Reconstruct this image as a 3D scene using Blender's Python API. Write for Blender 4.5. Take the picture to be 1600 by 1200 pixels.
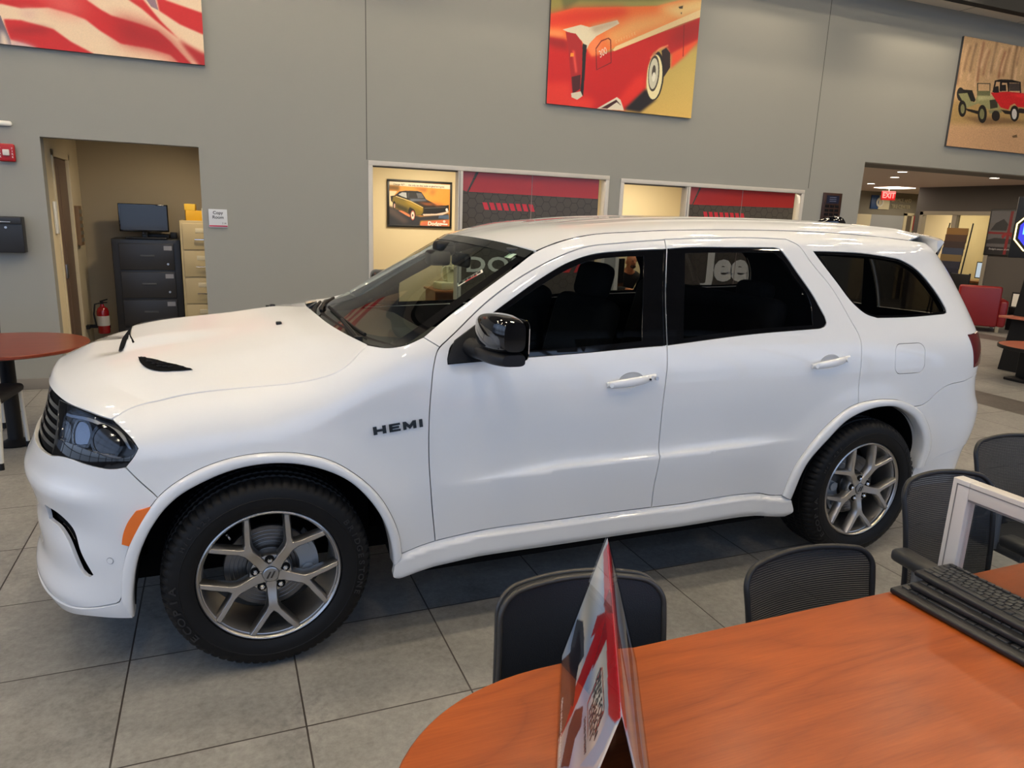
import bpy, bmesh, math, random
import numpy as np
from mathutils import Vector, Matrix, Euler
from mathutils.geometry import delaunay_2d_cdt
for o in list(bpy.data.objects): bpy.data.objects.remove(o, do_unlink=True)
SC = bpy.context.scene
COL = SC.collection
PI = math.pi
# ------------------------------------------------------------------ camera
def make_camera():
    yaw, pit, rol = .391438, .228292, .037955
    fw = Vector((math.sin(yaw)*math.cos(pit), math.cos(yaw)*math.cos(pit), -math.sin(pit)))
    r0 = Vector((math.cos(yaw), -math.sin(yaw), 0)); u0 = r0.cross(fw)
    r = r0*math.cos(rol)+u0*math.sin(rol); u = u0*math.cos(rol)-r0*math.sin(rol)
    cd = bpy.data.cameras.new('camera'); co = bpy.data.objects.new('camera', cd); COL.objects.link(co)
    m = Matrix((r, u, -fw)).transposed().to_4x4(); m.translation = Vector((-.119687, -3.565586, 1.749418))
    co.matrix_world = m
    cd.sensor_fit = 'HORIZONTAL'; cd.sensor_width = 36; cd.lens = 36*1118.207/1600
    cd.clip_start = .05; cd.clip_end = 100
    SC.camera = co
make_camera()
# ------------------------------------------------------------------ view and world: dusk-blue daylight outside the glass front
SC.view_settings.view_transform = 'Standard'
SC.view_settings.look = 'None'
SC.view_settings.gamma = 1
SC.view_settings.use_curve_mapping = False
SC.view_settings.exposure = -0.2
W = bpy.data.worlds.new('world'); SC.world = W; W.use_nodes = True
nt = W.node_tree; bg = nt.nodes['Background']
tc = nt.nodes.new('ShaderNodeTexCoord'); sep = nt.nodes.new('ShaderNodeSeparateXYZ'); rmp = nt.nodes.new('ShaderNodeValToRGB')
nt.links.new(tc.outputs['Generated'], sep.inputs[0]); nt.links.new(sep.outputs['Z'], rmp.inputs[0]); nt.links.new(rmp.outputs[0], bg.inputs[0])
e = rmp.color_ramp.elements
e[0].position = .0; e[0].color = (.10, .13, .19, 1); e[1].position = .55; e[1].color = (.22, .36, .66, 1)
x_ = rmp.color_ramp.elements.new(.08); x_.color = (.42, .55, .80, 1)
bg.inputs[1].default_value = 1.5
WARM = (1.0, .83, .59); PANEL_E = 165.0; SPOT_W = 47.0
def area(name, loc, rot, sx, sy, watt, col):
    l = bpy.data.lights.new(name, 'AREA'); l.shape = 'RECTANGLE'; l.size = sx; l.size_y = sy; l.energy = watt; l.color = col
    o = bpy.data.objects.new(name, l); COL.objects.link(o); o.location = loc; o.rotation_euler = rot; return o
def spot(name, loc, target, watt, ang, col, blend=.6, rad=.06):
    l = bpy.data.lights.new(name, 'SPOT'); l.energy = watt; l.spot_size = ang; l.spot_blend = blend; l.color = col; l.shadow_soft_size = rad
    o = bpy.data.objects.new(name, l); COL.objects.link(o); o.location = loc
    o.rotation_euler = (Vector(target)-Vector(loc)).to_track_quat('-Z', 'Y').to_euler(); return o
# daylight through the glass fronts behind and to the left of the viewer
area('daylight_front', (3.0, -8.6, 3.5), (PI/2, 0, 0), 22, 6.4, 420, (.60, .75, 1.0))
area('daylight_left', (-7.6, -2.5, 3.5), (PI/2, 0, -PI/2), 11, 6.4, 175, (.60, .75, 1.0))
# ------------------------------------------------------------------ materials
def srgb(c):
    return tuple((v/12.92 if v <= .04045 else ((v+.055)/1.055)**2.4) for v in [q/255 for q in c])
MATS = {}
def mat(name, col, rough=.5, metal=0, coat=0, emit=0, ior=1.5, spec=None, bump=None, noise=None, sheen=0):
    if name in MATS: return MATS[name]
    m = bpy.data.materials.new(name); m.use_nodes = True; n = m.node_tree; b = n.nodes['Principled BSDF']
    c = srgb(col) if max(col) > 1 else col
    b.inputs['Base Color'].default_value = (*c, 1); b.inputs['Roughness'].default_value = rough
    b.inputs['Metallic'].default_value = metal; b.inputs['IOR'].default_value = ior
    if coat: b.inputs['Coat Weight'].default_value = coat; b.inputs['Coat Roughness'].default_value = .03
    if spec is not None: b.inputs['Specular IOR Level'].default_value = spec
    if emit: b.inputs['Emission Color'].default_value = (*c, 1); b.inputs['Emission Strength'].default_value = emit
    t = n.nodes.new('ShaderNodeTexCoord')
    if noise:   # (scale, amount): gentle colour variation
        nz = n.nodes.new('ShaderNodeTexNoise'); nz.inputs['Scale'].default_value = noise[0]; nz.inputs['Detail'].default_value = 6
        mx = n.nodes.new('ShaderNodeMix'); mx.data_type = 'RGBA'
        n.links.new(t.outputs['Object'], nz.inputs['Vector']); n.links.new(nz.outputs['Fac'], mx.inputs[0])
        mx.inputs[6].default_value = (*[v*(1-noise[1]) for v in c], 1); mx.inputs[7].default_value = (*[min(1, v*(1+noise[1])) for v in c], 1)
        n.links.new(mx.outputs[2], b.inputs['Base Color'])
    if bump:    # (scale, strength)
        nz = n.nodes.new('ShaderNodeTexNoise'); nz.inputs['Scale'].default_value = bump[0]; nz.inputs['Detail'].default_value = 4
        bp = n.nodes.new('ShaderNodeBump'); bp.inputs['Strength'].default_value = bump[1]; bp.inputs['Distance'].default_value = .002
        n.links.new(t.outputs['Object'], nz.inputs['Vector']); n.links.new(nz.outputs['Fac'], bp.inputs['Height']); n.links.new(bp.outputs[0], b.inputs['Normal'])
    MATS[name] = m; return m
def glassmat(name, tint, refl=1.0, rough=0.0, ior=1.5):
    """thin sheet glass: tinted see-through plus a Fresnel reflection"""
    m = bpy.data.materials.new(name); m.use_nodes = True; n = m.node_tree
    n.nodes.remove(n.nodes['Principled BSDF']); out = n.nodes['Material Output']
    tr = n.nodes.new('ShaderNodeBsdfTransparent'); tr.inputs[0].default_value = (*tint, 1)
    gl = n.nodes.new('ShaderNodeBsdfGlossy'); gl.inputs['Roughness'].default_value = rough; gl.inputs[0].default_value = (refl, refl, refl, 1)
    fr = n.nodes.new('ShaderNodeFresnel'); g = n.nodes.new('ShaderNodeNewGeometry'); mp = n.nodes.new('ShaderNodeMapRange')
    mp.inputs[3].default_value = ior; mp.inputs[4].default_value = 1/ior; n.links.new(g.outputs['Backfacing'], mp.inputs[0]); n.links.new(mp.outputs[0], fr.inputs[0])   # a sheet reflects alike from both sides
    mx = n.nodes.new('ShaderNodeMixShader')
    n.links.new(fr.outputs[0], mx.inputs[0]); n.links.new(tr.outputs[0], mx.inputs[1]); n.links.new(gl.outputs[0], mx.inputs[2]); n.links.new(mx.outputs[0], out.inputs[0])
    MATS[name] = m; return m
def node(n, kind, **kw):
    x = n.nodes.new(kind)
    for k, v in kw.items(): setattr(x, k, v)
    return x
def math_(n, op, a, b=None, clamp=False):
    x = n.nodes.new('ShaderNodeMath'); x.operation = op; x.use_clamp = clamp
    for i, v in enumerate((a, b)):
        if v is None: continue
        if isinstance(v, (int, float)): x.inputs[i].default_value = v
        else: n.links.new(v, x.inputs[i])
    return x.outputs[0]
def floor_mat():
    m = bpy.data.materials.new('floor_tile'); m.use_nodes = True; n = m.node_tree; b = n.nodes['Principled BSDF']
    g = node(n, 'ShaderNodeNewGeometry'); s = node(n, 'ShaderNodeSeparateXYZ'); n.links.new(g.outputs['Position'], s.inputs[0])
    def grid(out, o, p, halfw):
        a = math_(n, 'FRACT', math_(n, 'DIVIDE', math_(n, 'SUBTRACT', out, o), p)); d = math_(n, 'MINIMUM', a, math_(n, 'SUBTRACT', 1.0, a))
        return math_(n, 'LESS_THAN', d, halfw/p), math_(n, 'FLOOR', math_(n, 'DIVIDE', math_(n, 'SUBTRACT', out, o), p))
    gx, ix = grid(s.outputs[0], -.5219, .6042, .0032); gy, iy = grid(s.outputs[1], -.7165, .6068, .0032)
    gr = math_(n, 'MAXIMUM', gx, gy)
    cb = node(n, 'ShaderNodeCombineXYZ'); n.links.new(ix, cb.inputs[0]); n.links.new(iy, cb.inputs[1])
    wn = node(n, 'ShaderNodeTexWhiteNoise'); n.links.new(cb.outputs[0], wn.inputs[0])
    sc = node(n, 'ShaderNodeVectorMath', operation='SCALE'); sc.inputs['Scale'].default_value = 7.3; n.links.new(wn.outputs['Color'], sc.inputs[0])
    ad = node(n, 'ShaderNodeVectorMath', operation='ADD'); n.links.new(g.outputs['Position'], ad.inputs[0]); n.links.new(sc.outputs[0], ad.inputs[1])
    n1 = node(n, 'ShaderNodeTexNoise'); n1.inputs['Scale'].default_value = 3.2; n1.inputs['Detail'].default_value = 9; n1.inputs['Roughness'].default_value = .62; n1.inputs['Distortion'].default_value = .6
    n.links.new(ad.outputs[0], n1.inputs[0])
    n2 = node(n, 'ShaderNodeTexNoise'); n2.inputs['Scale'].default_value = 34; n2.inputs['Detail'].default_value = 9; n2.inputs['Roughness'].default_value = .75; n.links.new(ad.outputs[0], n2.inputs[0])
    f = math_(n, 'ADD', math_(n, 'MULTIPLY', n1.outputs[0], .42), math_(n, 'MULTIPLY', n2.outputs[0], .58))
    f = math_(n, 'ADD', f, math_(n, 'MULTIPLY', math_(n, 'SUBTRACT', wn.outputs['Value'], .5), .05))
    r = node(n, 'ShaderNodeValToRGB'); n.links.new(f, r.inputs[0]); e = r.color_ramp.elements
    e[0].position = .30; e[0].color = (*srgb((106, 104, 101)), 1); e[1].position = .70; e[1].color = (*srgb((163, 160, 154)), 1)
    # two darker bands of tile crossing the aisle on the right
    x = s.outputs[0]
    b1 = math_(n, 'MULTIPLY', math_(n, 'GREATER_THAN', x, 7.33), math_(n, 'LESS_THAN', x, 7.94))
    b2 = math_(n, 'MULTIPLY', math_(n, 'GREATER_THAN', x, 12.16), math_(n, 'LESS_THAN', x, 12.77))
    bb = math_(n, 'MAXIMUM', b1, b2)
    mx = node(n, 'ShaderNodeMix', data_type='RGBA'); n.links.new(bb, mx.inputs[0]); n.links.new(r.outputs[0], mx.inputs[6])
    mu = node(n, 'ShaderNodeMix', data_type='RGBA', blend_type='MULTIPLY'); mu.inputs[0].default_value = 1; n.links.new(r.outputs[0], mu.inputs[6]); mu.inputs[7].default_value = (.40, .36, .35, 1)
    n.links.new(mu.outputs[2], mx.inputs[7])
    m2 = node(n, 'ShaderNodeMix', data_type='RGBA'); n.links.new(gr, m2.inputs[0]); n.links.new(mx.outputs[2], m2.inputs[6]); m2.inputs[7].default_value = (*srgb((58, 52, 48)), 1)
    n.links.new(m2.outputs[2], b.inputs['Base Color'])
    ro = math_(n, 'ADD', math_(n, 'MULTIPLY', n1.outputs[0], .25), .30); n.links.new(ro, b.inputs['Roughness'])
    bp = node(n, 'ShaderNodeBump'); bp.inputs['Strength'].default_value = .25; bp.inputs['Distance'].default_value = .002
    n.links.new(math_(n, 'SUBTRACT', math_(n, 'MULTIPLY', f, .5), gr), bp.inputs['Height']); n.links.new(bp.outputs[0], b.inputs['Normal'])
    MATS['floor'] = m; return m
def wood_mat(name, c0, c1, rough=.3, axis=0, scale=1.0, coat=.25):
    m = bpy.data.materials.new(name); m.use_nodes = True; n = m.node_tree; b = n.nodes['Principled BSDF']
    t = node(n, 'ShaderNodeTexCoord'); mp = node(n, 'ShaderNodeMapping'); n.links.new(t.outputs['Object'], mp.inputs[0])
    s = [5*scale]*3; s[axis] = .8*scale; mp.inputs['Scale'].default_value = s
    n1 = node(n, 'ShaderNodeTexNoise'); n1.inputs['Scale'].default_value = .8; n1.inputs['Detail'].default_value = 2; n1.inputs['Distortion'].default_value = .4; n.links.new(mp.outputs[0], n1.inputs[0])
    rings = math_(n, 'POWER', math_(n, 'ABSOLUTE', math_(n, 'SUBTRACT', math_(n, 'FRACT', math_(n, 'MULTIPLY', n1.outputs[0], 9.0)), .5)), .5)
    mp2 = node(n, 'ShaderNodeMapping'); n.links.new(t.outputs['Object'], mp2.inputs[0]); s2 = [260*scale]*3; s2[axis] = 14*scale; mp2.inputs['Scale'].default_value = s2
    n2 = node(n, 'ShaderNodeTexNoise'); n2.inputs['Scale'].default_value = 1; n2.inputs['Detail'].default_value = 4; n.links.new(mp2.outputs[0], n2.inputs[0])
    n3 = node(n, 'ShaderNodeTexNoise'); n3.inputs['Scale'].default_value = 2.2; n3.inputs['Detail'].default_value = 3; n.links.new(mp.outputs[0], n3.inputs[0])
    f = math_(n, 'ADD', math_(n, 'ADD', math_(n, 'MULTIPLY', rings, .34), math_(n, 'MULTIPLY', n2.outputs[0], .40)), math_(n, 'MULTIPLY', n3.outputs[0], .26))
    r = node(n, 'ShaderNodeValToRGB'); n.links.new(f, r.inputs[0]); e = r.color_ramp.elements
    e[0].position = .10; e[0].color = (*srgb(c0), 1); e[1].position = .85; e[1].color = (*srgb(c1), 1)
    n.links.new(r.outputs[0], b.inputs['Base Color']); b.inputs['Roughness'].default_value = rough; b.inputs['Specular IOR Level'].default_value = .35
    b.inputs['Coat Weight'].default_value = coat; b.inputs['Coat Roughness'].default_value = .2
    MATS[name] = m; return m
def mesh_fabric(name, col):
    """woven office-chair mesh: fine horizontal slots you can partly see through"""
    m = bpy.data.materials.new(name); m.use_nodes = True; n = m.node_tree; b = n.nodes['Principled BSDF']; out = n.nodes['Material Output']
    b.inputs['Base Color'].default_value = (*srgb(col), 1); b.inputs['Roughness'].default_value = .6
    t = node(n, 'ShaderNodeTexCoord'); s = node(n, 'ShaderNodeSeparateXYZ'); n.links.new(t.outputs['Object'], s.inputs[0])
    a = math_(n, 'LESS_THAN', math_(n, 'FRACT', math_(n, 'MULTIPLY', s.outputs[2], 150.)), .38)
    c = math_(n, 'LESS_THAN', math_(n, 'FRACT', math_(n, 'MULTIPLY', s.outputs[0], 190.)), .62)
    h = math_(n, 'MULTIPLY', math_(n, 'MULTIPLY', a, c), .42)
    tr = node(n, 'ShaderNodeBsdfTransparent'); mx = node(n, 'ShaderNodeMixShader')
    n.links.new(h, mx.inputs[0]); n.links.new(b.outputs[0], mx.inputs[1]); n.links.new(tr.outputs[0], mx.inputs[2]); n.links.new(mx.outputs[0], out.inputs[0])
    MATS[name] = m; return m
def vcol_mat(name, rough=.45, emit=0):
    m = bpy.data.materials.new(name); m.use_nodes = True; n = m.node_tree; b = n.nodes['Principled BSDF']
    a = node(n, 'ShaderNodeVertexColor'); a.layer_name = 'ink'; n.links.new(a.outputs[0], b.inputs['Base Color']); b.inputs['Roughness'].default_value = rough
    if emit: n.links.new(a.outputs[0], b.inputs['Emission Color']); b.inputs['Emission Strength'].default_value = emit
    MATS[name] = m; return m
def hex_film(name):
    """grey window film printed with a honeycomb"""
    m = bpy.data.materials.new(name); m.use_nodes = True; n = m.node_tree; b = n.nodes['Principled BSDF']
    g = node(n, 'ShaderNodeNewGeometry'); s = node(n, 'ShaderNodeSeparateXYZ'); n.links.new(g.outputs['Position'], s.inputs[0])
    S = .105; H = S*math.sqrt(3)
    def cell(ox, oz):
        fx = math_(n, 'SUBTRACT', math_(n, 'FRACT', math_(n, 'DIVIDE', math_(n, 'ADD', s.outputs[0], ox), S*1.7320508)), .5)
        fz = math_(n, 'SUBTRACT', math_(n, 'FRACT', math_(n, 'DIVIDE', math_(n, 'ADD', s.outputs[2], oz), S)), .5)
        ax = math_(n, 'ABSOLUTE', math_(n, 'MULTIPLY', fx, S*1.7320508)); az = math_(n, 'ABSOLUTE', math_(n, 'MULTIPLY', fz, S))
        return math_(n, 'MAXIMUM', az, math_(n, 'ADD', math_(n, 'MULTIPLY', ax, .8660254), math_(n, 'MULTIPLY', az, .5)))
    d = math_(n, 'MINIMUM', cell(0, 0), cell(S*1.7320508/2, S/2))
    ln = math_(n, 'GREATER_THAN', d, S*.5-.003)
    mx = node(n, 'ShaderNodeMix', data_type='RGBA'); n.links.new(ln, mx.inputs[0])
    mx.inputs[6].default_value = (*srgb((84, 78, 70)), 1); mx.inputs[7].default_value = (*srgb((62, 58, 52)), 1); b.inputs['Specular IOR Level'].default_value = .22
    n.links.new(mx.outputs[2], b.inputs['Base Color']); b.inputs['Roughness'].default_value = .12
    MATS[name] = m; return m
paint = mat('white_paint', (.72, .72, .715), .38, coat=1.0)
blk = mat('black_plastic', (.009, .009, .010), .45, spec=.3)
gblk = mat('gloss_black', (.006, .006, .007), .06, coat=.6)
void = mat('dark_liner', (.005, .005, .005), .9, spec=.08)
rubber = mat('rubber', (.006, .006, .0064), .55, spec=.22, bump=(60, .2))
alloy = mat('satin_alloy', (.46, .45, .44), .30, metal=1)
dalloy = mat('dark_alloy', (.20, .20, .20), .30, metal=1)
steel = mat('steel', (.55, .55, .56), .3, metal=1)
iron = mat('iron_disc', (.16, .155, .15), .38, metal=1)
chrome = mat('chrome', (.8, .8, .8), .08, metal=1)
# ------------------------------------------------------------------ object helpers
def link(name, me, m=None, parent=None):
    o = bpy.data.objects.new(name, me); COL.objects.link(o)
    if m is not None:
        for k in (m if isinstance(m, (list, tuple)) else [m]): me.materials.append(k)
    if parent is not None: o.parent = parent
    return o
def tag(o, label, cat, group=None):
    o['label'] = label; o['category'] = cat
    if group: o['group'] = group
    return o
def thing(name, label, cat, loc=(0, 0, 0), rz=0, group=None):
    o = bpy.data.objects.new(name, None); COL.objects.link(o); o.location = loc; o.rotation_euler = (0, 0, rz); o.empty_display_size = .1
    return tag(o, label, cat, group)
def dup(root, loc, rz, label, group=None):
    r = root.copy(); COL.objects.link(r); r.location = loc; r.rotation_euler = (0, 0, rz); r['label'] = label
    if group: r['group'] = group
    def rec(a, b):
        for ch in list(a.children):
            c = ch.copy(); COL.objects.link(c); c.parent = b; rec(ch, c)
    rec(root, r); return r
class MB:
    def __init__(s): s.v = []; s.f = []; s.mi = []
    def add(s, vs, fs, mi=0):
        k = len(s.v); s.v += [tuple(map(float, v)) for v in vs]
        for f in fs: s.f.append([i+k for i in f]); s.mi.append(mi)
        return s
    def box(s, x0, x1, y0, y1, z0, z1, mi=0, b=0, M=None):
        if b <= 0:
            vs = [(x, y, z) for z in (z0, z1) for y in (y0, y1) for x in (x0, x1)]
            fs = [(0, 2, 3, 1), (4, 5, 7, 6), (0, 1, 5, 4), (2, 6, 7, 3), (0, 4, 6, 2), (1, 3, 7, 5)]
        else:
            bm = bmesh.new(); bmesh.ops.create_cube(bm, size=1)
            for v in bm.verts: v.co = ((x0+x1)/2+v.co.x*(x1-x0), (y0+y1)/2+v.co.y*(y1-y0), (z0+z1)/2+v.co.z*(z1-z0))
            bmesh.ops.bevel(bm, geom=list(bm.edges), offset=b, segments=3, profile=.5, affect='EDGES', clamp_overlap=True)
            bm.verts.index_update(); vs = [tuple(v.co) for v in bm.verts]; fs = [[v.index for v in f.verts] for f in bm.faces]; bm.free()
        if M is not None: vs = [tuple(M @ Vector(v)) for v in vs]
        return s.add(vs, fs, mi)
    def tube(s, pts, r, n=10, mi=0, cap=True, closed=False):
        P = [Vector(p) for p in pts]; N = len(P); rs = r if isinstance(r, (list, tuple)) else [r]*N
        vs = []; up = None
        for i in range(N):
            if closed: d = (P[(i+1) % N]-P[i-1]).normalized()
            else: d = (P[min(i+1, N-1)]-P[max(i-1, 0)]).normalized()
            if up is None: up = Vector((0, 0, 1)) if abs(d.z) < .9 else Vector((1, 0, 0))
            a = d.cross(up).normalized(); up = a.cross(d).normalized()
            for k in range(n):
                t = 2*PI*k/n; vs.append(P[i]+(a*math.cos(t)+up*math.sin(t))*rs[i])
        fs = [(i*n+k, i*n+(k+1) % n, ((i+1) % N)*n+(k+1) % n, ((i+1) % N)*n+k) for i in range(N if closed else N-1) for k in range(n)]
        if cap and not closed: fs += [list(range(n))[::-1], [(N-1)*n+k for k in range(n)]]
        return s.add(vs, fs, mi)
    def lathe(s, prof, n=32, M=None, mi=0, closed=False):
        """prof: (r, h) about local Z"""
        vs = []; N = len(prof)
        for k in range(n):
            t = 2*PI*k/n
            for r, h in prof: vs.append((r*math.cos(t), r*math.sin(t), h))
        fs = [(k*N+i, ((k+1) % n)*N+i, ((k+1) % n)*N+(i+1) % N, k*N+(i+1) % N) for k in range(n) for i in range(N if closed else N-1)]
        if M is not None: vs = [tuple(M @ Vector(v)) for v in vs]
        return s.add(vs, fs, mi)
    def prism(s, poly, a, b, fn, mi=0):
        """poly (u, v) extruded from depth a to b, fn(u, v, d) -> xyz"""
        n = len(poly); vs = [fn(u, v, a) for u, v in poly]+[fn(u, v, b) for u, v in poly]
        fs = [list(range(n))[::-1], [n+i for i in range(n)]]+[(i, (i+1) % n, n+(i+1) % n, n+i) for i in range(n)]
        return s.add(vs, fs, mi)
    def build(s, name, m=None, parent=None, smooth=35, fix=True):
        me = bpy.data.meshes.new(name); me.from_pydata(s.v, [], s.f)
        if fix:
            bm = bmesh.new(); bm.from_mesh(me); bmesh.ops.recalc_face_normals(bm, faces=bm.faces); bm.to_mesh(me); bm.free()
        o = link(name, me, m, parent)
        if any(s.mi): me.polygons.foreach_set('material_index', s.mi)
        if smooth:
            me.polygons.foreach_set('use_smooth', [True]*len(me.polygons)); me.set_sharp_from_angle(angle=math.radians(smooth))
        me.update(); return o
def place(o, x=0, y=0, z=0, rz=0):
    o.location = (x, y, z); o.rotation_euler = (0, 0, rz); return o
XZ = lambda y0=0: (lambda u, v, d: (u, y0+d, v))
YZ = lambda x0=0: (lambda u, v, d: (x0+d, u, v))
XY = lambda z0=0: (lambda u, v, d: (u, v, z0+d))
def rrect(x0, x1, y0, y1, r, n=5):
    P = []
    for cx, cy, a in ((x1-r, y1-r, 0), (x0+r, y1-r, PI/2), (x0+r, y0+r, PI), (x1-r, y0+r, 1.5*PI)):
        P += [(cx+r*math.cos(a+PI/2*i/n), cy+r*math.sin(a+PI/2*i/n)) for i in range(n+1)]
    return P
def text_mesh(txt, size, ext=.001, shear=0, bold=0, sx=1.0, space=1.0, align='CENTER'):
    cu = bpy.data.curves.new('lettering', 'FONT'); cu.body = txt; cu.size = size; cu.extrude = ext; cu.shear = shear; cu.offset = bold; cu.space_character = space
    cu.align_x = align; cu.align_y = 'CENTER'; cu.resolution_u = 3
    o = bpy.data.objects.new('lettering', cu); COL.objects.link(o)
    me = bpy.data.meshes.new_from_object(o.evaluated_get(bpy.context.evaluated_depsgraph_get()))
    bpy.data.objects.remove(o, do_unlink=True); bpy.data.curves.remove(cu)
    if sx != 1: me.transform(Matrix.Diagonal((sx, 1, 1, 1)))
    return me
def letter(txt, size, M, m, parent, name='lettering', **k):
    me = text_mesh(txt, size, **k); me.name = name; me.transform(M); return link(name, me, m, parent)
def onwall(x, y, z): return Matrix.Translation((x, y, z)) @ Euler((PI/2, 0, 0)).to_matrix().to_4x4()
# ------------------------------------------------------------------ the printed pictures: ink laid on a fine grid
def in_poly(px, py, poly):
    r = np.zeros(px.shape, bool); n = len(poly)
    for i in range(n):
        x1, y1 = poly[i]; x2, y2 = poly[(i+1) % n]
        if y1 == y2: continue
        c = ((y1 > py) != (y2 > py)); r ^= c & (px < (x2-x1)*(py-y1)/(y2-y1)+x1)
    return r
def blur(a, r):
    for ax in (0, 1):
        for _ in range(2):
            pad = [(0, 0), (0, 0)]; pad[ax] = (r, r); c = np.cumsum(np.pad(a, pad, mode='edge'), axis=ax); n = a.shape[ax]; z = np.zeros_like(np.take(c, [0], axis=ax)); c = np.concatenate([z, c], axis=ax)
            a = (np.take(c, np.arange(2*r+1, 2*r+1+n), axis=ax)-np.take(c, np.arange(0, n), axis=ax))/(2*r+1)
    return a
def ink_sheet(name, x0, x1, z0, z1, items, base, nx, nz, m, parent, fn, fleck=0, soft={}):
    u, v = np.meshgrid(np.linspace(0, 1, nx), np.linspace(0, 1, nz)); acc = np.zeros((nz, nx, 3))
    offs = ((-.25, -.25), (.25, .25), (-.25, .25), (.25, -.25))
    for du, dv in offs:
        U = u+du/nx; V = v+dv/nz; img = np.empty((nz, nx, 3)); img[:] = base(U, V)
        for c, poly in items:
            a = np.array(poly); lo = a.min(0); hi = a.max(0)
            j0, j1 = np.searchsorted(U[0], [lo[0], hi[0]]); i0, i1 = np.searchsorted(V[:, 0], [lo[1], hi[1]])
            if j1 <= j0 or i1 <= i0: continue
            k = in_poly(U[i0:i1, j0:j1], V[i0:i1, j0:j1], poly); r = soft.get(c, soft.get('all', 0))
            if r:      # airbrushed tone: the shape fades out over r cells
                mk_ = np.zeros((nz, nx)); mk_[i0:i1, j0:j1] = k; a0, a1, b0, b1 = max(0, i0-3*r), i1+3*r, max(0, j0-3*r), j1+3*r; w_ = blur(mk_[a0:a1, b0:b1], r)[..., None]; img[a0:a1, b0:b1] = img[a0:a1, b0:b1]*(1-w_)+np.array(c)*w_
            else: img[i0:i1, j0:j1][k] = c
        acc += img/4
    if fleck: acc *= 1+fleck*np.random.default_rng(1).normal(size=(nz, nx, 1))
    c = np.clip(acc, 0, 255)/255; c = np.where(c <= .04045, c/12.92, ((c+.055)/1.055)**2.4)
    X = x0+(x1-x0)*u; Z = z0+(z1-z0)*v
    vs = [fn(a, b) for a, b in zip(X.ravel(), Z.ravel())]
    fs = [(i*nx+j, i*nx+j+1, (i+1)*nx+j+1, (i+1)*nx+j) for i in range(nz-1) for j in range(nx-1)]
    me = bpy.data.meshes.new(name); me.from_pydata(vs, [], fs)
    ca = me.color_attributes.new('ink', 'FLOAT_COLOR', 'POINT'); d = np.ones((nx*nz, 4)); d[:, :3] = c.reshape(-1, 3); ca.data.foreach_set('color', d.ravel())
    return link(name, me, m, parent)
def sstep(a,b,x):
    t=np.clip((x-a)/(b-a),0,1); return t*t*(3-2*t)
def pchip(xs,ys,x):
    xs=np.asarray(xs,float);ys=np.asarray(ys,float);x=np.asarray(x,float)
    h=np.diff(xs);d=np.diff(ys)/h
    m=np.zeros(len(xs))
    m[1:-1]=(d[:-1]*h[1:]+d[1:]*h[:-1])/(h[:-1]+h[1:])   # smooth (C1) tangents
    m[0]=d[0];m[-1]=d[-1]
    i=np.clip(np.searchsorted(xs,x)-1,0,len(h)-1)
    xc=np.clip(x,xs[0]-.3,xs[-1]+.3)
    t=(xc-xs[i])/h[i]
    return ((2*t**3-3*t**2+1)*ys[i]+(t**3-2*t**2+t)*h[i]*m[i]+(-2*t**3+3*t**2)*ys[i+1]+(t**3-t**2)*h[i]*m[i+1])
# ---- unit superellipse quarter, arc-length table: tau 0 -> (0,1) side ; tau 1 -> (1,0) end
def _se(n):
    th=np.linspace(0,math.pi/2,2001); a=np.sin(th)**(2/n); b=np.cos(th)**(2/n)
    L=np.concatenate([[0],np.cumsum(np.hypot(np.diff(a)*.5,np.diff(b)*.93))]); return L/L[-1],a,b
SEF=_se(2.2);SER=_se(3.0)
X0=-.38
ZT=[(-.62,1.02),(-.5,1.035),(-.43,1.058),(-.3,1.082),(-.14,1.105),(.03,1.122),(.2,1.158),(.3,1.20),(.4,1.246),(.5,1.277),(.61,1.318),(.75,1.390),(.9,1.47)]
def Zt(x): return pchip([a for a,b in ZT],[b for a,b in ZT],np.clip(x,-.62,.9))
TLX=[-.5,-.43,-.3,-.14,.03,.2,.3,.4,.47,.53,.606,.75,.90,1.05,1.166,1.27,1.40,1.69,2.1,2.5,3.0,3.5,4.0]
TLZ=[1.011,1.041,1.066,1.089,1.102,1.124,1.158,1.235,1.237,1.247,1.282,1.364,1.455,1.546,1.615,1.652,1.681,1.708,1.728,1.736,1.735,1.725,1.70]
def TL(x): return np.interp(x,TLX,TLZ)
DZ=[.15,.22,.30,.38,.46,.56,.66,.80,.95,1.05,1.13,1.19,1.22,1.30,1.45,1.58,1.66,1.70,1.74,1.80]
DY=[.84,.88,.915,.928,.932,.935,.937,.933,.930,.925,.913,.893,.880,.846,.785,.730,.694,.670,.635,.56]
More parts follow.
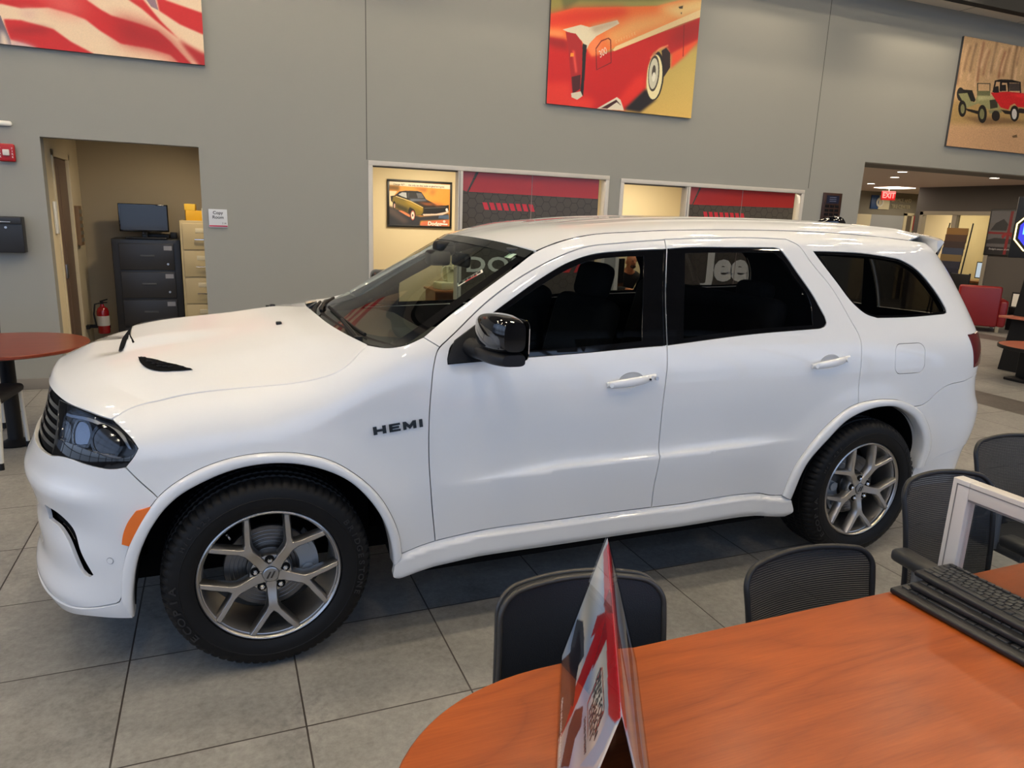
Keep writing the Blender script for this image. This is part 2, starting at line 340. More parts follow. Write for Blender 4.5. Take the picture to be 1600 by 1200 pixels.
def halfw(x,z):
    yd=pchip(DZ,DY,z)
    # greenhouse narrows towards the tail
    yd=yd-sstep(1.9,3.9,x)*sstep(1.1,1.6,z)*.035
    yd=yd-sstep(1.15,.75,x)*0
    # lower crease: surface swells out just above it
    zc=np.interp(x,[.65,.98,1.2,1.7,2.2,2.4],[.676,.690,.702,.706,.713,.716]); w=sstep(.60,1.25,x)*sstep(2.62,2.1,x); u=np.maximum(0,z-zc)
    yd=yd+w*(.006*sstep(zc-.22,zc,z)-.021*(1-np.exp(-u/.020))*np.exp(-(u/.16)**2)-.006*sstep(0,.2,u))
    # A-pillar / roof rail rounds over towards the windshield and the roof ditch
    sl=sstep(.45,.7,x)
    d=(TL(x)-z)*(1-.2*sstep(1.5,1.1,x))
    yd=yd-sl*.040*np.clip(1-d/.075,0,1.2)**2
    # wheel arch shoulders
    for cx in (0.,3.0):
        rr=np.hypot(x-cx,(z-.37)*1.02)
        yd=yd+.012*sstep(.66,.50,rr)
    # fender top roll
    zt=Zt(x);Rv=.20;Rh=.27-.12*sstep(.2,.62,x)
    k=np.clip((z-(zt-Rv))/Rv,0,.985)
    yf=pchip(DZ,DY,np.minimum(z,.98))-.010-Rh*(1-np.sqrt(1-k**2))+.012*sstep(.66,.50,np.hypot(x,(z-.37)*1.02))
    b=sstep(.40,.78,x)
    y=yf*(1-b)+yd*b
    y=y-sstep(.2,-.5,x)*.012
    return y
XFZ=[.15,.22,.30,.42,.55,.66,.75,.82,.88,.95,1.05,1.12];XFX=[-.80,-.87,-.895,-.875,-.89,-.905,-.895,-.87,-.845,-.82,-.795,-.76]
XRZ=[.20,.30,.40,.52,.62,.72,.78,.86,.95,1.05,1.2,1.32,1.45,1.58,1.68,1.75];XRX=[3.97,4.00,4.03,4.06,4.10,4.12,4.12,4.08,4.06,4.07,4.07,4.04,3.99,3.92,3.84,3.76]
S1=3.6
def band(s,z):
    s=np.asarray(s,float);z=np.asarray(z,float)
    s,z=np.broadcast_arrays(s,z)
    xr=pchip(XRZ,XRX,z);x1=xr-.42
    xm=s+(x1-S1)*sstep(2.6,S1,s)
    f=s<X0; r=s>S1
    wf=sstep(X0-.06,X0-.26,s); dn=wf*(.009*np.exp(-((z-.735)/.035)**2)-.018*np.exp(-((z-.615)/.075)**2)+.010*np.exp(-((z-.33)/.06)**2))
    xx=np.where(f,X0,np.where(r,x1,xm))
    y=halfw(xx,z)
    xf=pchip(XFZ,XFX,z)
    L,a,b=SEF; tau=np.clip(X0-s,0,1); ea=np.interp(tau,L,a);eb=np.interp(tau,L,b)
    x=np.where(f,X0-(X0-xf)*ea-dn*ea**.7,xx); y=np.where(f,y*eb+dn*eb**.7*sstep(0,.3,eb),y)
    L,a,b=SER; tau=np.clip(s-S1,0,1); ea=np.interp(tau,L,a);eb=np.interp(tau,L,b)
    x=np.where(r,x1+.42*ea,x); y=np.where(r,y*eb,y)
    return np.stack([x,-y,z],-1)

# ---- curves and the upper patches (hood, windshield, roof), half patches: t = 0 centreline .. 1 side edge
def crv(P,t):
    P=np.asarray(P,float);L=np.concatenate([[0],np.cumsum(np.linalg.norm(np.diff(P,axis=0),axis=1))]);L/=L[-1]
    return np.stack([pchip(L,P[:,k],t) for k in range(P.shape[1])],-1)
def bandc(SZ,t):
    q=crv(SZ,t);return band(q[...,0],q[...,1])
HOOD_SIDE=[(-.503,1.011),(-.43,1.041),(-.3,1.066),(-.14,1.089),(.03,1.102),(.2,1.124),(.3,1.158),(.36,1.200),(.4,1.235)]
HOOD_FRONT=[(-1.38,1.045),(-1.1,1.045),(-.85,1.042),(-.711,1.034),(-.604,1.027),(-.503,1.011)]
A_LINE=[(.47,1.237),(.53,1.247),(.606,1.282),(.75,1.364),(.90,1.455),(1.05,1.546),(1.166,1.615)]
DITCH=[(1.166,1.615),(1.27,1.652),(1.40,1.681),(1.69,1.708),(2.1,1.728),(2.5,1.736),(3.0,1.735),(3.5,1.722),(3.70,1.709)]
def coons(B0,B1,S0,S1,a,t):
    """B0(t),B1(t): front/rear edges; S0(a),S1(a): centre/side edges"""
    a=np.asarray(a,float);t=np.asarray(t,float);a,t=np.broadcast_arrays(a,t)
    A=a[...,None];T=t[...,None]
    P=(1-A)*B0(t)+A*B1(t)+(1-T)*S0(a)+T*S1(a)
    z=np.zeros_like(a);o=np.ones_like(a)
    return P-((1-A)*(1-T)*B0(z)+(1-A)*T*B0(o)+A*(1-T)*B1(z)+A*T*B1(o))
def mk(P): return lambda t:crv(P,t)
hood_side=lambda a:bandc(HOOD_SIDE,a)
hood_front=lambda t:bandc(HOOD_FRONT,t)
def hood_center():
    f=hood_front(np.array(0.)); return [tuple(f),(f[0]+.010,0,1.075),(-.757,0,1.090),(-.69,0,1.120),(-.58,0,1.157),(-.45,0,1.189),(-.3,0,1.219),(-.1,0,1.256),(.1,0,1.284),(.265,0,1.295)]
HC=hood_center()
def hood_rear(t):
    e=hood_side(np.array(1.)); return crv([(.265,0,1.295),(.28,-.22,1.288),(.305,-.40,1.272),(.345,-.57,1.256),tuple(e)],t)
def hood0(a,t): return coons(hood_front,hood_rear,mk(HC),hood_side,a,t)
def hood(a,t):
    P=hood0(a,t);x=P[...,0];y=np.abs(P[...,1]);z=P[...,2]
    # power dome and its shoulders
    w=sstep(.02,.2,a)*sstep(1.0,.85,a)
    z=z+w*.020*sstep(.72,.50,y)*(1-.35*sstep(.45,.1,y))
    # centre scoop: raised lip that opens forward
    g=sstep(-.515,-.488,x)*sstep(-.02,-.42,x)
    z=z+g*.024*sstep(.33,.22,y)-.022*sstep(-.66,-.52,x)*sstep(-.49,-.51,x)*sstep(.34,.20,y)
    P=P.copy();P[...,2]=z;return P
WT=[(1.03,0,1.652),(1.045,-.25,1.648),(1.09,-.46,1.636),(1.135,-.58,1.624)]
def ws_edge(a):
    P=bandc(A_LINE,a).copy();P[...,1]+=.012+.0*a;P[...,0]-=.004;P[...,2]-=.006;return P
def ws_top(t):
    e=ws_edge(np.array(1.));return crv(WT[:3]+[tuple(e)],t)
def ws_bot(t):
    e=ws_edge(np.array(0.));return crv([(.30,0,1.235),(.325,-.3,1.232),(.385,-.56,1.225),tuple(e)],t)
def wshield(a,t):
    c0=mk([(.30,0,1.235),(.66,0,1.453),(1.03,0,1.652)])
    return coons(ws_bot,ws_top,c0,ws_edge,a,t)
def roof_side(a): 
    P=bandc(DITCH,a).copy();P[...,1]+=.006;return P
ROOFC=[(1.03,0,1.654),(1.18,0,1.688),(1.35,0,1.720),(1.6,0,1.753),(1.95,0,1.780),(2.5,0,1.795),(3.0,0,1.793),(3.4,0,1.780),(3.75,0,1.760)]
def roof_front(t): 
    e=roof_side(np.array(0.));return crv([(1.03,0,1.654),(1.045,-.25,1.650),(1.09,-.46,1.639),tuple(e)],t)
def roof_rear(t):
    e=roof_side(np.array(1.));return crv([(3.75,0,1.760),(3.74,-.3,1.757),(3.70,-.5,1.745),tuple(e)],t)
def roof(a,t):
    P=coons(roof_front,roof_rear,mk(ROOFC),roof_side,a,t).copy()
    T=np.asarray(t,float);w=sstep(0,.12,a)*sstep(1.,.93,a)
    P[...,2]+=w*.020*(T*T)*(1-T**6)*1.3
    # pressed ribs
    P[...,2]+=w*sstep(.1,.3,a)*.006*(np.exp(-((T-.72)/.03)**2)+np.exp(-((T-.45)/.03)**2))
    return P
# ------------------------------------------------------------------ car panels: closed outlines cut out of the body surface
def dens(P, h):
    """smooth curve through the points, sampled about every h"""
    P = np.array(P, float)
    if len(P) == 2:
        n = max(1, int(np.linalg.norm(P[1]-P[0])/h)); return [tuple(P[0]+(P[1]-P[0])*i/n) for i in range(n+1)]
    L = np.linalg.norm(np.diff(P, axis=0), axis=1).sum(); n = max(len(P), int(L/h)); q = crv(P, np.linspace(0, 1, n+1))
    return [tuple(a) for a in q]
def join(curves, h=.014):
    out = []
    for c in curves:
        d = dens(c, h)
        if out and math.dist(out[-1], d[0]) < 1e-4: d = d[1:]
        out += d
    if math.dist(out[0], out[-1]) < 1e-4: out.pop()
    return out
def inset(poly, d):
    n = len(poly); P = np.array(poly); A = .5*np.sum(P[:, 0]*np.roll(P[:, 1], -1)-np.roll(P[:, 0], -1)*P[:, 1]); s = 1 if A > 0 else -1
    t0 = P-np.roll(P, 1, 0); t1 = np.roll(P, -1, 0)-P
    t0 /= np.linalg.norm(t0, axis=1)[:, None]+1e-12; t1 /= np.linalg.norm(t1, axis=1)[:, None]+1e-12
    n0 = np.stack([-t0[:, 1], t0[:, 0]], 1)*s; n1 = np.stack([-t1[:, 1], t1[:, 0]], 1)*s
    m = n0+n1; k = 1+np.sum(n0*n1, 1); m = m/np.maximum(k, .35)[:, None]
    return [tuple(a) for a in P+m*d]
def surf_pn(S, a, b, e=2e-3):
    a = np.asarray(a, float); b = np.asarray(b, float)
    P = S(a, b); da = S(a+e, b)-S(a-e, b); db = S(a, b+e)-S(a, b-e)
    N = np.cross(da, db); N /= np.linalg.norm(N, axis=-1)[..., None]+1e-12; return P, N
def finish(name, V, F, N, m, parent, side):
    V = np.array(V, float); N = np.array(N, float)
    if side > 0: V[:, 1] *= -1; N[:, 1] *= -1; F = [f[::-1] for f in F]
    me = bpy.data.meshes.new(name); me.from_pydata([tuple(v) for v in V], [], F)
    me.polygons.foreach_set('use_smooth', [True]*len(me.polygons)); me.normals_split_custom_set_from_vertices([tuple(n) for n in N])
    return link(name, me, m, parent)
def patch(name, poly, m, parent, side=-1, holes=(), h=.02, off=0, lip=.014, gap=.0022, S=None, crease=None):
    S = S or band
    poly = inset(poly, gap) if gap else poly; hol = [inset(q, -gap) if gap else q for q in holes]
    P = np.array(poly); lo = P.min(0); hi = P.max(0)
    gx, gy = np.meshgrid(np.arange(lo[0]+h/2, hi[0], h), np.arange(lo[1]+h/2, hi[1], h)); gx = gx.ravel(); gy = gy.ravel()
    k = in_poly(gx, gy, poly)
    for q in hol: k &= ~in_poly(gx, gy, q)
    gx = gx[k]; gy = gy[k]
    B = np.concatenate([P]+[np.array(q) for q in hol])
    if len(gx):
        d = np.full(len(gx), 9.)
        for i in range(0, len(B), 64): d = np.minimum(d, np.sqrt(((gx[:, None]-B[None, i:i+64, 0])**2+(gy[:, None]-B[None, i:i+64, 1])**2).min(1)))
        gx = gx[d > .55*h]; gy = gy[d > .55*h]
    CR = np.zeros((0, 2))
    if crease is not None:
        CR = np.array(crease); CR = np.concatenate([CR+np.array([0, dz]) for dz in (0, .005, .011, .019, .030, .044)]); CR = CR[in_poly(CR[:, 0], CR[:, 1], inset(poly, .004))]
        d = np.min(np.hypot(gx[:, None]-CR[None, :, 0], gy[:, None]-CR[None, :, 1]), axis=1); gx = gx[d > .7*h]; gy = gy[d > .7*h]
    pts = [Vector(p) for p in B]+[Vector(p) for p in CR]+[Vector((a, b)) for a, b in zip(gx, gy)]; ed = [(len(B)+i, len(B)+i+1) for i in range(len(CR)-1) if 0 < CR[i+1, 0]-CR[i, 0] < .02]; k = 0
    loops = []
    for q in [poly]+hol: n = len(q); ed += [(k+i, k+(i+1) % n) for i in range(n)]; loops.append(range(k, k+n)); k += n
    vo, _, fo, *_r = delaunay_2d_cdt(pts, ed, [], 0, 1e-6)
    vo = np.array([tuple(v) for v in vo]); F = []
    cen = np.array([vo[list(f)].mean(0) for f in fo]); keep = in_poly(cen[:, 0], cen[:, 1], poly)
    for q in hol: keep &= ~in_poly(cen[:, 0], cen[:, 1], q)
    for f, kk in zip(fo, keep):
        if not kk: continue
        a = vo[list(f)]; A = sum(a[i][0]*a[(i+1) % 3][1]-a[(i+1) % 3][0]*a[i][1] for i in range(3))
        if abs(A) < 1e-12: continue
        F.append(tuple(f) if A > 0 else tuple(f)[::-1])
    X, N = surf_pn(S, vo[:, 0], vo[:, 1]); X = X+N*off; V = list(X); NN = list(N)
    if lip:
        for li, q in enumerate([poly]+hol):
            q = np.array(q); n = len(q); p, nn = surf_pn(S, q[:, 0], q[:, 1]); p = p+nn*off; t = np.roll(p, -1, 0)-np.roll(p, 1, 0)
            A = .5*np.sum(q[:, 0]*np.roll(q[:, 1], -1)-np.roll(q[:, 0], -1)*q[:, 1]); s = (1 if A > 0 else -1)*(1 if li == 0 else -1)
            o_ = np.cross(t, nn)*s; o_ /= np.linalg.norm(o_, axis=1)[:, None]+1e-12
            k = len(V); V += list(p); NN += list((nn+o_)*.7071); V += list(p-nn*.0022+o_*.0008); NN += list(o_); V += list(p-nn*lip); NN += list(o_)
            for r in (0, 1):
                for i in range(n):
                    j = (i+1) % n; a, b, c, d = k+r*n+i, k+r*n+j, k+(r+1)*n+j, k+(r+1)*n+i
                    F.append((a, d, c, b) if s > 0 else (a, b, c, d))
    return finish(name, V, F, NN, m, parent, side)
def gpatch(name, S, m, parent, na=60, nt=40, a0=0, a1=1, t1=1, lip=.014, full=True):
    """whole-width patch from a half surface S(a, t)"""
    def SS(a, t):
        P = np.array(S(np.clip(a, 0, 1), np.clip(np.abs(t), 0, 1.02))); P[..., 1] *= np.where(t < 0, 1, -1)
        return P
    aa = a0+(a1-a0)*(np.arange(na+1)/na); tt = np.linspace(-t1, t1, 2*nt+1); A, T = np.meshgrid(aa, tt, indexing='ij')
    e = 2e-3
    da = SS(np.minimum(A+e, 1), T)-SS(np.maximum(A-e, 0), T); Tn = np.clip(T, -1+e, 1-e); db = SS(A, Tn+e)-SS(A, Tn-e)
    P = SS(A, T); N = np.cross(da, db); N /= np.linalg.norm(N, axis=-1)[..., None]+1e-12
    if N[na//2, nt, 2] < 0: N = -N
    V = list(P.reshape(-1, 3)); NN = list(N.reshape(-1, 3)); w = 2*nt+1
    F = [(i*w+j, (i+1)*w+j, (i+1)*w+j+1, i*w+j+1) for i in range(na) for j in range(2*nt)]
    # outward order check
    f = F[len(F)//2]; n_ = np.cross(np.array(V[f[1]])-V[f[0]], np.array(V[f[2]])-V[f[0]])
    if n_ @ NN[f[0]] < 0: F = [q[::-1] for q in F]; flip = True
    else: flip = False
    if lip:
        ring = [(0, j) for j in range(2*nt)]+[(i, 2*nt) for i in range(na)]+[(na, j) for j in range(2*nt, 0, -1)]+[(i, 0) for i in range(na, 0, -1)]
        p = np.array([P[i, j] for i, j in ring]); nn = np.array([N[i, j] for i, j in ring]); c = P[na//2, nt]
        t = np.roll(p, -1, 0)-np.roll(p, 1, 0); o_ = np.cross(t, nn); o_ /= np.linalg.norm(o_, axis=1)[:, None]+1e-12
        if np.sum((p-c)*o_) < 0: o_ = -o_
        k = len(V); n = len(p); V += list(p); NN += list((nn+o_)*.7); V += list(p-nn*lip+o_*.001); NN += list(o_)
        for i in range(n): j = (i+1) % n; F.append((k+i, k+j, k+n+j, k+n+i))
    return finish(name, V, F, NN, m, parent, -1)
def strip_mesh(name, rows, m, parent, side=-1, closed=False, smooth=50):
    """rows: list of equal-length 3D polylines, skinned in order"""
    n = len(rows[0]); mb = MB(); vs = [tuple(p) for r in rows for p in r]
    if side > 0: vs = [(x, -y, z) for x, y, z in vs]
    fs = [(r*n+i, r*n+(i+1) % n, (r+1)*n+(i+1) % n, (r+1)*n+i) for r in range(len(rows)-1) for i in range(n if closed else n-1)]
    mb.add(vs, fs); return mb.build(name, m, parent, smooth)
carroot = thing('sport_utility_vehicle', 'large white three-row SUV with gunmetal five-spoke wheels parked across the showroom floor', 'car', (0, 0, 0), .0060013)
SEAM_F = [(.648, .434), (.628, .626), (.616, .839), (.626, 1.084), (.637, 1.162), (.665, 1.233), (.71, 1.268), (.74, 1.290), (.894, 1.406), (1.128, 1.540), (1.248, 1.591), (1.374, 1.631), (1.583, 1.657), (1.813, 1.675)]
SEAM_M = [(1.817, 1.677), (1.774, 1.461), (1.731, 1.157), (1.714, .997), (1.712, .718), (1.696, .551), (1.696, .453)]
SEAM_R = [(2.893, .880), (2.901, 1.144), (2.908, 1.199), (2.867, 1.319), (2.803, 1.451), (2.685, 1.589), (2.625, 1.665), (2.56, 1.694)]
FL_F = [(-.489, .382), (-.486, .446), (-.468, .527), (-.430, .630), (-.365, .745), (-.272, .814), (-.175, .855), (-.078, .875), (.021, .878), (.123, .865), (.227, .829), (.334, .753), (.407, .674), (.461, .578), (.492, .490), (.505, .402)]
FL_FI = [(-.458, .291), (-.455, .399), (-.445, .468), (-.415, .578), (-.373, .668), (-.307, .739), (-.210, .793), (-.113, .827), (-.014, .840), (.087, .833), (.191, .802), (.297, .741), (.370, .662), (.438, .539), (.464, .434), (.472, .36)]
FL_R = [(2.472, .425), (2.525, .573), (2.613, .694), (2.732, .802), (2.848, .868), (2.972, .890), (3.079, .890), (3.191, .871), (3.276, .828), (3.335, .759), (3.392, .663), (3.429, .569), (3.435, .491)]
FL_RI = [(2.523, .40), (2.597, .594), (2.705, .703), (2.813, .796), (2.932, .841), (3.036, .855), (3.142, .843), (3.222, .797), (3.288, .726), (3.340, .640), (3.372, .56), (3.380, .48)]
HOODL = [(-.503, 1.011), (-.443, 1.038), (-.357, 1.054), (-.25, 1.073), (-.14, 1.085), (.029, 1.096), (.122, 1.105), (.21, 1.122), (.276, 1.145), (.332, 1.180), (.365, 1.209), (.404, 1.239)]
HOOD_SIDE[:] = HOODL
def sub(P, a, b):
    """part of the polyline between the points nearest to a and b"""
    i = min(range(len(P)), key=lambda k: math.dist(P[k], a)); j = min(range(len(P)), key=lambda k: math.dist(P[k], b))
    return P[i:j+1] if i <= j else P[j:i+1][::-1]
D_SF = dens(SEAM_F, .014); D_SM = dens(SEAM_M, .014); D_SR = dens(SEAM_R, .014); D_FF = dens(FL_F, .014); D_FR = dens(FL_R, .014); D_HL = dens(HOODL, .014)
ABASE = (.612, 1.276)
A_TOP = dens([(.404, 1.239), (.47, 1.237), (.53, 1.247), ABASE], .014)
A_UP = dens([ABASE, (.75, 1.362), (.90, 1.453), (1.05, 1.544), (1.166, 1.613), (1.27, 1.650), (1.40, 1.680), (1.69, 1.707), (2.1, 1.727), (2.5, 1.735), (3.0, 1.734), (3.5, 1.722)], .014)
def cat(*L):
    o = []
    for l in L:
        l = list(l)
        if o and math.dist(o[-1], l[0]) < 3e-3: l = l[1:]
        o += l
    if math.dist(o[0], o[-1]) < 3e-3: o.pop()
    return o
SK_TOP = [(.505, .402), (.57, .420), (.648, .434), (.834, .454), (1.209, .456), (1.696, .453), (1.846, .450), (2.225, .456), (2.326, .449), (2.407, .430), (2.472, .425)]
D_SK = dens(SK_TOP, .014)
LAMP = [(-.415, .923), (-.425, .941), (-.471, .987), (-.503, 1.009)]
fender = cat(sub(D_SK, (.505, .402), (.648, .434)), sub(D_SF, (.648, .434), (.671, 1.238)), dens([(.671, 1.240), ABASE], .014), A_TOP[::-1], D_HL[::-1],
             dens([(-.503, 1.009), (-.471, .987), (-.425, .941), (-.415, .923)], .01), dens([(-.415, .923), (-.425, .902), (-.452, .861)], .01), dens([(-.452, .861), (-.365, .745)], .014),
             sub(D_FF, (-.365, .745), (.505, .402)))
door1 = cat(sub(D_SK, (.648, .434), (1.696, .453)), D_SM[::-1], D_SF[::-1])
DTOP2 = dens([(1.817, 1.677), (2.1, 1.690), (2.40, 1.696), (2.56, 1.694)], .014)
door2 = cat(sub(D_SK, (1.696, .453), (2.472, .425)), sub(D_FR, (2.472, .425), (2.893, .880)), D_SR, DTOP2[::-1], D_SM)
HOLE1 = join([[(.70, 1.193), (.715, 1.235), (.80, 1.285), (.889, 1.346), (1.006, 1.417), (1.15, 1.499), (1.281, 1.562), (1.405, 1.600), (1.571, 1.619), (1.70, 1.627), (1.803, 1.632)], [(1.803, 1.632), (1.763, 1.461), (1.726, 1.213)], [(1.726, 1.213), (1.645, 1.211), (1.304, 1.196), (1.08, 1.189), (.70, 1.175)], [(.70, 1.175), (.70, 1.193)]])
HOLE2 = join([[(1.820, 1.634), (1.89, 1.640), (2.2, 1.648), (2.461, 1.651)], [(2.461, 1.651), (2.50, 1.640), (2.522, 1.615), (2.579, 1.535), (2.656, 1.425), (2.708, 1.322)], [(2.708, 1.322), (2.712, 1.290), (2.69, 1.272), (2.656, 1.265)], [(2.656, 1.265), (2.228, 1.249), (1.742, 1.214)], [(1.742, 1.214), (1.779, 1.461), (1.820, 1.634)]])
HOLE3 = join([[(2.724, 1.638), (2.95, 1.637), (3.16, 1.632), (3.36, 1.617)], [(3.36, 1.617), (3.47, 1.598), (3.535, 1.56), (3.578, 1.484), (3.598, 1.401), (3.602, 1.350)], [(3.602, 1.350), (3.595, 1.328), (3.56, 1.319)], [(3.56, 1.319), (3.289, 1.308), (3.063, 1.308)], [(3.063, 1.308), (2.994, 1.328), (2.922, 1.384), (2.848, 1.484), (2.724, 1.638)]])
FUEL = rrect(3.125, 3.328, 1.020, 1.176, .04, 6)
BSEAM = dens([(3.248, .845), (3.314, .792+.03), (3.375, .850), (3.444, .900), (3.526, .936), (3.662, .956), (3.719, .970), (3.90, 1.005)], .014)
BSEAM = dens([(3.268, .835), (3.330, .838), (3.38, .855), (3.444, .898), (3.526, .936), (3.662, .956), (3.719, .970), (3.93, 1.0)], .014)
SPLS = 3.62
TLAMP = join([[(3.681, 1.206), (3.70, 1.12), (3.722, 1.026)], [(3.722, 1.026), (3.80, 1.035), (3.93, 1.06)], [(3.93, 1.06), (3.93, 1.215)], [(3.93, 1.215), (3.80, 1.213), (3.681, 1.206)]])
QT = dens([(3.5, 1.722), (3.62, 1.712), (3.80, 1.70), (3.93, 1.69)], .014)
QR = dens([(3.93, 1.69), (3.93, 1.215)], .014)
side_frame = cat(A_UP, QT, QR, dens([(3.93, 1.215), (3.80, 1.213), (3.681, 1.206)], .014),
                 dens([(3.681, 1.206), (3.70, 1.12), (3.722, 1.026)], .014), dens([(3.722, 1.026), (3.80, 1.035), (3.93, 1.06)], .014), dens([(3.93, 1.06), (3.93, 1.0)], .014),
                 BSEAM[::-1], sub(D_FR, (3.268, .835), (2.893, .880)), D_SR, DTOP2[::-1], sub(D_SF, (1.813, 1.675), (.671, 1.240)), dens([(.671, 1.240), ABASE], .014))
SLOT = join([[(-.792, .660), (-.70, .652), (-.655, .618), (-.622, .535), (-.583, .451)], [(-.583, .451), (-.602, .438), (-.630, .455)], [(-.630, .455), (-.684, .566), (-.72, .592), (-.80, .602)], [(-.80, .602), (-.792, .660)]])
LIPL = dens([(-.489, .382), (-.499, .351), (-.527, .340), (-.60, .318), (-.683, .300), (-.806, .290), (-1.1, .292), (-1.38, .292)], .014)
LAMPB = dens([(-.452, .861), (-.486, .855), (-.566, .862), (-.66, .872), (-.71, .868), (-.762, .856)], .012)
GR_B = dens([(-.762, .856), (-.84, .852), (-1.1, .85), (-1.38, .85)], .014)
bumper = cat(LAMPB, GR_B, dens([(-1.38, .85), (-1.38, .292)], .014), LIPL[::-1], sub(D_FF, (-.489, .382), (-.365, .745)), dens([(-.365, .745), (-.452, .861)], .014))
lower_lip = cat(LIPL, dens([(-1.38, .292), (-1.38, .215)], .014), dens([(-1.38, .215), (-1.0, .22), (-.80, .238), (-.70, .255), (-.588, .282), (-.462, .282)], .014), dens([(-.462, .282), (-.460, .382)], .014), dens([(-.460, .382), (-.489, .382)], .014))
LENS = cat(dens([(-.503, 1.009), (-.604, 1.024), (-.70, 1.032), (-.80, 1.034)], .012), dens([(-.80, 1.034), (-.748, .915)], .012), dens([(-.748, .915), (-.66, .917), (-.56, .905), (-.475, .888), (-.442, .893)], .012), dens([(-.442, .893), (-.418, .912), (-.425, .941), (-.471, .987), (-.503, 1.009)], .012))
LAMP_ALL = cat(dens([(-.503, 1.009), (-.604, 1.024), (-.70, 1.032), (-.80, 1.034)], .012), dens([(-.80, 1.034), (-.775, .95), (-.762, .856)], .012), LAMPB[::-1], dens([(-.452, .861), (-.425, .902), (-.415, .923), (-.425, .941), (-.471, .987), (-.503, 1.009)], .012))
GRILLE = cat(dens([(-.80, 1.034), (-1.1, 1.042), (-1.38, 1.042)], .014), dens([(-1.38, 1.042), (-1.38, .85)], .014), GR_B[::-1], dens([(-.762, .856), (-.775, .95), (-.80, 1.034)], .014))
rear_bumper = cat(BSEAM, dens([(3.93, 1.0), (4.2, 1.0), (4.6, 1.0)], .02), dens([(4.6, 1.0), (4.6, .56)], .02), dens([(4.6, .56), (4.1, .56), (3.737, .563), (3.591, .536), (3.455, .501), (3.435, .491)], .014), sub(D_FR, (3.435, .491), (3.268, .835)))
rear_lower = cat(dens([(3.435, .491), (3.455, .501), (3.591, .536), (3.737, .563), (4.1, .56), (4.6, .56)], .014), dens([(4.6, .56), (4.6, .33)], .02), dens([(4.6, .33), (4.0, .34), (3.70, .345), (3.50, .355), (3.37, .36)], .014), dens([(3.37, .36), (3.385, .48)], .014), dens([(3.385, .48), (3.435, .491)], .01))
skirt = cat(D_SK, dens([(2.472, .425), (2.523, .40)], .01), dens([(2.523, .40), (2.545, .33), (2.52, .298)], .01), dens([(2.52, .298), (2.40, .318), (1.866, .331), (1.221, .333), (.752, .332), (.60, .315), (.494, .296)], .014), dens([(.494, .296), (.470, .31), (.472, .36)], .01), dens([(.472, .36), (.505, .402)], .01))
hatch = cat(dens([(3.93, 1.0), (4.6, 1.0)], .02), dens([(4.6, 1.0), (4.6, 1.66)], .02), dens([(4.6, 1.66), (3.93, 1.66)], .02), dens([(3.93, 1.66), (3.93, 1.0)], .02))
HGLASS = join([[(4.02, 1.27), (4.6, 1.25)], [(4.6, 1.25), (4.6, 1.60)], [(4.6, 1.60), (4.06, 1.60)], [(4.06, 1.60), (4.02, 1.27)]], .02)
ws_glass = glassmat('windscreen_glass', (.70, .78, .72), .9, 0, 1.5)
fr_glass = glassmat('front_side_glass', (.50, .53, .52), .9, 0, 1.5)
q_glass = glassmat('quarter_glass', (.42, .42, .42), .9, 0, 1.55); h_glass = glassmat('hatch_glass', (.12, .12, .12), .9, 0, 1.55)
pv_glass = glassmat('privacy_glass', (.62, .62, .62), .9, 0, 1.55)
lamp_clear = glassmat('lamp_lens', (.80, .82, .85), .6, 0, 1.25)
amber = mat('amber_plastic', (.82, .16, .012), .18, coat=.5, bump=(160, .3))
redlens = mat('red_lens', (.12, .004, .008), .08, coat=1)
reflector = mat('lamp_reflector', (.26, .28, .32), .3, metal=1)
smoke = mat('smoked_lamp', (.03, .032, .036), .12, coat=.6)
trim_m = mat('window_rubber', (.004, .004, .0045), .035)
lamphouse = mat('lamp_housing', (.018, .018, .02), .35, coat=.4)
badge_m = mat('badge_metal', (.14, .17, .19), .25, metal=1)
paper = mat('paper_white', (225, 222, 210), .6)
headliner = mat('headliner', (.05, .05, .05), .9); seat_m = mat('seat_cloth', (.006, .006, .007), .8, spec=.15, bump=(200, .3)); dash_m = mat('dash', (.018, .018, .02), .6, bump=(140, .3))
def sidepoint(s, z, off=0, side=-1):
    p, n = surf_pn(band, np.array([s]), np.array([z])); q = p[0]+n[0]*off; nn = n[0].copy()
    if side > 0: q[1] *= -1; nn[1] *= -1
    return Vector(q), Vector(nn)
def glass_unit(hole, inner, parent, side, gm, off=-.003):
    patch('window_trim', hole, trim_m, parent, side, holes=[inner], off=off, lip=.006, gap=.001)
    patch('window_glass', inner, gm, parent, side, off=off-.003, lip=0, gap=-.003, h=.03)
IN1 = join([[(.93, 1.222), (.93, 1.35), (1.006, 1.394), (1.15, 1.474), (1.281, 1.537), (1.405, 1.578), (1.571, 1.597), (1.683, 1.601)], [(1.683, 1.601), (1.648, 1.42), (1.610, 1.236)], [(1.610, 1.236), (1.304, 1.221), (.93, 1.210)], [(.93, 1.210), (.93, 1.222)]])
IN2 = join([[(1.915, 1.618), (2.2, 1.627), (2.455, 1.628)], [(2.455, 1.628), (2.50, 1.60), (2.555, 1.52), (2.628, 1.415), (2.636, 1.38)], [(2.636, 1.38), (2.622, 1.283)], [(2.622, 1.283), (2.228, 1.271), (1.835, 1.241)], [(1.835, 1.241), (1.88, 1.45), (1.915, 1.618)]])
IN3 = inset(HOLE3, .012)
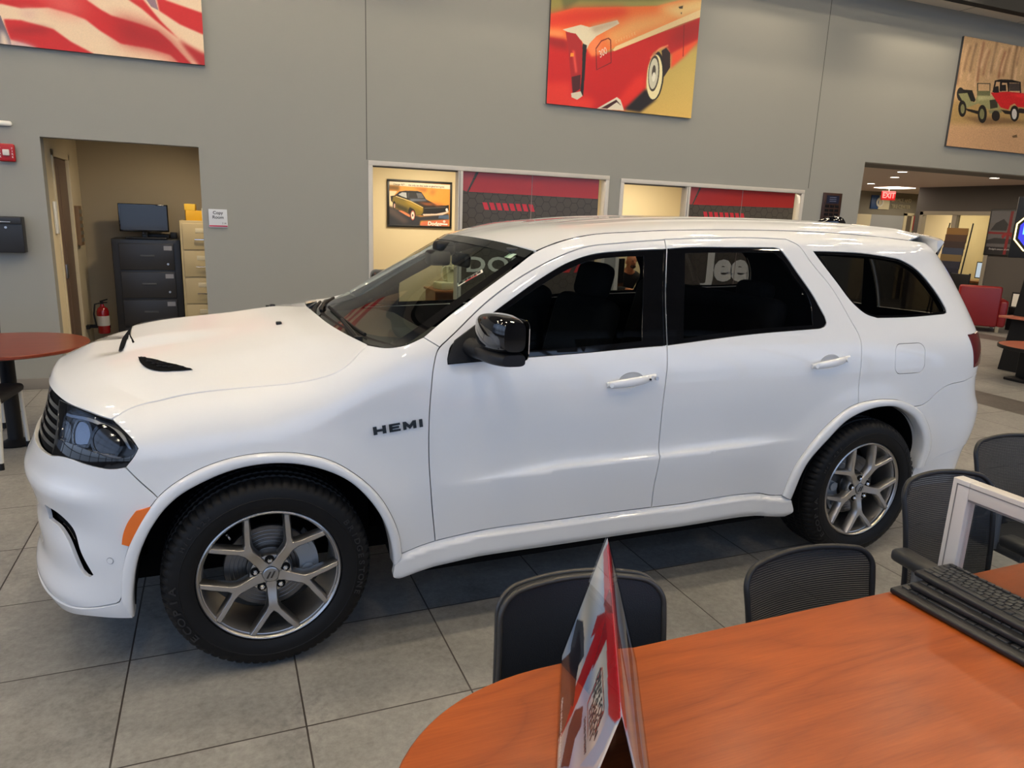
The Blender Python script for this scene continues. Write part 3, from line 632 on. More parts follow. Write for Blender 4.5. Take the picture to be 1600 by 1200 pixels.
def handle(side, s0, z0, s1, z1, parent, keyhole):
    p0, n0 = sidepoint(s0, z0, 0, side); p1, n1 = sidepoint(s1, z1, 0, side); d = (p1-p0); L = d.length; d.normalize(); n = n0; u = n.cross(d).normalized()
    if u.z < 0: u = -u
    mb = MB(); R = []
    # recess bowl: a shallow dark dish under the grip
    K = 26
    for i in range(K+1):
        t = i/K; x = t*L; bow = .030*math.sin(PI*min(1, t*1.15))**.6 if t < .87 else .030*math.sin(PI*min(1, .87*1.15))**.6
        w = .0185*(.78+.28*math.sin(PI*min(1, t*1.1))); th = .009
        if t < .04: w *= .75
        c = p0+d*x+n*(bow+.004)
        R.append([c+u*(w*math.cos(a))+n*(th*math.sin(a)) for a in [2*PI*k/14 for k in range(14)]])
    vs = [tuple(v) for r in R for v in r]; m_ = 14
    fs = [(i*m_+k, i*m_+(k+1) % m_, (i+1)*m_+(k+1) % m_, (i+1)*m_+k) for i in range(K) for k in range(m_)]+[list(range(m_)), [K*m_+k for k in range(m_)]]
    mb.add(vs, fs)
    for x, r in ((.012, .011), (L-.03, .013)): mb.tube([tuple(p0+d*x), tuple(p0+d*x+n*.03)], r, 10)
    h = mb.build('door_handle', paint, parent, 40)
    if keyhole:
        e_ = MB(); c = p0+d*(L*.93)+n*.043; e_.tube([tuple(c-n*.008), tuple(c+n*.003)], .0085, 20); e_.build('lock_cylinder', steel, h, 30)
        e_ = MB(); c = p0+d*(L*.80)+n*.042; e_.tube([tuple(c-n*.005), tuple(c+n*.001)], .0045, 14); e_.build('keyless_button', blk, h, 30)
    return h
def flare(outer, inner, parent, side, low=0):
    n = 90; O = crv(outer, np.linspace(0, 1, n)); I = crv(inner, np.linspace(0, 1, n)); rows = []
    for k, (w, off) in enumerate(((0, -.002), (0, .006), (.06, .014), (.25, .019), (.5, .020), (.75, .019), (.93, .015), (1.0, .006), (1.0, -.020), (1.02, -.055))):
        q = O*(1-w)+I*w; p, nn = surf_pn(band, q[:, 0], q[:, 1])
        if off < -.01: nn = nn*0+np.array([0, -1., 0])
        rows.append(p+nn*off)
    return strip_mesh('wheel_arch', rows, paint, parent, side, smooth=60)
def liner(inner, parent, side, cx):
    n = 60; I = crv(inner, np.linspace(0, 1, n)); p = band(I[:, 0], I[:, 1]); rows = []
    for d, g in ((.045, 0), (.10, .004), (.24, .012), (.42, .012)):
        r = p.copy(); r[:, 1] += d; c = np.array([cx, 0, .38]); v = r-c; v[:, 1] = 0; L = np.linalg.norm(v, axis=1)[:, None]; r = r+v/L*g; rows.append(r)
    return strip_mesh('wheel_well_liner', rows, void, parent, side)
# ---- wheels
def y_spoke(th0, cup):
    """one Y spoke as a closed outline in (x, z), pointing to angle th0"""
    def P(r, a): return (r*math.cos(th0+a), r*math.sin(th0+a))
    half = []   # one side, from the hub outwards, then the fork
    L = [(.034, .62), (.046, .52), (.058, .34), (.075, .265), (.098, .190), (.125, .150), (.150, .195), (.180, .280), (.215, .340), (.2525, .385)]
    tip = [(.2525, .300), (.215, .225), (.185, .150), (.162, .070), (.152, .0)]
    left = [P(r, a) for r, a in L]+[P(r, a) for r, a in tip]; right = [P(r, -a) for r, a in L]+[P(r, -a) for r, a in tip[:-1]]
    return left+right[::-1]
def dish(r): return -.006-.030*sst(.035, .10, .14-r)-.010*sst(.12, .245, r)*-1
def sst(a, b, x): t = min(1, max(0, (x-a)/(b-a))); return t*t*(3-2*t)
def spoke_depth(r): return .013*sst(.05, .13, r)+.006*sst(.13, .24, r)
def wheel_mesh():
    mb = MB(); RIM = .2585
    # barrel and lip, axis = local Y (outside towards -Y)
    prof = [(.2500, -.010), (.2535, -.019), (.2590, -.0225), (.2640, -.019), (.2655, -.008), (.262, .004), (.2585, .010), (.255, .020), (.250, .045), (.248, .09), (.248, .14), (.248, .19), (.252, .205), (.246, .207), (.243, .185), (.240, .16), (.2395, .10), (.2405, .05), (.2435, .012), (.2475, -.002)]
    M = Matrix.Rotation(-PI/2, 4, 'X')  # local Z -> +Y
    mb.lathe(prof[:5]+[prof[-1]], 96, M, 0); mb.lathe(prof[4:]+prof[-1:], 96, M, 1)
    mb.lathe([(.0, .004), (.045, .004), (.076, .008), (.082, .020), (.082, .075), (0.0, .075)], 40, M, 0)
    for k in range(5):
        o = y_spoke(PI*1.5+k*2*PI/5, 0); o = join([[a, b] for a, b in zip(o, o[1:]+o[:1])], .012); i1 = inset(o, .0035)
        n = len(o)
        gx, gy = np.meshgrid(np.arange(-.26, .26, .011), np.arange(-.26, .26, .011)); gx = gx.ravel(); gy = gy.ravel(); q = in_poly(gx, gy, inset(i1, .004)); gx = gx[q]; gy = gy[q]
        pts = [Vector(p) for p in i1]+[Vector((a, b)) for a, b in zip(gx, gy)]
        vo, _, fo, *_ = delaunay_2d_cdt(pts, [(i, (i+1) % n) for i in range(n)], [], 0, 1e-6)
        vo = [tuple(v) for v in vo]; fr = []
        cen = np.array([[sum(vo[i][0] for i in f)/3, sum(vo[i][1] for i in f)/3] for f in fo]); kp = in_poly(cen[:, 0], cen[:, 1], i1)
        fr = [f for f, z in zip(fo, kp) if z]
        V = [(x, -spoke_depth(math.hypot(x, z)), z) for x, z in vo]
        mb.add(V, fr, 0)
        A = [(x, -spoke_depth(math.hypot(x, z)), z) for x, z in i1]; B = [(x, -spoke_depth(math.hypot(x, z))+.004, z) for x, z in o]
        i2 = inset(o, -.004); C = [(x, -spoke_depth(math.hypot(x, z))+.040, z) for x, z in (i2)]
        mb.add(A+B+C, [(r*n+i, r*n+(i+1) % n, (r+1)*n+(i+1) % n, (r+1)*n+i) for r in (0, 1) for i in range(n)], 0)
    return mb
def tire_mesh():
    mb = MB(); NS = 288
    P = [(.262, -.004), (.268, -.022), (.280, -.030), (.300, -.034), (.318, -.0345), (.3205, -.0362), (.3225, -.0345), (.340, -.032), (.356, -.026), (.368, -.016), (.3760, -.004), (.3812, .010), (.3842, .028), (.3772, .031), (.3772, .041), (.3852, .044), (.3860, .075), (.3790, .078), (.3790, .090), (.3862, .093), (.3862, .115)]
    full = P+[(r, .23-h) for r, h in P[::-1]]
    vs = []; n = len(full)
    for k in range(NS):
        t = 2*PI*k/NS
        for i, (r, h) in enumerate(full):
            j = min(i, n-1-i)
            if 8 <= j <= 12 and k % 4 == 0: r -= (.0025, .006, .0075, .0075, .0065)[j-8]
            if j in (15, 16) and k % 3 == 0: r -= .004
            if j >= 19 and k % 3 == 1: r -= .003
            vs.append((r*math.cos(t), h, r*math.sin(t)))
    fs = [(k*n+i, ((k+1) % NS)*n+i, ((k+1) % NS)*n+i+1, k*n+i+1) for k in range(NS) for i in range(n-1)]
    mb.add(vs, fs); return mb
def ring_text(txt, R, a0, da, size, parent, name='raised_lettering', y=-.0355, sx=1.0):
    """letters standing on a circle, tops outwards, running clockwise from angle a0 (seen from outside)"""
    me = None; bm = bmesh.new()
    for i, ch in enumerate(txt):
        if ch == ' ': continue
        l = text_mesh(ch, size, ext=.0009, bold=.0006, sx=sx); a = a0-da*i
        M = Matrix.Translation((R*math.cos(a), y, R*math.sin(a))) @ Matrix.Rotation(-(a-PI/2), 4, 'Y') @ Euler((PI/2, 0, 0)).to_matrix().to_4x4()
        l.transform(M); bm.from_mesh(l); bpy.data.meshes.remove(l)
    me = bpy.data.meshes.new(name); bm.to_mesh(me); bm.free(); return link(name, me, mat('tire_letters', (.011, .011, .012), .5), parent)
RIMO = None
def wheel(x, side, rot, full=True):
    w = wheel_mesh().build('wheel', [alloy, mat('barrel_alloy_lit', (.62, .60, .57), .42, metal=1)], carroot, 38)  # barrel: rim alloy lightened and warmed to stand in for light through the spokes
    w.location = (x, -.914 if side < 0 else .914, .386); w.rotation_euler = (0, rot, 0 if side < 0 else PI)
    tire_mesh().build('tire', rubber, w, 30)
    ring_text('BRIDGESTONE', .340, math.radians(32), math.radians(5.3), .030, w, sx=1.25)
    ring_text('ECOPIA', .340, math.radians(214), math.radians(7.2), .034, w, sx=1.5)
    ring_text('H/L', .338, math.radians(150), math.radians(4.2), .020, w, sx=1.3); ring_text('422', .338, math.radians(134), math.radians(4.2), .020, w, sx=1.3)
    c = MB(); M = Matrix.Rotation(-PI/2, 4, 'X')
    c.lathe([(.0, -.007), (.026, -.0065), (.030, -.004), (.031, .006), (.0, .006)], 40, M); cap = c.build('center_cap', mat('cap_silver', (.36, .36, .36), .3, metal=1), w, 30)
    s = MB()
    for ox in (-.0075, .0075): s.prism([(ox-.0105, -.013), (ox-.0035, -.013), (ox+.0105, .013), (ox+.0035, .013)], -.0085, -.005, XZ())
    s.build('emblem', gblk, cap, 0)
    for k in range(5):
        a = PI/2+k*2*PI/5; q = MB(); T = Matrix.Translation((.0585*math.cos(a), 0, .0585*math.sin(a))) @ M
        q.lathe([(.0, -.012), (.006, -.011), (.0095, -.006), (.0105, .0), (.0105, .022), (.0, .022)], 6, T); q.lathe([(0, .0030), (.0172, .0030), (.0178, .0050)], 24, T, 1)
        q.build('lug_nut', [chrome, void], w, 30)
    d = MB(); d.lathe([(.085, .075), (.165, .075), (.168, .078), (.168, .100), (.165, .103), (.085, .103)], 72, M); d.lathe([(.0, .058), (.085, .058), (.088, .064), (.088, .11)], 40, M)
    for r in (.10, .115, .13, .145): d.lathe([(r, .0745), (r+.002, .0738), (r+.004, .0745)], 60, M)
    d.build('brake_disc', iron, w, 30)
    q = MB(); base = PI/2-math.radians(74) if side < 0 else PI/2+math.radians(74)
    for ai in range(7):
        pass
    O = [(.185*math.cos(t), .185*math.sin(t)) for t in np.linspace(-.55, .55, 14)]+[(.112*math.cos(t), .112*math.sin(t)) for t in np.linspace(.45, -.45, 12)]
    dr = .0 if x < 1 else PI
    O = [(a*math.cos(dr+.15)-b*math.sin(dr+.15), a*math.sin(dr+.15)+b*math.cos(dr+.15)) for a, b in O]
    q.prism(O, .050, .118, XZ())
    for t in (-.32, .32):
        cx, cz = .145*math.cos(t+dr+.15), .145*math.sin(t+dr+.15); q.tube([(cx, .040, cz), (cx, .056, cz)], .024, 20)
    q.build('brake_caliper', mat('caliper_grey', (.30, .32, .34), .42, metal=.6), w, 30)
    q = MB(); a = math.radians(128); q.tube([(.232*math.cos(a), .01, .232*math.sin(a)), (.214*math.cos(a), -.006, .214*math.sin(a))], [.0045, .0035], 8); q.build('valve_stem', chrome, w, 30)
    return w
CREASE = [(x, float(np.interp(x, [.65, .98, 1.2, 1.7, 2.2, 2.4], [.676, .690, .702, .706, .713, .716]))) for x in np.arange(.66, 2.6, .010)]
PT1 = cat(dens([(1.799, 1.632), (1.759, 1.461), (1.722, 1.213)], .02), dens([(1.722, 1.213), (1.7355, 1.214)], .01), dens([(1.7355, 1.214), (1.771, 1.461), (1.811, 1.634)], .02), dens([(1.811, 1.634), (1.799, 1.632)], .01))
PT2 = cat(dens([(1.8165, 1.635), (1.777, 1.461), (1.7410, 1.214)], .02), dens([(1.7410, 1.214), (1.747, 1.215)], .01), dens([(1.747, 1.215), (1.784, 1.461), (1.825, 1.635)], .02), dens([(1.825, 1.635), (1.8165, 1.635)], .01))
HB1 = (1.412, 1.055, 1.662, 1.079); HB2 = (2.573, 1.086, 2.815, 1.117)
def bowl_o(a, b, c, d, k=1.0):
    cx, cz = a+(c-a)*.50, b+(d-b)*.50+.004; an = math.atan2(d-b, c-a); return [(cx+k*(.060*math.cos(t)*math.cos(an)-.031*math.sin(t)*math.sin(an)), cz+k*(.060*math.cos(t)*math.sin(an)+.031*math.sin(t)*math.cos(an))) for t in [2*PI*i/36 for i in range(36)]]
def bowl(hb, parent, side):
    rows = []
    for k, dp in ((1.05, .001), (.96, .006), (.8, .014), (.55, .019), (.25, .0205), (.02, .021)):
        q = np.array(bowl_o(*hb, k)); p, nn = surf_pn(band, q[:, 0], q[:, 1]); rows.append(p-nn*dp)
    strip_mesh('handle_recess', rows, paint, parent, side, closed=True)
SKX = [p[0] for p in SK_TOP]; SKZ = [p[1] for p in SK_TOP]
def skirt_s(s, z):
    P, N = surf_pn(band, s, z); d = np.interp(s, SKX, SKZ)-z; e = sstep(0, .028, d)*.020+sstep(.028, .10, d)*.006-sstep(.085, .135, d)*.022
    return P+N*(e-.002)[..., None]
def build_car():
    R = carroot
    for side in (-1, 1):
        f = patch('front_fender', fender, paint, R, side, lip=.02)
        d1 = patch('front_door', door1, paint, R, side, holes=[HOLE1, bowl_o(*HB1)], h=.014, gap=.0030, lip=.02, crease=CREASE); glass_unit(HOLE1, IN1, d1, side, fr_glass)
        d2 = patch('rear_door', door2, paint, R, side, holes=[HOLE2, bowl_o(*HB2)], h=.014, gap=.0026, lip=.02, crease=CREASE)
        patch('pillar_trim', PT1, trim_m, d1, side, off=.0012, lip=.006, gap=0); patch('pillar_trim', PT2, trim_m, d2, side, off=.0012, lip=.006, gap=0); glass_unit(HOLE2, IN2, d2, side, pv_glass)
        bowl(HB1, d1, side); bowl(HB2, d2, side); handle(side, 1.412, 1.055, 1.662, 1.079, d1, side < 0); handle(side, 2.573, 1.086, 2.815, 1.117, d2, False)
        q = patch('quarter_panel', side_frame, paint, R, side, holes=[HOLE3, FUEL]) if side < 0 else patch('quarter_panel', side_frame, paint, R, side, holes=[HOLE3])
        glass_unit(HOLE3, IN3, q, side, q_glass, -.004)
        if side < 0: patch('fuel_door', FUEL, paint, q, side, off=-.0005, gap=.0015, lip=.006)
        patch('rear_bumper', rear_bumper, paint, R, side); patch('rear_valance', rear_lower, paint, R, side, off=-.004)
        h_ = patch('liftgate', hatch, paint, R, side, holes=[HGLASS], h=.04); patch('window_glass', HGLASS, h_glass, h_, side, off=-.003, lip=0, h=.04)
        patch('tail_light', TLAMP, redlens, R, side, off=.004)
        p_, n_ = sidepoint(3.70, 1.13, 0, side)
        fb = patch('front_bumper', bumper, paint, R, side, holes=[SLOT], h=.018)
        patch('air_slot', SLOT, void, fb, side, off=-.028, lip=0, gap=-.006); patch('lower_lip', lower_lip, paint, fb, side, off=.006, h=.018)
        mk_ = join([[(-.425, .706), (-.388, .716)], [(-.388, .716), (-.400, .684), (-.432, .620), (-.452, .577)], [(-.452, .577), (-.470, .585)], [(-.470, .585), (-.464, .617), (-.444, .674), (-.425, .706)]], .01)
        patch('side_marker', mk_, amber, fb, side, off=.010, lip=.012, gap=0)
        sp, sn = sidepoint(-.515, .515, 0, side); s = MB(); s.tube([tuple(sp-sn*.004), tuple(sp+sn*.0022)], .0105, 24); s.build('parking_sensor', paint, fb, 30)
        s = MB(); s.tube([tuple(sp-sn*.003), tuple(sp+sn*.0008)], .0125, 24); s.build('sensor_ring', mat('ring_grey', (.25, .25, .26), .5), fb, 30)
        gr_ = patch('grille', GRILLE, void, R, side, off=-.02, lip=.0, gap=0, h=.015)
        for zz in (.885, .915, .945, .975, 1.005): patch('grille_bar', join([[(-1.38, zz-.006), (-.79-(1.0-zz)*-.25, zz-.006)], [(-.79-(1.0-zz)*-.25, zz-.006), (-.79-(1.0-zz)*-.25, zz+.006)], [(-.79-(1.0-zz)*-.25, zz+.006), (-1.38, zz+.006)], [(-1.38, zz+.006), (-1.38, zz-.006)]], .02), gblk, gr_, side, off=-.008, lip=.010, gap=0)
        # headlight: housing, inner lamps, clear lens
        hl = patch('headlight', LAMP_ALL, lamphouse, R, side, off=-.030, lip=0, gap=0, h=.015)
        patch('lamp_surround', LAMP_ALL, gblk, hl, side, holes=[inset(LENS, .004)], off=-.001, lip=.03, gap=.001, h=.015)
        patch('clear_lens', inset(LENS, .004), lamp_clear, hl, side, off=.0, lip=0, gap=0, h=.015)
        for pl, mm, of in (([(-.60, .93), (-.66, .925), (-.672, .965), (-.655, .992), (-.61, .99), (-.592, .96)], reflector, -.016), ([(-.49, .905), (-.555, .915), (-.572, .955), (-.55, .985), (-.505, .975), (-.475, .94)], smoke, -.012),
                           ([(-.735, .93), (-.70, .928), (-.705, .965), (-.74, .968)], smoke, -.014)):
            L_ = cat(dens(pl+[pl[0]], .012)); patch('projector_lamp', L_, mm, hl, side, off=of, lip=.012, gap=0, h=.02); patch('projector_bezel', inset(L_, -.012), gblk, hl, side, holes=[inset(L_, -.002)], off=of+.003, lip=.014, gap=0, h=.02)
        patch('light_guide', join([[(-.735, .998), (-.56, .995), (-.47, .960), (-.445, .925)], [(-.445, .925), (-.437, .922)], [(-.437, .922), (-.462, .968), (-.555, 1.004), (-.735, 1.006)], [(-.735, 1.006), (-.735, .998)]], .01), reflector, hl, side, off=-.010, lip=.006, gap=0)
        patch('light_guide', join([[(-.74, .913), (-.60, .906), (-.47, .888)], [(-.47, .888), (-.47, .895)], [(-.47, .895), (-.60, .914), (-.74, .921)], [(-.74, .921), (-.74, .913)]], .01), mat('lamp_grey', (.16, .16, .17), .3), hl, side, off=-.008, lip=.006, gap=0)
        for a, b, cx in ((FL_F, FL_FI, 0), (FL_R, FL_RI, 3.042)): liner(b, flare(a, b, R, side), side, cx)
        patch('side_skirt', skirt, paint, R, side, lip=.03, S=skirt_s, h=.012)
        # dark inner skin that closes the gaps between panels
        shell = cat(dens([(-1.38, .26), (-.46, .31)], .04), [p for p in dens(FL_FI[1:], .03)], dens([(.50, .34), (2.50, .34)], .05), [p for p in dens(FL_RI, .03)], dens([(3.42, .40), (4.6, .38)], .05),
                    dens([(4.6, 1.64), (3.93, 1.64)], .05), dens([(3.9, 1.66), (3.5, 1.69), (2.5, 1.70), (1.69, 1.68), (1.4, 1.65), (1.17, 1.585), (.9, 1.43), (.62, 1.25), (.40, 1.20), (.2, 1.105), (0, 1.08), (-.3, 1.05), (-.45, 1.02), (-1.38, 1.03)], .03))
        patch('inner_shell', shell, void, R, side, holes=[inset(HOLE1, .012), inset(HOLE2, .012), inset(HOLE3, .008), inset(HGLASS, .010), inset(SLOT, -.02)], off=-.036, lip=0, gap=0, h=.05)
    # hood with its vents
    hd = gpatch('hood', hood, paint, R, 90, 50, 0, 1, .997)
    gpatch('hood_underside', lambda a, t: hood0(a, t)-np.array([0, 0, .045]), void, hd, 20, 10, 0.02, .98, .97, lip=0)
    def onhood(px, py, dz):     # height of the hood skin over a plan position
        return Vector((px, py, hoodz(px, py)+dz))
    A_, T_ = np.meshgrid(np.linspace(0, 1, 160), np.linspace(0, 1, 80)); HP = hood(A_, T_).reshape(-1, 3)
    def hoodz(px, py):
        d = (HP[:, 0]-px)**2+(np.abs(HP[:, 1])-abs(py))**2; k = np.argsort(d)[:4]; w = 1/(d[k]+1e-7); return float((HP[k, 2]*w).sum()/w.sum())
    ventm = mat('vent_mesh', (.010, .010, .011), .35)
    for sy in (-1, 1):
        o = dens([(-.437, -.425), (-.425, -.49), (-.398, -.55), (-.36, -.583), (-.30, -.602), (-.235, -.612)], .01)+dens([(-.235, -.612), (-.285, -.565), (-.335, -.525), (-.38, -.475), (-.437, -.425)], .01)[1:-1]
        mb = MB(); c = len(o); P = [tuple(onhood(a, b, .0035)) for a, b in o]; P = [(x, y*-sy, z) for x, y, z in P]
        inn = inset(o, .010); Q = [onhood(a, b, .005) for a, b in inn]; Q = [(v.x, v.y*-sy, v.z) for v in Q]
        cc = (sum(v[0] for v in Q)/c, sum(v[1] for v in Q)/c, sum(v[2] for v in Q)/c+.005)
        mb.add(P+Q+[cc], [(i, (i+1) % c, c+(i+1) % c, c+i) for i in range(c)]+[(c+i, c+(i+1) % c, 2*c) for i in range(c)])
        v = mb.build('hood_vent', void, hd, 0)
        g = MB()
        for ix in range(-5, 8):
            for iy in range(-2, 7):
                x = -.335+ix*.020; y = -.535-(iy-2)*.0173+(ix % 2)*.0087
                if in_poly(np.array([x]), np.array([y]), inset(o, .018))[0]:
                    g.tube([tuple(Vector(((onhood(x+.0085*math.cos(a), y+.0085*math.sin(a), .011)).x, (y+.0085*math.sin(a))*-sy, onhood(x, y, .011).z))) for a in [PI/3*k for k in range(6)]], .0016, 5, closed=True)
        g.build('honeycomb_mesh', mat('mesh_grey', (.02, .02, .022), .85, spec=.05), v, 0)
    # forward-facing scoop mouth in the middle
    mb = MB(); n = 24; T = []; B = []
    for i in range(n+1):
        y = -.27+.54*i/n; e = 1-abs(2*i/n-1)**3; w_ = .03*(1-e); zt = hoodz(-.484+w_, y)+.003; zb = hoodz(-.526+w_*.3, y)+.003
        T.append((-.490+w_, y, max(zt, zb+.002))); B.append((-.532+w_*.3, y, zb))
    mb.add(T+B, [(i, i+1, n+2+i, n+1+i) for i in range(n)]); mb.build('scoop_mouth', void, hd, 0)
    for y in (-.30, 0.02, .34):
        p = onhood(.11 if y else .12, y, .0); w = MB(); w.box(p.x-.012, p.x+.012, p.y-.014, p.y+.014, p.z-.004, p.z+.009, b=.004); w.build('washer_nozzle', blk, hd, 30)
    # windshield, cowl, wipers
    ws = gpatch('windshield', wshield, ws_glass, R, 30, 24, 0, 1, .995, lip=0)
    def fr(a0, a1, t0, t1, name, side=1, up=.0015):
        na, nt_ = 30, 6; rows = []
        for a in np.linspace(a0, a1, na):
            t = np.linspace(t0, t1, nt_) if not callable(t0) else np.linspace(t0(a), t1, nt_)
            p = wshield(np.full(nt_, a), np.abs(t)); p = p+np.array([-.5, 0, .86])*up; rows.append([(x, y if side > 0 else -y, z) for x, y, z in p])
        return rows
    for sd in (1, -1): strip_mesh('glass_border', fr(0, .995, lambda a: .935-.03*(1-a), .996, '', sd), trim_m, ws)
    rows = [[tuple(q) for q in (lambda p: np.stack([p[:, 0], p[:, 1]*np.where(T2 < 0, -1, 1), p[:, 2]], 1)+np.array([-.001, 0, .0015]))(wshield(np.full(41, a), np.abs(T2)))] for T2 in [np.linspace(-.99, .99, 41)] for a in (.93, .96, .998)]
    strip_mesh('glass_border', rows, mat('shade_band', (.03, .032, .03), .1), ws)
    T2 = np.linspace(-.99, .99, 41)
    def wide(f, dx=0, dz=0):
        p = f(np.abs(T2)); return [tuple(q) for q in np.stack([p[:, 0]+dx, p[:, 1]*np.where(T2 < 0, -1, 1), p[:, 2]+dz], 1)]
    wb = lambda a: (lambda t: wshield(np.full(t.shape, a), t))
    strip_mesh('cowl', [wide(hood_rear, .004, -.045), wide(hood_rear, .035, -.052), wide(wb(0), -.01, -.02), wide(wb(.06), 0, .003)], blk, R)
    for ya, yb, ex in ((-.62, -.05, 0), (-.02, .60, 1)):
        def wp(y, a, up): p = wshield(np.array(a), np.array(min(.98, abs(y)/.80))); return Vector((p[0], y, p[2]))+Vector((-.5, 0, .86))*up
        w = MB(); k0 = wp(ya, .0, .0)+Vector((-.01, 0, .0)); m1 = wp(ya+.12, .03, .03); m2 = wp((ya+yb)/2, .075, .028); e2 = wp(yb, .10, .016)
        w.tube([tuple(k0), tuple(m1), tuple(m2)], [.014, .011, .007], 8); w.tube([tuple(k0-Vector((0, 0, .02))), tuple(k0+Vector((0, 0, .022)))], .017, 14)
        arm = w.build('wiper', blk, R, 40)
        w = MB(); w.tube([tuple(wp(ya+.04+(yb-ya)*i/10, .055+.05*i/10+.01*math.sin(i/10*PI), .012)) for i in range(11)], .008, 6); w.build('wiper_blade', rubber, arm, 40)
    for nm, (a0, a1, t0, t1), mm, lines in (('barcode_sticker', (.50, .56, -.60, -.50), paper, 1), ('inspection_sticker', (.87, .915, .80, .88), mat('pale_green', (190, 214, 190), .6), 0)):
        pass
    def sticker(y, a, wdt, hgt, m, name, ang=0, bars=False):
        p, n = surf_pn(wshield, np.array([a]), np.array([abs(y)/(.727 if a < .8 else .68)])); c = Vector(p[0]); c.y = y; t = Vector((0, 1, 0)); upv = Vector((.84, 0, .54)); nn = Vector((-.54, 0, .84))
        tt = t*math.cos(ang)+upv*math.sin(ang); uu = upv*math.cos(ang)-t*math.sin(ang)
        mb = MB(); q = [c+tt*(sx*wdt/2)+uu*(sy*hgt/2)+nn*.003 for sx, sy in ((-1, -1), (1, -1), (1, 1), (-1, 1))]; mb.add([tuple(v) for v in q], [(0, 1, 2, 3)]); o = mb.build(name, m, ws, 0)
        if bars:
            mb = MB(); rr = random.Random(4)
            for i in range(34):
                x = -wdt*.44+wdt*.88*i/34; ww = rr.choice((.0008, .0016, .0024)); h0, h1 = (-.38, .30)
                q = [c+tt*(x+sx*ww)+uu*(sy*hgt)+nn*.004 for sx, sy in ((-1, h0), (1, h0), (1, h1), (-1, h1))]; mb.add([tuple(v) for v in q], [(0, 1, 2, 3)])
            mb.build('bars', blk, o, 0)
            mb = MB(); q = [c+tt*(sx*wdt)+uu*(sy*hgt)+nn*.0036 for sx, sy in ((-.2, .2), (.25, .2), (.25, .5), (-.2, .5))]; mb.add([tuple(v) for v in q], [(0, 1, 2, 3)]); mb.build('red_print', mat('sticker_red', (190, 30, 40), .6), o, 0)
    sticker(-.597, .667, .125, .052, paper, 'barcode_sticker', PI/2+.30, True)
    sticker(-.60, .912, .075, .035, mat('pale_green', (186, 210, 186), .6), 'inspection_sticker')
    # roof, spoiler, aerial
    rf = gpatch('roof', roof, paint, R, 70, 40, 0, 1, .995)
    for sd in (-1, 1):
        pr = [tuple(np.array(roof_side(np.array(a)))*np.array([1, -sd, 1])+np.array([0, 0, -.004])) for a in np.linspace(0, 1, 50)]; g = MB(); g.tube(pr, .0035, 6); g.build('roof_ditch', blk, rf, 40)
    mb = MB(); ys = np.linspace(-.63, .63, 23); rows = []
    for y in ys:
        e = abs(y)/.63; x0 = 3.752-.058*e*e; z0 = 1.761-.030*e**2.2-.020*e**6; x1 = 3.90-.07*e**2-.08*e**8; z1 = 1.742-.026*e**2.2-.010*e**8; dn = .012+.036*e**6
        rows.append([(x0, y, z0), ((x0+x1)/2, y, z0*.5+z1*.5+.006), (x1-.01, y, z1+.004), (x1, y, z1-.004), (x1-.012, y, z1-.022), (x1-.10+.03*e, y, z1-.035-dn), (x0+.02, y, z0-.05-dn*.8), (x0, y, z0-.012)])
    n = 8; mb.add([p for r in rows for p in r], [(i*n+k, i*n+(k+1) % n, (i+1)*n+(k+1) % n, (i+1)*n+k) for i in range(len(rows)-1) for k in range(n)]+[list(range(n)), [(len(rows)-1)*n+k for k in range(n)]])
    mb.build('rear_spoiler', paint, R, 42)
    mb = MB(); K = 14; rows = []
    for i in range(K+1):
        t = i/K; x = 3.385+.235*t; hgt = .062*math.sin(PI*min(1, t*.62))**.8*(1 if t < .96 else .75); wd = .034*math.sin(PI*min(.98, .08+t*.62)); zb = 1.782-.006*(t*2)
        rows.append([(x, wd*math.cos(a), zb+hgt*max(0, math.sin(a))**.75) for a in [PI*k/12 for k in range(13)]])
    mb.add([p for r in rows for p in r], [(i*13+k, i*13+k+1, (i+1)*13+k+1, (i+1)*13+k) for i in range(K) for k in range(12)]+[[K*13+k for k in range(13)]])
    mb.build('roof_aerial', gblk, rf, 45)
    # mirrors
    for sd in (-1, 1):
        def Y(p): return (p[0], p[1]*-sd, p[2])
        b = MB(); out = [(.70, 1.178), (.70, 1.20), (.735, 1.262), (.885, 1.352), (.92, 1.34), (.92, 1.185)]
        b.add([Y(tuple(band(np.array(s), np.array(z))+np.array([0, -.010, 0]))) for s, z in out]+[Y(tuple(band(np.array(s), np.array(z))+np.array([0, .012, 0]))) for s, z in out], [tuple(range(6))]+[(i, (i+1) % 6, 6+(i+1) % 6, 6+i) for i in range(6)])
        b.tube([Y((.80, -.88, 1.235)), Y((.815, -.95, 1.232)), Y((.835, -1.02, 1.240))], [.040, .034, .038], 14)
        base = b.build('side_mirror', blk, R, 40)
        def shellm(x0f, z0, z1, name, m, grow, par, top):
            K, Nn = 16, 28; rows = []
            for i in range(K+1):      # from inboard to outboard in y
                t = i/K; y = -.945-(.235)*t
                if t > .97: y = -1.178
                c = math.sin(PI*(.10+.80*t))**.35; hw = .056*c+grow; zc = (z0+z1)/2; hh = (z1-z0)/2*(math.sin(PI*(.13+.74*t))**.30)
                r = []
                for k in range(Nn):
                    a = 2*PI*k/Nn; ca, sa = math.cos(a), math.sin(a); ex = .55
                    xx = .842-t*.0+hw*(abs(ca)**ex)*(1 if ca > 0 else -1.30); zz = zc+hh*(abs(sa)**ex)*(1 if sa > 0 else -1)
                    r.append(Y((xx+.030*t, y, zz)))
                rows.append(r)
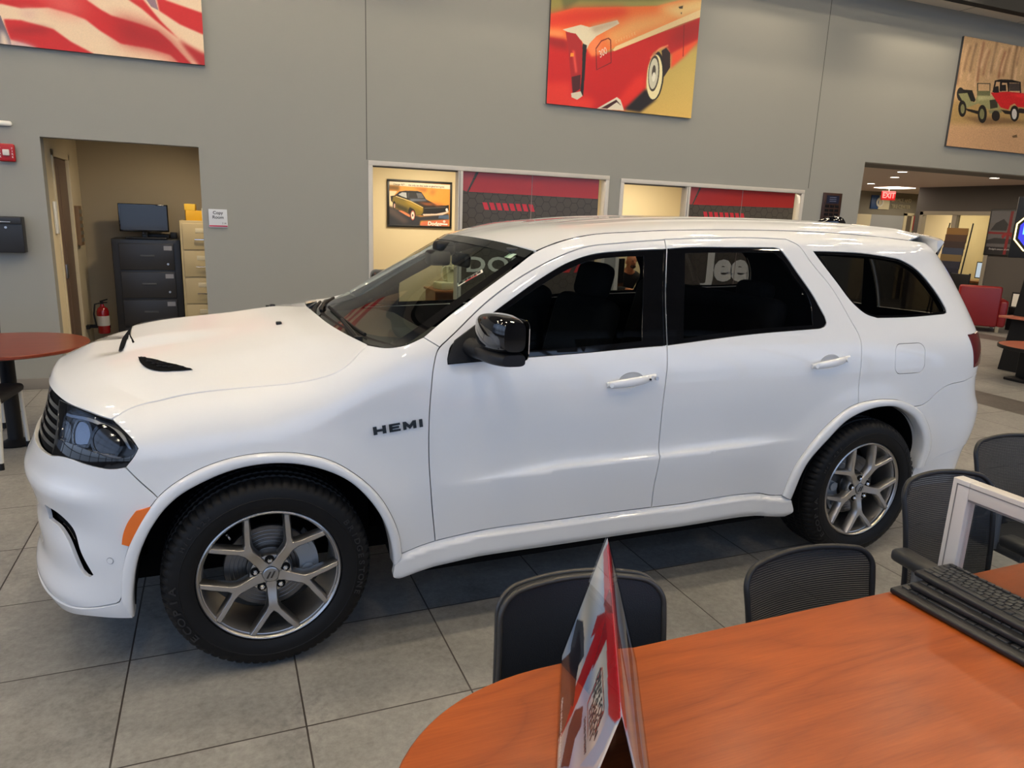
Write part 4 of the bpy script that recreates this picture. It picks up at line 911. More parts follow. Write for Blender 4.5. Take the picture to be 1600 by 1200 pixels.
            mb = MB(); mb.add([p for r in rows for p in r], [(i*Nn+k, i*Nn+(k+1) % Nn, (i+1)*Nn+(k+1) % Nn, (i+1)*Nn+k) for i in range(K) for k in range(Nn)]+[list(range(Nn)), [K*Nn+k for k in range(Nn)]])
            return mb.build(name, m, par, 50)
        shellm(0, 1.205, 1.262, 'mirror_housing', blk, .002, base, 0)
        shellm(0, 1.250, 1.395, 'mirror_cap', gblk, 0, base, 1)
        g = MB(); g.prism(rrect(-1.165, -.96, 1.225, 1.38, .03), 0, .003, lambda u, v, d: Y((.900+d+.03*((-u-.945)/.235), u, v))); g.build('mirror_glass', mat('mirror', (.85, .85, .85), .02, metal=1), base, 0)
    # badge on the fender
    for sd in (-1, 1):
        p, n_ = sidepoint(.486, .938, .004, sd); p2, _ = sidepoint(.56, .946, .004, sd); d = (p2-p).normalized()*(1 if sd < 0 else -1); u = Vector(n_).cross(d).normalized()
        M = Matrix((d, u, Vector(n_))).transposed().to_4x4(); M.translation = p
        G_ = {'H': [[(0, 0), (.9, 0), (.9, 1), (0, 1)], [(2.3, 0), (3.2, 0), (3.2, 1), (2.3, 1)], [(.9, .32), (2.3, .32), (2.3, .6), (.9, .6)]], 'E': [[(0, 0), (2.8, 0), (2.8, .24), (0, .24)], [(0, .38), (2.5, .38), (2.5, .62), (0, .62)], [(0, .76), (2.8, .76), (2.8, 1), (0, 1)], [(0, .2), (.8, .2), (.8, .8), (0, .8)]],
              'M': [[(0, 0), (.8, 0), (.8, 1), (0, 1)], [(2.6, 0), (3.4, 0), (3.4, 1), (2.6, 1)], [(.8, 1), (.8, .45), (1.7, 0), (2.6, .45), (2.6, 1), (1.7, .5)]], 'I': [[(0, 0), (.85, 0), (.85, 1), (0, 1)]]}
        mb = MB(); xo = -5.9
        for ch, adv in (('H', 4.0), ('E', 3.5), ('M', 4.2), ('I', 1)):
            for q in G_[ch]: mb.prism([((xo+a)*.0155, (b-.5)*.032) for a, b in q], 0, .005, lambda u, v, d: tuple(M @ Vector((u, v, d))))
            xo += adv
        mb.build('badge_lettering', badge_m, R, 0)
    # wheels
    for x in (0, 3.042):
        for sd in (-1, 1): wheel(x, sd, (-.03 if x < 1 else -.09)*(1 if sd < 0 else -1))
    # floor pan keeps light out from below
    mb = MB(); mb.box(-.75, 3.95, -.50, .50, .24, .34); mb.box(.55, 2.45, -.86, .86, .27, .34); mb.build('floor_pan', void, R, 0)
    for x_, y_ in ((0, -.52), (0, .52), (3.042, -.52), (3.042, .52)): mb = MB(); mb.box(x_-.45, x_+.45, y_-.003, y_+.003, .3, .92); mb.build('wheel_well_wall', void, R, 0)
    # interior: dash, seats, headliner, mirror
    mb = MB(); rows = []
    for i in range(15):
        y = -.74+1.48*i/14; rows.append([(.36, y, 1.16), (.55, y, 1.175), (.74, y, 1.185), (.86, y, 1.16), (.90, y, 1.09), (.86, y, .80), (.60, y, .75)])
    mb.add([p for r in rows for p in r], [(i*7+k, i*7+k+1, (i+1)*7+k+1, (i+1)*7+k) for i in range(14) for k in range(6)]); mb.box(.60, .86, -.62, -.24, 1.15, 1.225, b=.03); mb.box(.9, 1.75, -.14, .14, .5, .86, b=.03)
    ds = mb.build('dashboard', dash_m, R, 40)
    mb = MB(); c = Vector((.98, -.40, 1.06)); ax = Vector((.45, 0, .0)); T1 = Vector((0, 1, 0)); T3 = Vector((-.38, 0, .92)).normalized()
    mb.tube([tuple(c+T1*(.185*math.cos(a))+T3*(.185*math.sin(a))) for a in [2*PI*k/32 for k in range(32)]], .016, 8, closed=True)
    for a in (0, PI, PI*1.5): mb.tube([tuple(c), tuple(c+T1*(.18*math.cos(a))+T3*(.18*math.sin(a)))], [.03, .014], 8)
    mb.build('steering_wheel', dash_m, ds, 40)
    def seat(x, y, w, row):
        mb = MB(); mb.box(x-.27, x+.25, y-w/2, y+w/2, .62, .80, b=.05)
        Mx = Matrix.Translation((x+.27, y, .78)) @ Matrix.Rotation(math.radians(14), 4, 'Y'); mb.box(-.07, .07, -w/2, w/2, -.05, .62, b=.06, M=Mx)
        s = mb.build('seat', seat_m, R, 40); h = MB()
        for yy in ([0] if w < .7 else [-.42, .42]):
            h.box(-.055, .055, yy-.125, yy+.125, (.61 if w < .7 else .60), (.79 if w < .7 else .70), b=.045, M=Mx)
            for q in (-.06, .06): h.tube([tuple(Mx @ Vector((0, yy+q, .6))), tuple(Mx @ Vector((0, yy+q, .7)))], .008, 8)
        h.build('headrest', seat_m, s, 40)
    seat(1.18, -.38, .52, 0); seat(1.18, .38, .52, 0); seat(2.18, 0, 1.34, 1); mb = MB(); mb.box(2.80, 3.60, -.6, .6, .62, .80, b=.05); mb.build('folded_seat', seat_m, R, 40)
    gpatch('headliner', lambda a, t: roof(a, t)-np.array([0, 0, .055]), headliner, R, 14, 8, .02, .98, .95, lip=0)
    mb = MB(); mb.box(1.015, 1.05, -.15, .09, 1.495, 1.565, b=.017); mb.tube([(1.02, -.02, 1.54), (.96, 0, 1.60)], .012, 8); mb.box(.86, .97, -.07, .05, 1.50, 1.575, b=.02); mb.box(.90, 1.0, -.05, .05, 1.55, 1.62, b=.02); mb.build('rear_view_mirror', blk, R, 40)
    for y in (-.38, .38): mb = MB(); mb.box(1.08, 1.24, y-.20, y+.20, 1.60, 1.618, b=.008); mb.build('sun_visor', headliner, R, 40)
    mb = MB(); mb.add([(.575, -.715, 1.225), (.715, -.655, 1.325), (.715, -.615, 1.325), (.575, -.660, 1.225)], [(0, 1, 2, 3)]); mb.build('reflection_strip', mat('reflection_cream', (232, 226, 180), .6), ds, 0)  # cream strip inside the windshield, standing in for a bright reflection
build_car()
# ------------------------------------------------------------------ the building
def struct(name, mb, m, smooth=0):
    o = mb.build(name, m, None, smooth) if isinstance(mb, MB) else mb
    o['kind'] = 'structure'; return o
floor_mat()
wallg = mat('wall_grey', (146, 145, 138), .62, bump=(90, .12)); cream = mat('wall_cream', (214, 199, 166), .7); tan = mat('wall_tan', (160, 146, 120), .75)
darkw = mat('wall_charcoal', (82, 76, 70), .75); hallg = mat('hall_grey', (120, 114, 102), .7)
YW = 4.215
mb = MB(); mb.box(-8, 18.2, -9, 11.5, -.1, 0); struct('floor', mb, MATS['floor'])
def wall_with_holes(name, x0, x1, z0, z1, holes, y0, y1, m):
    """wall slab with rectangular openings (x0, x1, z0, z1)"""
    xs = sorted({x0, x1, *[h[0] for h in holes], *[h[1] for h in holes]}); mb = MB()
    for a, b in zip(xs, xs[1:]):
        hs = sorted([h for h in holes if h[0] <= a and h[1] >= b], key=lambda h: h[2]); z = z0
        for h in hs:
            if h[2] > z: mb.box(a, b, y0, y1, z, h[2])
            z = h[3]
        if z < z1: mb.box(a, b, y0, y1, z, z1)
    return struct(name, mb, m)
HOLES = [(-1.535, -.24, 0, 2.295), (1.377, 4.243, 0, 2.275), (4.399, 7.237, 0, 2.255), (8.25, 14.5, 0, 2.68)]
wall_with_holes('wall_back', -8, 14.5, 0, 6.9, HOLES, YW, YW+.14, wallg)
mb = MB()
for x in (1.365, 7.298): mb.box(x-.004, x+.004, YW-.0012, YW+.001, 2.28, 4.77)
struct('trim_1', mb, mat('reveal', (70, 68, 64), .7))
mb = MB()
for a, b in ((-8, -1.535), (-.24, 1.36), (7.26, 8.25)): mb.box(a, b, YW-.012, YW, 0, .105, b=.002)
struct('baseboard_back', mb, mat('base_tile', (128, 122, 114), .45, noise=(5, .08)), 30)
# high ceiling: black above, a pale soffit strip along the back wall
blackc = mat('ceiling_black', (.012, .012, .012), .8)
mb = MB(); mb.box(-8, 14.5, -9, YW, 6.9, 7.0); struct('ceiling', mb, blackc)
mb = MB(); mb.box(-8, 14.5, 3.915, YW, 4.77, 4.80); struct('ceiling_soffit', mb, mat('soffit', (214, 206, 194), .8))
mb = MB()
for i in range(-6, 12): mb.box(i*1.2-.003, i*1.2+.003, 3.915, YW, 4.768, 4.770)
struct('trim_2', mb, mat('reveal', (70, 68, 64), .7))
mb = MB(); mb.box(-8, 14.5, 3.79, 3.915, 4.74, 6.9); struct('trim_3', mb, blackc)
HW = 14.5
wall_with_holes('wall_right', -9, 8.42, 0, 6.9, [(6.60, 8.27, 0, 2.22)], HW, HW+.12, darkw).data.transform(Matrix(((0, 1, 0, 0), (1, 0, 0, 0), (0, 0, 1, 0), (0, 0, 0, 1))))
mb = MB(); mb.box(8.25, 18.2, 10.5, 10.6, 0, 2.8); struct('wall_hall_back', mb, hallg)
mb = MB(); mb.box(8.11, 8.25, YW+.14, 10.5, 0, 2.8); struct('wall_hall_left', mb, hallg)
mb = MB(); mb.box(HW+.12, 18.2, 8.34, 8.42, 0, 2.8); mb.box(HW+.12, 18.2, 5.9, 6.0, 0, 2.8); mb.box(18.1, 18.2, 5.9, 10.6, 0, 2.8); struct('wall_side_office', mb, cream)
mb = MB(); mb.box(8.11, HW, YW+.14, YW+.62, 2.68, 2.86); struct('trim_5', mb, mat('header_grey', (104, 98, 92), .75))
mb = MB(); mb.box(8.11, 18.2, YW+.62, 10.6, 2.74, 2.84); mb.box(HW, 18.2, YW+.14, YW+.62, 2.74, 2.84); struct('ceiling_hall', mb, mat('hall_ceiling', (206, 186, 170), .8))
# glass fronts behind and to the left of the viewer
frame_m = mat('mullion', (60, 62, 64), .4)
def curtain(name, pts, axis):
    mb = MB()
    for i in range(len(pts)):
        a = pts[i]
        if axis == 'x': mb.box(a-.04, a+.04, -8.42, -8.30, 0, 6.9)
        else: mb.box(-7.42, -7.30, a-.04, a+.04, 0, 6.9)
    for z in (.05, 1.05, 2.45, 3.85, 5.25, 6.6):
        if axis == 'x': mb.box(-8, 14.5, -8.41, -8.31, z-.035, z+.035)
        else: mb.box(-7.41, -7.31, -8.4, YW, z-.035, z+.035)
    struct(name, mb, frame_m)
curtain('window_1', [-7+1.55*i for i in range(14)], 'x'); curtain('window_2', [-8.3+1.55*i for i in range(8)], 'y')
mb = MB(); mb.box(-8, 14.5, -8.45, -8.3, 0, .45); mb.box(-7.45, -7.3, -8.4, YW, 0, .45); mb.box(-8, 14.5, -8.45, -8.3, 6.7, 6.9); mb.box(-7.45, -7.3, -8.4, YW, 6.7, 6.9); struct('trim_4', mb, frame_m)
# ceiling fixtures
def lum(name, col, e):
    m = bpy.data.materials.new(name); m.use_nodes = True; n = m.node_tree; n.nodes.remove(n.nodes['Principled BSDF']); em = n.nodes.new('ShaderNodeEmission'); em.inputs[0].default_value = (*col, 1); em.inputs[1].default_value = e
    n.links.new(em.outputs[0], n.nodes['Material Output'].inputs[0]); MATS[name] = m; return m
lum('panel_light', WARM, PANEL_E); lum('can_light', (1, .9, .75), 14)
def ceiling_light():
    t = thing('ceiling_light', '', 'ceiling light'); mb = MB(); mb.box(-.28, .28, -.11, .11, 0, .05); mb.build('housing', mat('fixture', (.5, .5, .5), .5), t, 0)
    mb = MB(); mb.box(-.25, .25, -.08, .08, -.004, .0); mb.build('diffuser', MATS['panel_light'], t, 0); return t
first = None
for yy in (-5, -3, -1, 1, 2.9):
    for i in range(7):
        x = -6+i*3.0
        if first is None: first = ceiling_light(); first.location = (x, yy, 6.84); first['label'] = 'small rectangular lamp under the black showroom ceiling'; first['group'] = 'ceiling lamps over the showroom'; continue
        dup(first, (x, yy, 6.84), 0, first['label'], first['group'])
for x, z, k in ((.4, 3.2, .9), (2.9, 3.4, 1.2), (6.2, 3.3, 1.8), (8.9, 3.7, 2.6), (-2.2, 3.2, .6)):
    spot('wall_washer', (x, 3.2, 5.35), (x, 4.2, z), SPOT_W*k, 1.5, WARM, .9)
# ---- office glazing
alu = mat('frame_aluminium', (196, 190, 180), .4, metal=.0, coat=.3)
def storefront(name, x0, x1, xm, z1, n):
    mb = MB(); y0, y1 = YW-.012, YW+.11; w = .048
    mb.box(x0, x0+w, y0, y1, 0, z1, b=.004); mb.box(x1-w, x1, y0, y1, 0, z1, b=.004); mb.box(xm-w*.55, xm+w*.55, y0, y1, 0, z1-w, b=.004); mb.box(x0, x1, y0-.002, y1, z1-w, z1, b=.004); mb.box(xm, x1, y0, y1, 0, .10, b=.004)
    mb.box(xm-w*.55+.012, xm-w*.55+.018, y0-.0025, y0+.01, 0, z1-w, 1); mb.box(x0+w, xm-w*.5, y0+.05, y0+.07, z1-w-.014, z1-w, 1)
    struct(name, mb, [alu, mat('frame_groove', (90, 86, 80), .6)], 30)
    # printed film panel, two sheets with a fine joint
    film = MB(); film.box(xm+w*.55, x1-w-.06, YW+.045, YW+.052, .10, z1-w); f = film.build('glass_panel', hex_film('film_%d' % n) if ('film_%d' % n) not in MATS else MATS['film_%d' % n], None, 0)
    g = MB(); xj = xm+w*.5+(.85 if n == 1 else .85); g.box(xj-.003, xj+.003, YW+.040, YW+.046, .1, z1-w); g.build('glass_joint', mat('joint_grey', (150, 128, 120), .4), f, 0)
    return f
f1 = storefront('window_3', 1.377, 4.243, 2.390, 2.275, 1); f2 = storefront('window_4', 4.399, 7.237, 5.38, 2.255, 2)
tag(f1, 'honeycomb-printed office glass with red band and DODGE lettering, behind the windshield', 'glass panel')
tag(f2, 'honeycomb-printed office glass with Jeep lettering, right of the open door', 'glass panel')
redf = mat('film_red', (172, 48, 42), .25); redf2 = mat('film_red_bright', (200, 48, 56), .3); whf = mat('film_white', (214, 214, 206), .4)
YF = YW+.044
def flat(poly, m, par, name, y=YF, t=.001):
    mb = MB(); mb.prism(poly, -t, 0, XZ(y)); return mb.build(name, m, par, 0)
flat([(2.50, 2.012), (2.615, 2.226), (4.13, 2.226), (4.13, 2.004)], redf, f1, 'red_band'); flat([(2.417, 2.03), (2.48, 2.012), (2.58, 2.226), (2.417, 2.226)], mat('film_red_pale', (176, 70, 66), .25), f1, 'red_band')
flat([(5.50, 1.995), (5.60, 2.206), (7.12, 2.206), (7.12, 2.015)], redf, f2, 'red_band'); flat([(5.407, 2.0), (5.48, 1.995), (5.57, 2.206), (5.407, 2.206)], MATS['film_red_pale'], f2, 'red_band')
for k in range(8):
    x = 2.665+k*.0805; flat([(x, 1.905), (x+.055, 1.905), (x+.085, 1.825), (x+.030, 1.825)], redf2, f1, 'slanted_bar')
    x = 5.665+k*.0835; flat([(x, 1.915), (x+.055, 1.915), (x+.085, 1.825), (x+.030, 1.825)], redf2, f2, 'slanted_bar')
letter('DODGE', .235, onwall(3.10, YF, 1.205), whf, f1, 'film_lettering', ext=.001, bold=.006, sx=1.42, space=1.08)
for k in (0, 1): flat([(3.70+k*.16, 1.13), (3.80+k*.16, 1.13), (3.905+k*.16, 1.32), (3.805+k*.16, 1.32)], mat('film_logo_red', (190, 40, 34), .3), f1, 'logo_stripe')
letter('Jeep', .53, onwall(6.27, YF, 1.21), whf, f2, 'film_lettering', ext=.001, bold=.022, sx=1.12, space=.95)
# offices behind the glass, with cream walls
mb = MB(); mb.box(1.2, 7.4, 6.6, 6.7, 0, 2.6); struct('wall_office_back', mb, cream)
mb = MB(); mb.box(4.28, 4.36, YW+.14, 6.6, 0, 2.6); mb.box(7.26, 7.36, YW+.14, 6.6, 0, 2.6); mb.box(1.22, 1.33, YW+.14, 6.6, 0, 2.6); struct('wall_office_side', mb, cream)
mb = MB(); mb.box(1.2, 7.4, YW+.14, 6.7, 2.6, 2.66); struct('ceiling_office', mb, mat('ceiling_white', (210, 205, 195), .8))
area('office_lamp', (2.7, 5.5, 2.55), (0, 0, 0), 1.0, .6, 62, (1, .86, .62)); area('office_lamp', (5.8, 5.5, 2.55), (0, 0, 0), 1.0, .6, 62, (1, .86, .62))
# copy room
mb = MB(); mb.box(-1.635, -1.535, YW+.14, 4.66, 0, 2.6); mb.box(-1.635, -1.535, 5.47, 6.3, 0, 2.6); mb.box(-1.635, -1.535, 4.66, 5.47, 2.18, 2.6); struct('wall_copy_left', mb, cream)
mb = MB(); mb.box(-1.635, .75, 6.1, 6.2, 0, 2.6); struct('wall_copy_back', mb, tan)
mb = MB(); mb.box(.65, .75, YW+.14, 6.1, 0, 2.6); struct('wall_copy_right', mb, tan)
mb = MB(); mb.box(-1.635, .75, YW+.14, 6.2, 2.5, 2.6); struct('ceiling_copy', mb, mat('ceiling_white', (210, 205, 195), .8))
spot('copy_room_lamp', (-.25, 4.75, 2.46), (-.75, 5.6, .6), 55, 2.4, (1, .82, .58), .7, .08)
# pictures: flat ink shapes in each sheet's own 0-1 coordinates
POSTERS={
 'finned':[
  ((108, 108, 60),[(-0.025, 1.118), (0.081, 0.659), (0.175, 0.754), (0.734, 0.854), (0.873, 0.931), (0.986, 1.332)]),
  ((243, 112, 45),[(-0.03, 0.615), (0.147, 0.697), (0.687, 0.805), (1.003, 0.946), (1.014, 0.779), (0.866, 0.71), (0.578, 0.567), (0.413, 0.454), (0.274, 0.364), (-0.025, 0.472)]),
  ((230, 50, 22),[(-0.03, 0.611), (0.148, 0.687), (0.444, 0.742), (0.527, 0.723), (0.369, 0.662), (0.169, 0.582), (-0.027, 0.525)]),
  ((240, 170, 100),[(0.328, 0.536), (0.529, 0.689), (0.741, 0.768), (0.865, 0.719), (0.578, 0.567), (0.412, 0.467)]),
  ((238, 200, 130),[(0.688, 0.793), (1.004, 0.937), (1.012, 0.797), (0.873, 0.729), (0.776, 0.756)]),
  ((250, 150, 85),[(-0.027, 0.521), (0.079, 0.525), (0.105, 0.467), (-0.025, 0.472)]),
  ((200, 14, 10),[(-0.047, 0.468), (0.113, 0.46), (0.239, 0.428), (0.273, 0.373), (0.41, 0.432), (0.58, 0.545), (0.867, 0.688), (1.018, 0.78), (1.007, 0.607), (0.811, 0.469), (0.794, 0.516), (0.751, 0.518), (0.687, 0.46), (0.657, 0.349), (0.651, 0.186), (0.515, 0.011), (0.326, -0.006), (-0.028, -0.02)]),
  ((160, 8, 22),[(0.759, 0.524), (0.892, 0.701), (1.01, 0.769), (1.004, 0.634), (0.819, 0.479)]),
  ((226, 48, 30),[(-0.034, 0.142), (0.149, 0.174), (0.162, 0.08), (0.257, 0.083), (0.323, 0.047), (0.293, -0.001), (-0.028, -0.012)]),
  ((228, 40, 24),[(0.438, 0.043), (0.582, 0.267), (0.647, 0.302), (0.651, 0.186), (0.515, 0.011)]),
  ((235, 80, 42),[(1.002, 0.611), (0.819, 0.479), (0.819, 0.362), (0.912, 0.466), (0.999, 0.588)]),
  ((246, 136, 80),[(0.254, 0.515), (0.337, 0.52), (0.335, 0.408), (0.273, 0.373), (0.239, 0.428)]),
  ((150, 5, 8),[(-0.024, 0.463), (0.105, 0.467), (0.12, 0.393), (-0.015, 0.415)]),
  ((35, 12, 10),[(0.745, 0.486), (0.777, 0.513), (0.808, 0.478), (0.816, 0.371), (0.777, 0.293), (0.76, 0.399)]),
  ((236, 206, 150),[(0.41, 0.438), (0.428, 0.469), (1.013, 0.841), (1.016, 0.784), (0.866, 0.701), (0.422, 0.434)]),
  ((225, 212, 180),[(0.079, 0.534), (0.192, 0.586), (0.25, 0.578), (0.429, 0.658), (0.443, 0.636), (0.297, 0.522), (0.256, 0.465), (0.239, 0.419), (0.205, 0.474), (0.172, 0.503)]),
  ((190, 165, 135),[(0.25, 0.578), (0.429, 0.658), (0.434, 0.638), (0.288, 0.546)]),
  ((170, 20, 22),[(0.098, 0.523), (0.164, 0.518), (0.207, 0.466), (0.214, 0.131), (0.162, 0.08), (0.123, 0.394)]),
  ((240, 90, 70),[(0.146, 0.397), (0.162, 0.399), (0.185, 0.248), (0.174, 0.238)]),
  ((250, 150, 40),[(0.136, 0.378), (0.157, 0.381), (0.158, 0.356), (0.137, 0.353)]),
  ((70, 8, 10),[(0.151, 0.209), (0.209, 0.234), (0.21, 0.13), (0.165, 0.09)]),
  ((20, 14, 14),[(0.21, 0.458), (0.238, 0.449), (0.236, 0.255), (0.233, 0.08), (0.212, 0.104), (0.216, 0.253)]),
  ((215, 205, 180),[(0.153, 0.092), (0.215, 0.113), (0.229, 0.08), (0.195, 0.049), (0.158, 0.063)]),
  ((225, 215, 190),[(0.326, -0.002), (0.459, 0.101), (0.485, 0.084), (0.515, 0.006)]),
  ((60, 12, 10),[(0.358, 0.007), (0.456, 0.081), (0.487, 0.048), (0.492, 0.04), (0.461, 0.063), (0.399, 0.007)]),
  ((20, 10, 8),[(0.514, 0.014), (0.655, 0.186), (0.721, 0.112), (0.746, 0.125), (0.625, 0.005)]),
  ((18, 12, 10),[(0.776, 0.297), (0.774, 0.249), (0.768, 0.203), (0.759, 0.164), (0.747, 0.134), (0.732, 0.115), (0.717, 0.108), (0.702, 0.114), (0.688, 0.132), (0.676, 0.161), (0.667, 0.199), (0.662, 0.244), (0.66, 0.291), (0.662, 0.339), (0.668, 0.383), (0.678, 0.421), (0.69, 0.451), (0.703, 0.47), (0.718, 0.477), (0.733, 0.472), (0.747, 0.455), (0.759, 0.426), (0.768, 0.389), (0.774, 0.345)]),
  ((235, 222, 170),[(0.765, 0.287), (0.763, 0.242), (0.757, 0.201), (0.749, 0.165), (0.737, 0.137), (0.724, 0.12), (0.709, 0.113), (0.695, 0.119), (0.682, 0.135), (0.671, 0.162), (0.662, 0.197), (0.657, 0.238), (0.656, 0.281), (0.658, 0.325), (0.663, 0.366), (0.672, 0.401), (0.683, 0.428), (0.696, 0.446), (0.711, 0.452), (0.725, 0.447), (0.738, 0.431), (0.749, 0.405), (0.758, 0.371), (0.763, 0.33)]),
  ((60, 50, 40),[(0.742, 0.312), (0.741, 0.276), (0.737, 0.243), (0.73, 0.214), (0.722, 0.192), (0.713, 0.178), (0.702, 0.173), (0.692, 0.177), (0.683, 0.19), (0.675, 0.212), (0.669, 0.24), (0.665, 0.273), (0.664, 0.308), (0.665, 0.343), (0.669, 0.376), (0.676, 0.405), (0.684, 0.427), (0.693, 0.441), (0.703, 0.446), (0.713, 0.442), (0.723, 0.429), (0.731, 0.408), (0.737, 0.38), (0.741, 0.347)]),
  ((205, 200, 175),[(0.734, 0.31), (0.733, 0.279), (0.729, 0.251), (0.724, 0.226), (0.717, 0.207), (0.709, 0.195), (0.701, 0.191), (0.693, 0.194), (0.685, 0.206), (0.678, 0.224), (0.673, 0.248), (0.67, 0.276), (0.669, 0.306), (0.67, 0.337), (0.674, 0.365), (0.679, 0.389), (0.686, 0.408), (0.693, 0.42), (0.702, 0.424), (0.71, 0.421), (0.718, 0.41), (0.725, 0.392), (0.73, 0.368), (0.733, 0.34)]),
  ((70, 60, 50),[(0.716, 0.32), (0.715, 0.299), (0.712, 0.281), (0.707, 0.269), (0.702, 0.265), (0.697, 0.269), (0.693, 0.28), (0.69, 0.298), (0.689, 0.318), (0.69, 0.339), (0.693, 0.356), (0.697, 0.368), (0.702, 0.373), (0.708, 0.369), (0.712, 0.358), (0.715, 0.34)]),
  ((230, 225, 205),[(0.717, 0.284), (0.716, 0.27), (0.713, 0.258), (0.709, 0.25), (0.705, 0.247), (0.7, 0.25), (0.696, 0.257), (0.694, 0.269), (0.693, 0.283), (0.694, 0.296), (0.697, 0.308), (0.7, 0.316), (0.705, 0.319), (0.71, 0.317), (0.713, 0.309), (0.716, 0.298)]),
  ((110, 5, 5),[(0.297, 0.437), (0.301, 0.442), (0.314, 0.292), (0.308, 0.283)]),
  ((110, 5, 5),[(0.308, 0.283), (0.407, 0.353), (0.407, 0.345), (0.31, 0.279)]),
  ((110, 5, 5),[(0.297, 0.437), (0.33, 0.497), (0.377, 0.524), (0.395, 0.512), (0.408, 0.349), (0.403, 0.348), (0.389, 0.507), (0.375, 0.517), (0.332, 0.489), (0.302, 0.433)]),
  ((120, 5, 8),[(0.888, 0.7), (0.893, 0.703), (0.905, 0.465), (0.9, 0.464)]),
  ((240, 150, 100),[(0.668, 0.422), (0.727, 0.501), (0.788, 0.537), (0.793, 0.529), (0.732, 0.491), (0.675, 0.414)]),
  ((60, 45, 30),[(0.839, 0.824), (0.872, 0.839), (0.87, 0.816), (0.849, 0.813)]),
  ((60, 45, 30),[(0.858, 0.784), (0.868, 0.79), (0.866, 0.772)]),
 ],
 'flag':[
  ((205, 30, 30),[(-0.186, 0.216), (0.222, 0.496), (0.399, 0.534), (0.53, 0.299), (0.577, 0.259), (0.62, 0.23), (0.735, 0.2), (0.806, 0.175), (0.857, 0.118), (0.947, -0.011), (0.895, -0.009), (0.853, 0.041), (0.767, 0.066), (0.65, 0.075), (0.57, 0.136), (0.517, 0.19), (0.456, 0.215), (0.378, 0.232), (0.275, 0.209), (0.2, 0.221), (-0.214, -0.087)]),
  ((232, 110, 100),[(0.354, 0.319), (0.493, 0.301), (0.539, 0.247), (0.457, 0.219), (0.379, 0.236)]),
  ((170, 20, 22),[(0.626, 0.227), (0.735, 0.2), (0.806, 0.175), (0.857, 0.118), (0.941, -0.003), (0.899, -0.004), (0.853, 0.041), (0.748, 0.072), (0.656, 0.081)]),
  ((205, 30, 30),[(0.206, 0.138), (0.27, 0.143), (0.388, 0.114), (0.452, 0.053), (0.548, -0.009), (0.326, -0.004), (0.221, 0.029), (0.209, 0.102)]),
  ((150, 18, 20),[(0.225, 0.087), (0.34, 0.115), (0.388, 0.105), (0.308, 0.083), (0.224, 0.069)]),
  ((205, 30, 30),[(0.69, 0.338), (0.752, 0.349), (0.822, 0.233), (0.892, 0.142), (0.86, 0.174), (0.796, 0.238), (0.746, 0.293)]),
  ((178, 30, 28),[(0.892, 0.142), (0.918, 0.118), (1.013, 0.061), (1.017, -0.016), (0.979, -0.009), (0.927, 0.072)]),
  ((205, 30, 30),[(0.805, 0.423), (0.848, 0.358), (1.023, 0.305), (1.018, 0.177), (0.903, 0.228), (0.819, 0.293)]),
  ((150, 120, 130),[(0.765, 0.352), (0.805, 0.359), (0.815, 0.295), (0.786, 0.31)]),
  ((110, 100, 110),[(-0.195, 0.116), (0.195, 0.156), (0.206, 0.101), (0.221, 0.029), (0.225, -0.01), (-0.21, -0.044)]),
  ((235, 215, 190),[(0.19, 0.081), (0.205, 0.053), (0.218, -0.011), (0.183, -0.012)]),
  ((205, 170, 170),[(0.22, 0.025), (0.273, 0.02), (0.326, -0.004), (0.227, -0.011)]),
  ((205, 30, 30),[(0.399, 0.534), (0.776, 0.614), (1.179, 0.532), (1.176, 0.456), (1.034, 0.411), (0.769, 0.488)]),
  ((225, 185, 165),[(0.269, 0.199), (0.317, 0.212), (0.333, 0.184), (0.307, 0.153), (0.277, 0.157)]),
 ],
 'jeeps':[
  ((196, 160, 118),[(-0.85, 1.496), (1.87, 2.044), (2.579, -0.306), (-0.528, -0.494)]),
  ((222, 186, 146),[(-0.046, 0.982), (-0.031, 0.972), (-0.04, 0.793), (-0.032, 0.602), (-0.05, 0.612), (-0.053, 0.792)]),
  ((148, 108, 78),[(-0.012, 1.027), (-0.001, 1.017), (-0.002, 0.796), (0.015, 0.561), (0.002, 0.572), (-0.009, 0.795)]),
  ((222, 186, 146),[(0.038, 0.945), (0.05, 0.935), (0.035, 0.785), (0.038, 0.624), (0.023, 0.634), (0.026, 0.784)]),
  ((144, 108, 78),[(0.076, 0.929), (0.09, 0.919), (0.068, 0.81), (0.063, 0.689), (0.046, 0.699), (0.056, 0.808)]),
  ((222, 186, 146),[(0.116, 0.946), (0.132, 0.936), (0.119, 0.778), (0.123, 0.609), (0.105, 0.619), (0.106, 0.776)]),
  ((140, 108, 78),[(0.129, 0.964), (0.147, 0.955), (0.129, 0.825), (0.128, 0.684), (0.106, 0.694), (0.113, 0.823)]),
  ((222, 186, 146),[(0.182, 0.966), (0.195, 0.956), (0.189, 0.768), (0.199, 0.568), (0.183, 0.579), (0.178, 0.767)]),
  ((158, 108, 78),[(0.203, 0.988), (0.222, 0.978), (0.214, 0.8), (0.223, 0.61), (0.201, 0.62), (0.197, 0.798)]),
  ((222, 186, 146),[(0.251, 0.935), (0.272, 0.925), (0.245, 0.838), (0.235, 0.74), (0.212, 0.749), (0.227, 0.835)]),
  ((160, 108, 78),[(0.282, 0.925), (0.295, 0.915), (0.273, 0.801), (0.269, 0.676), (0.253, 0.686), (0.263, 0.799)]),
  ((222, 186, 146),[(0.332, 0.944), (0.347, 0.933), (0.33, 0.8), (0.33, 0.656), (0.312, 0.666), (0.317, 0.798)]),
  ((140, 108, 78),[(0.345, 1.018), (0.36, 1.008), (0.345, 0.863), (0.348, 0.707), (0.33, 0.717), (0.333, 0.861)]),
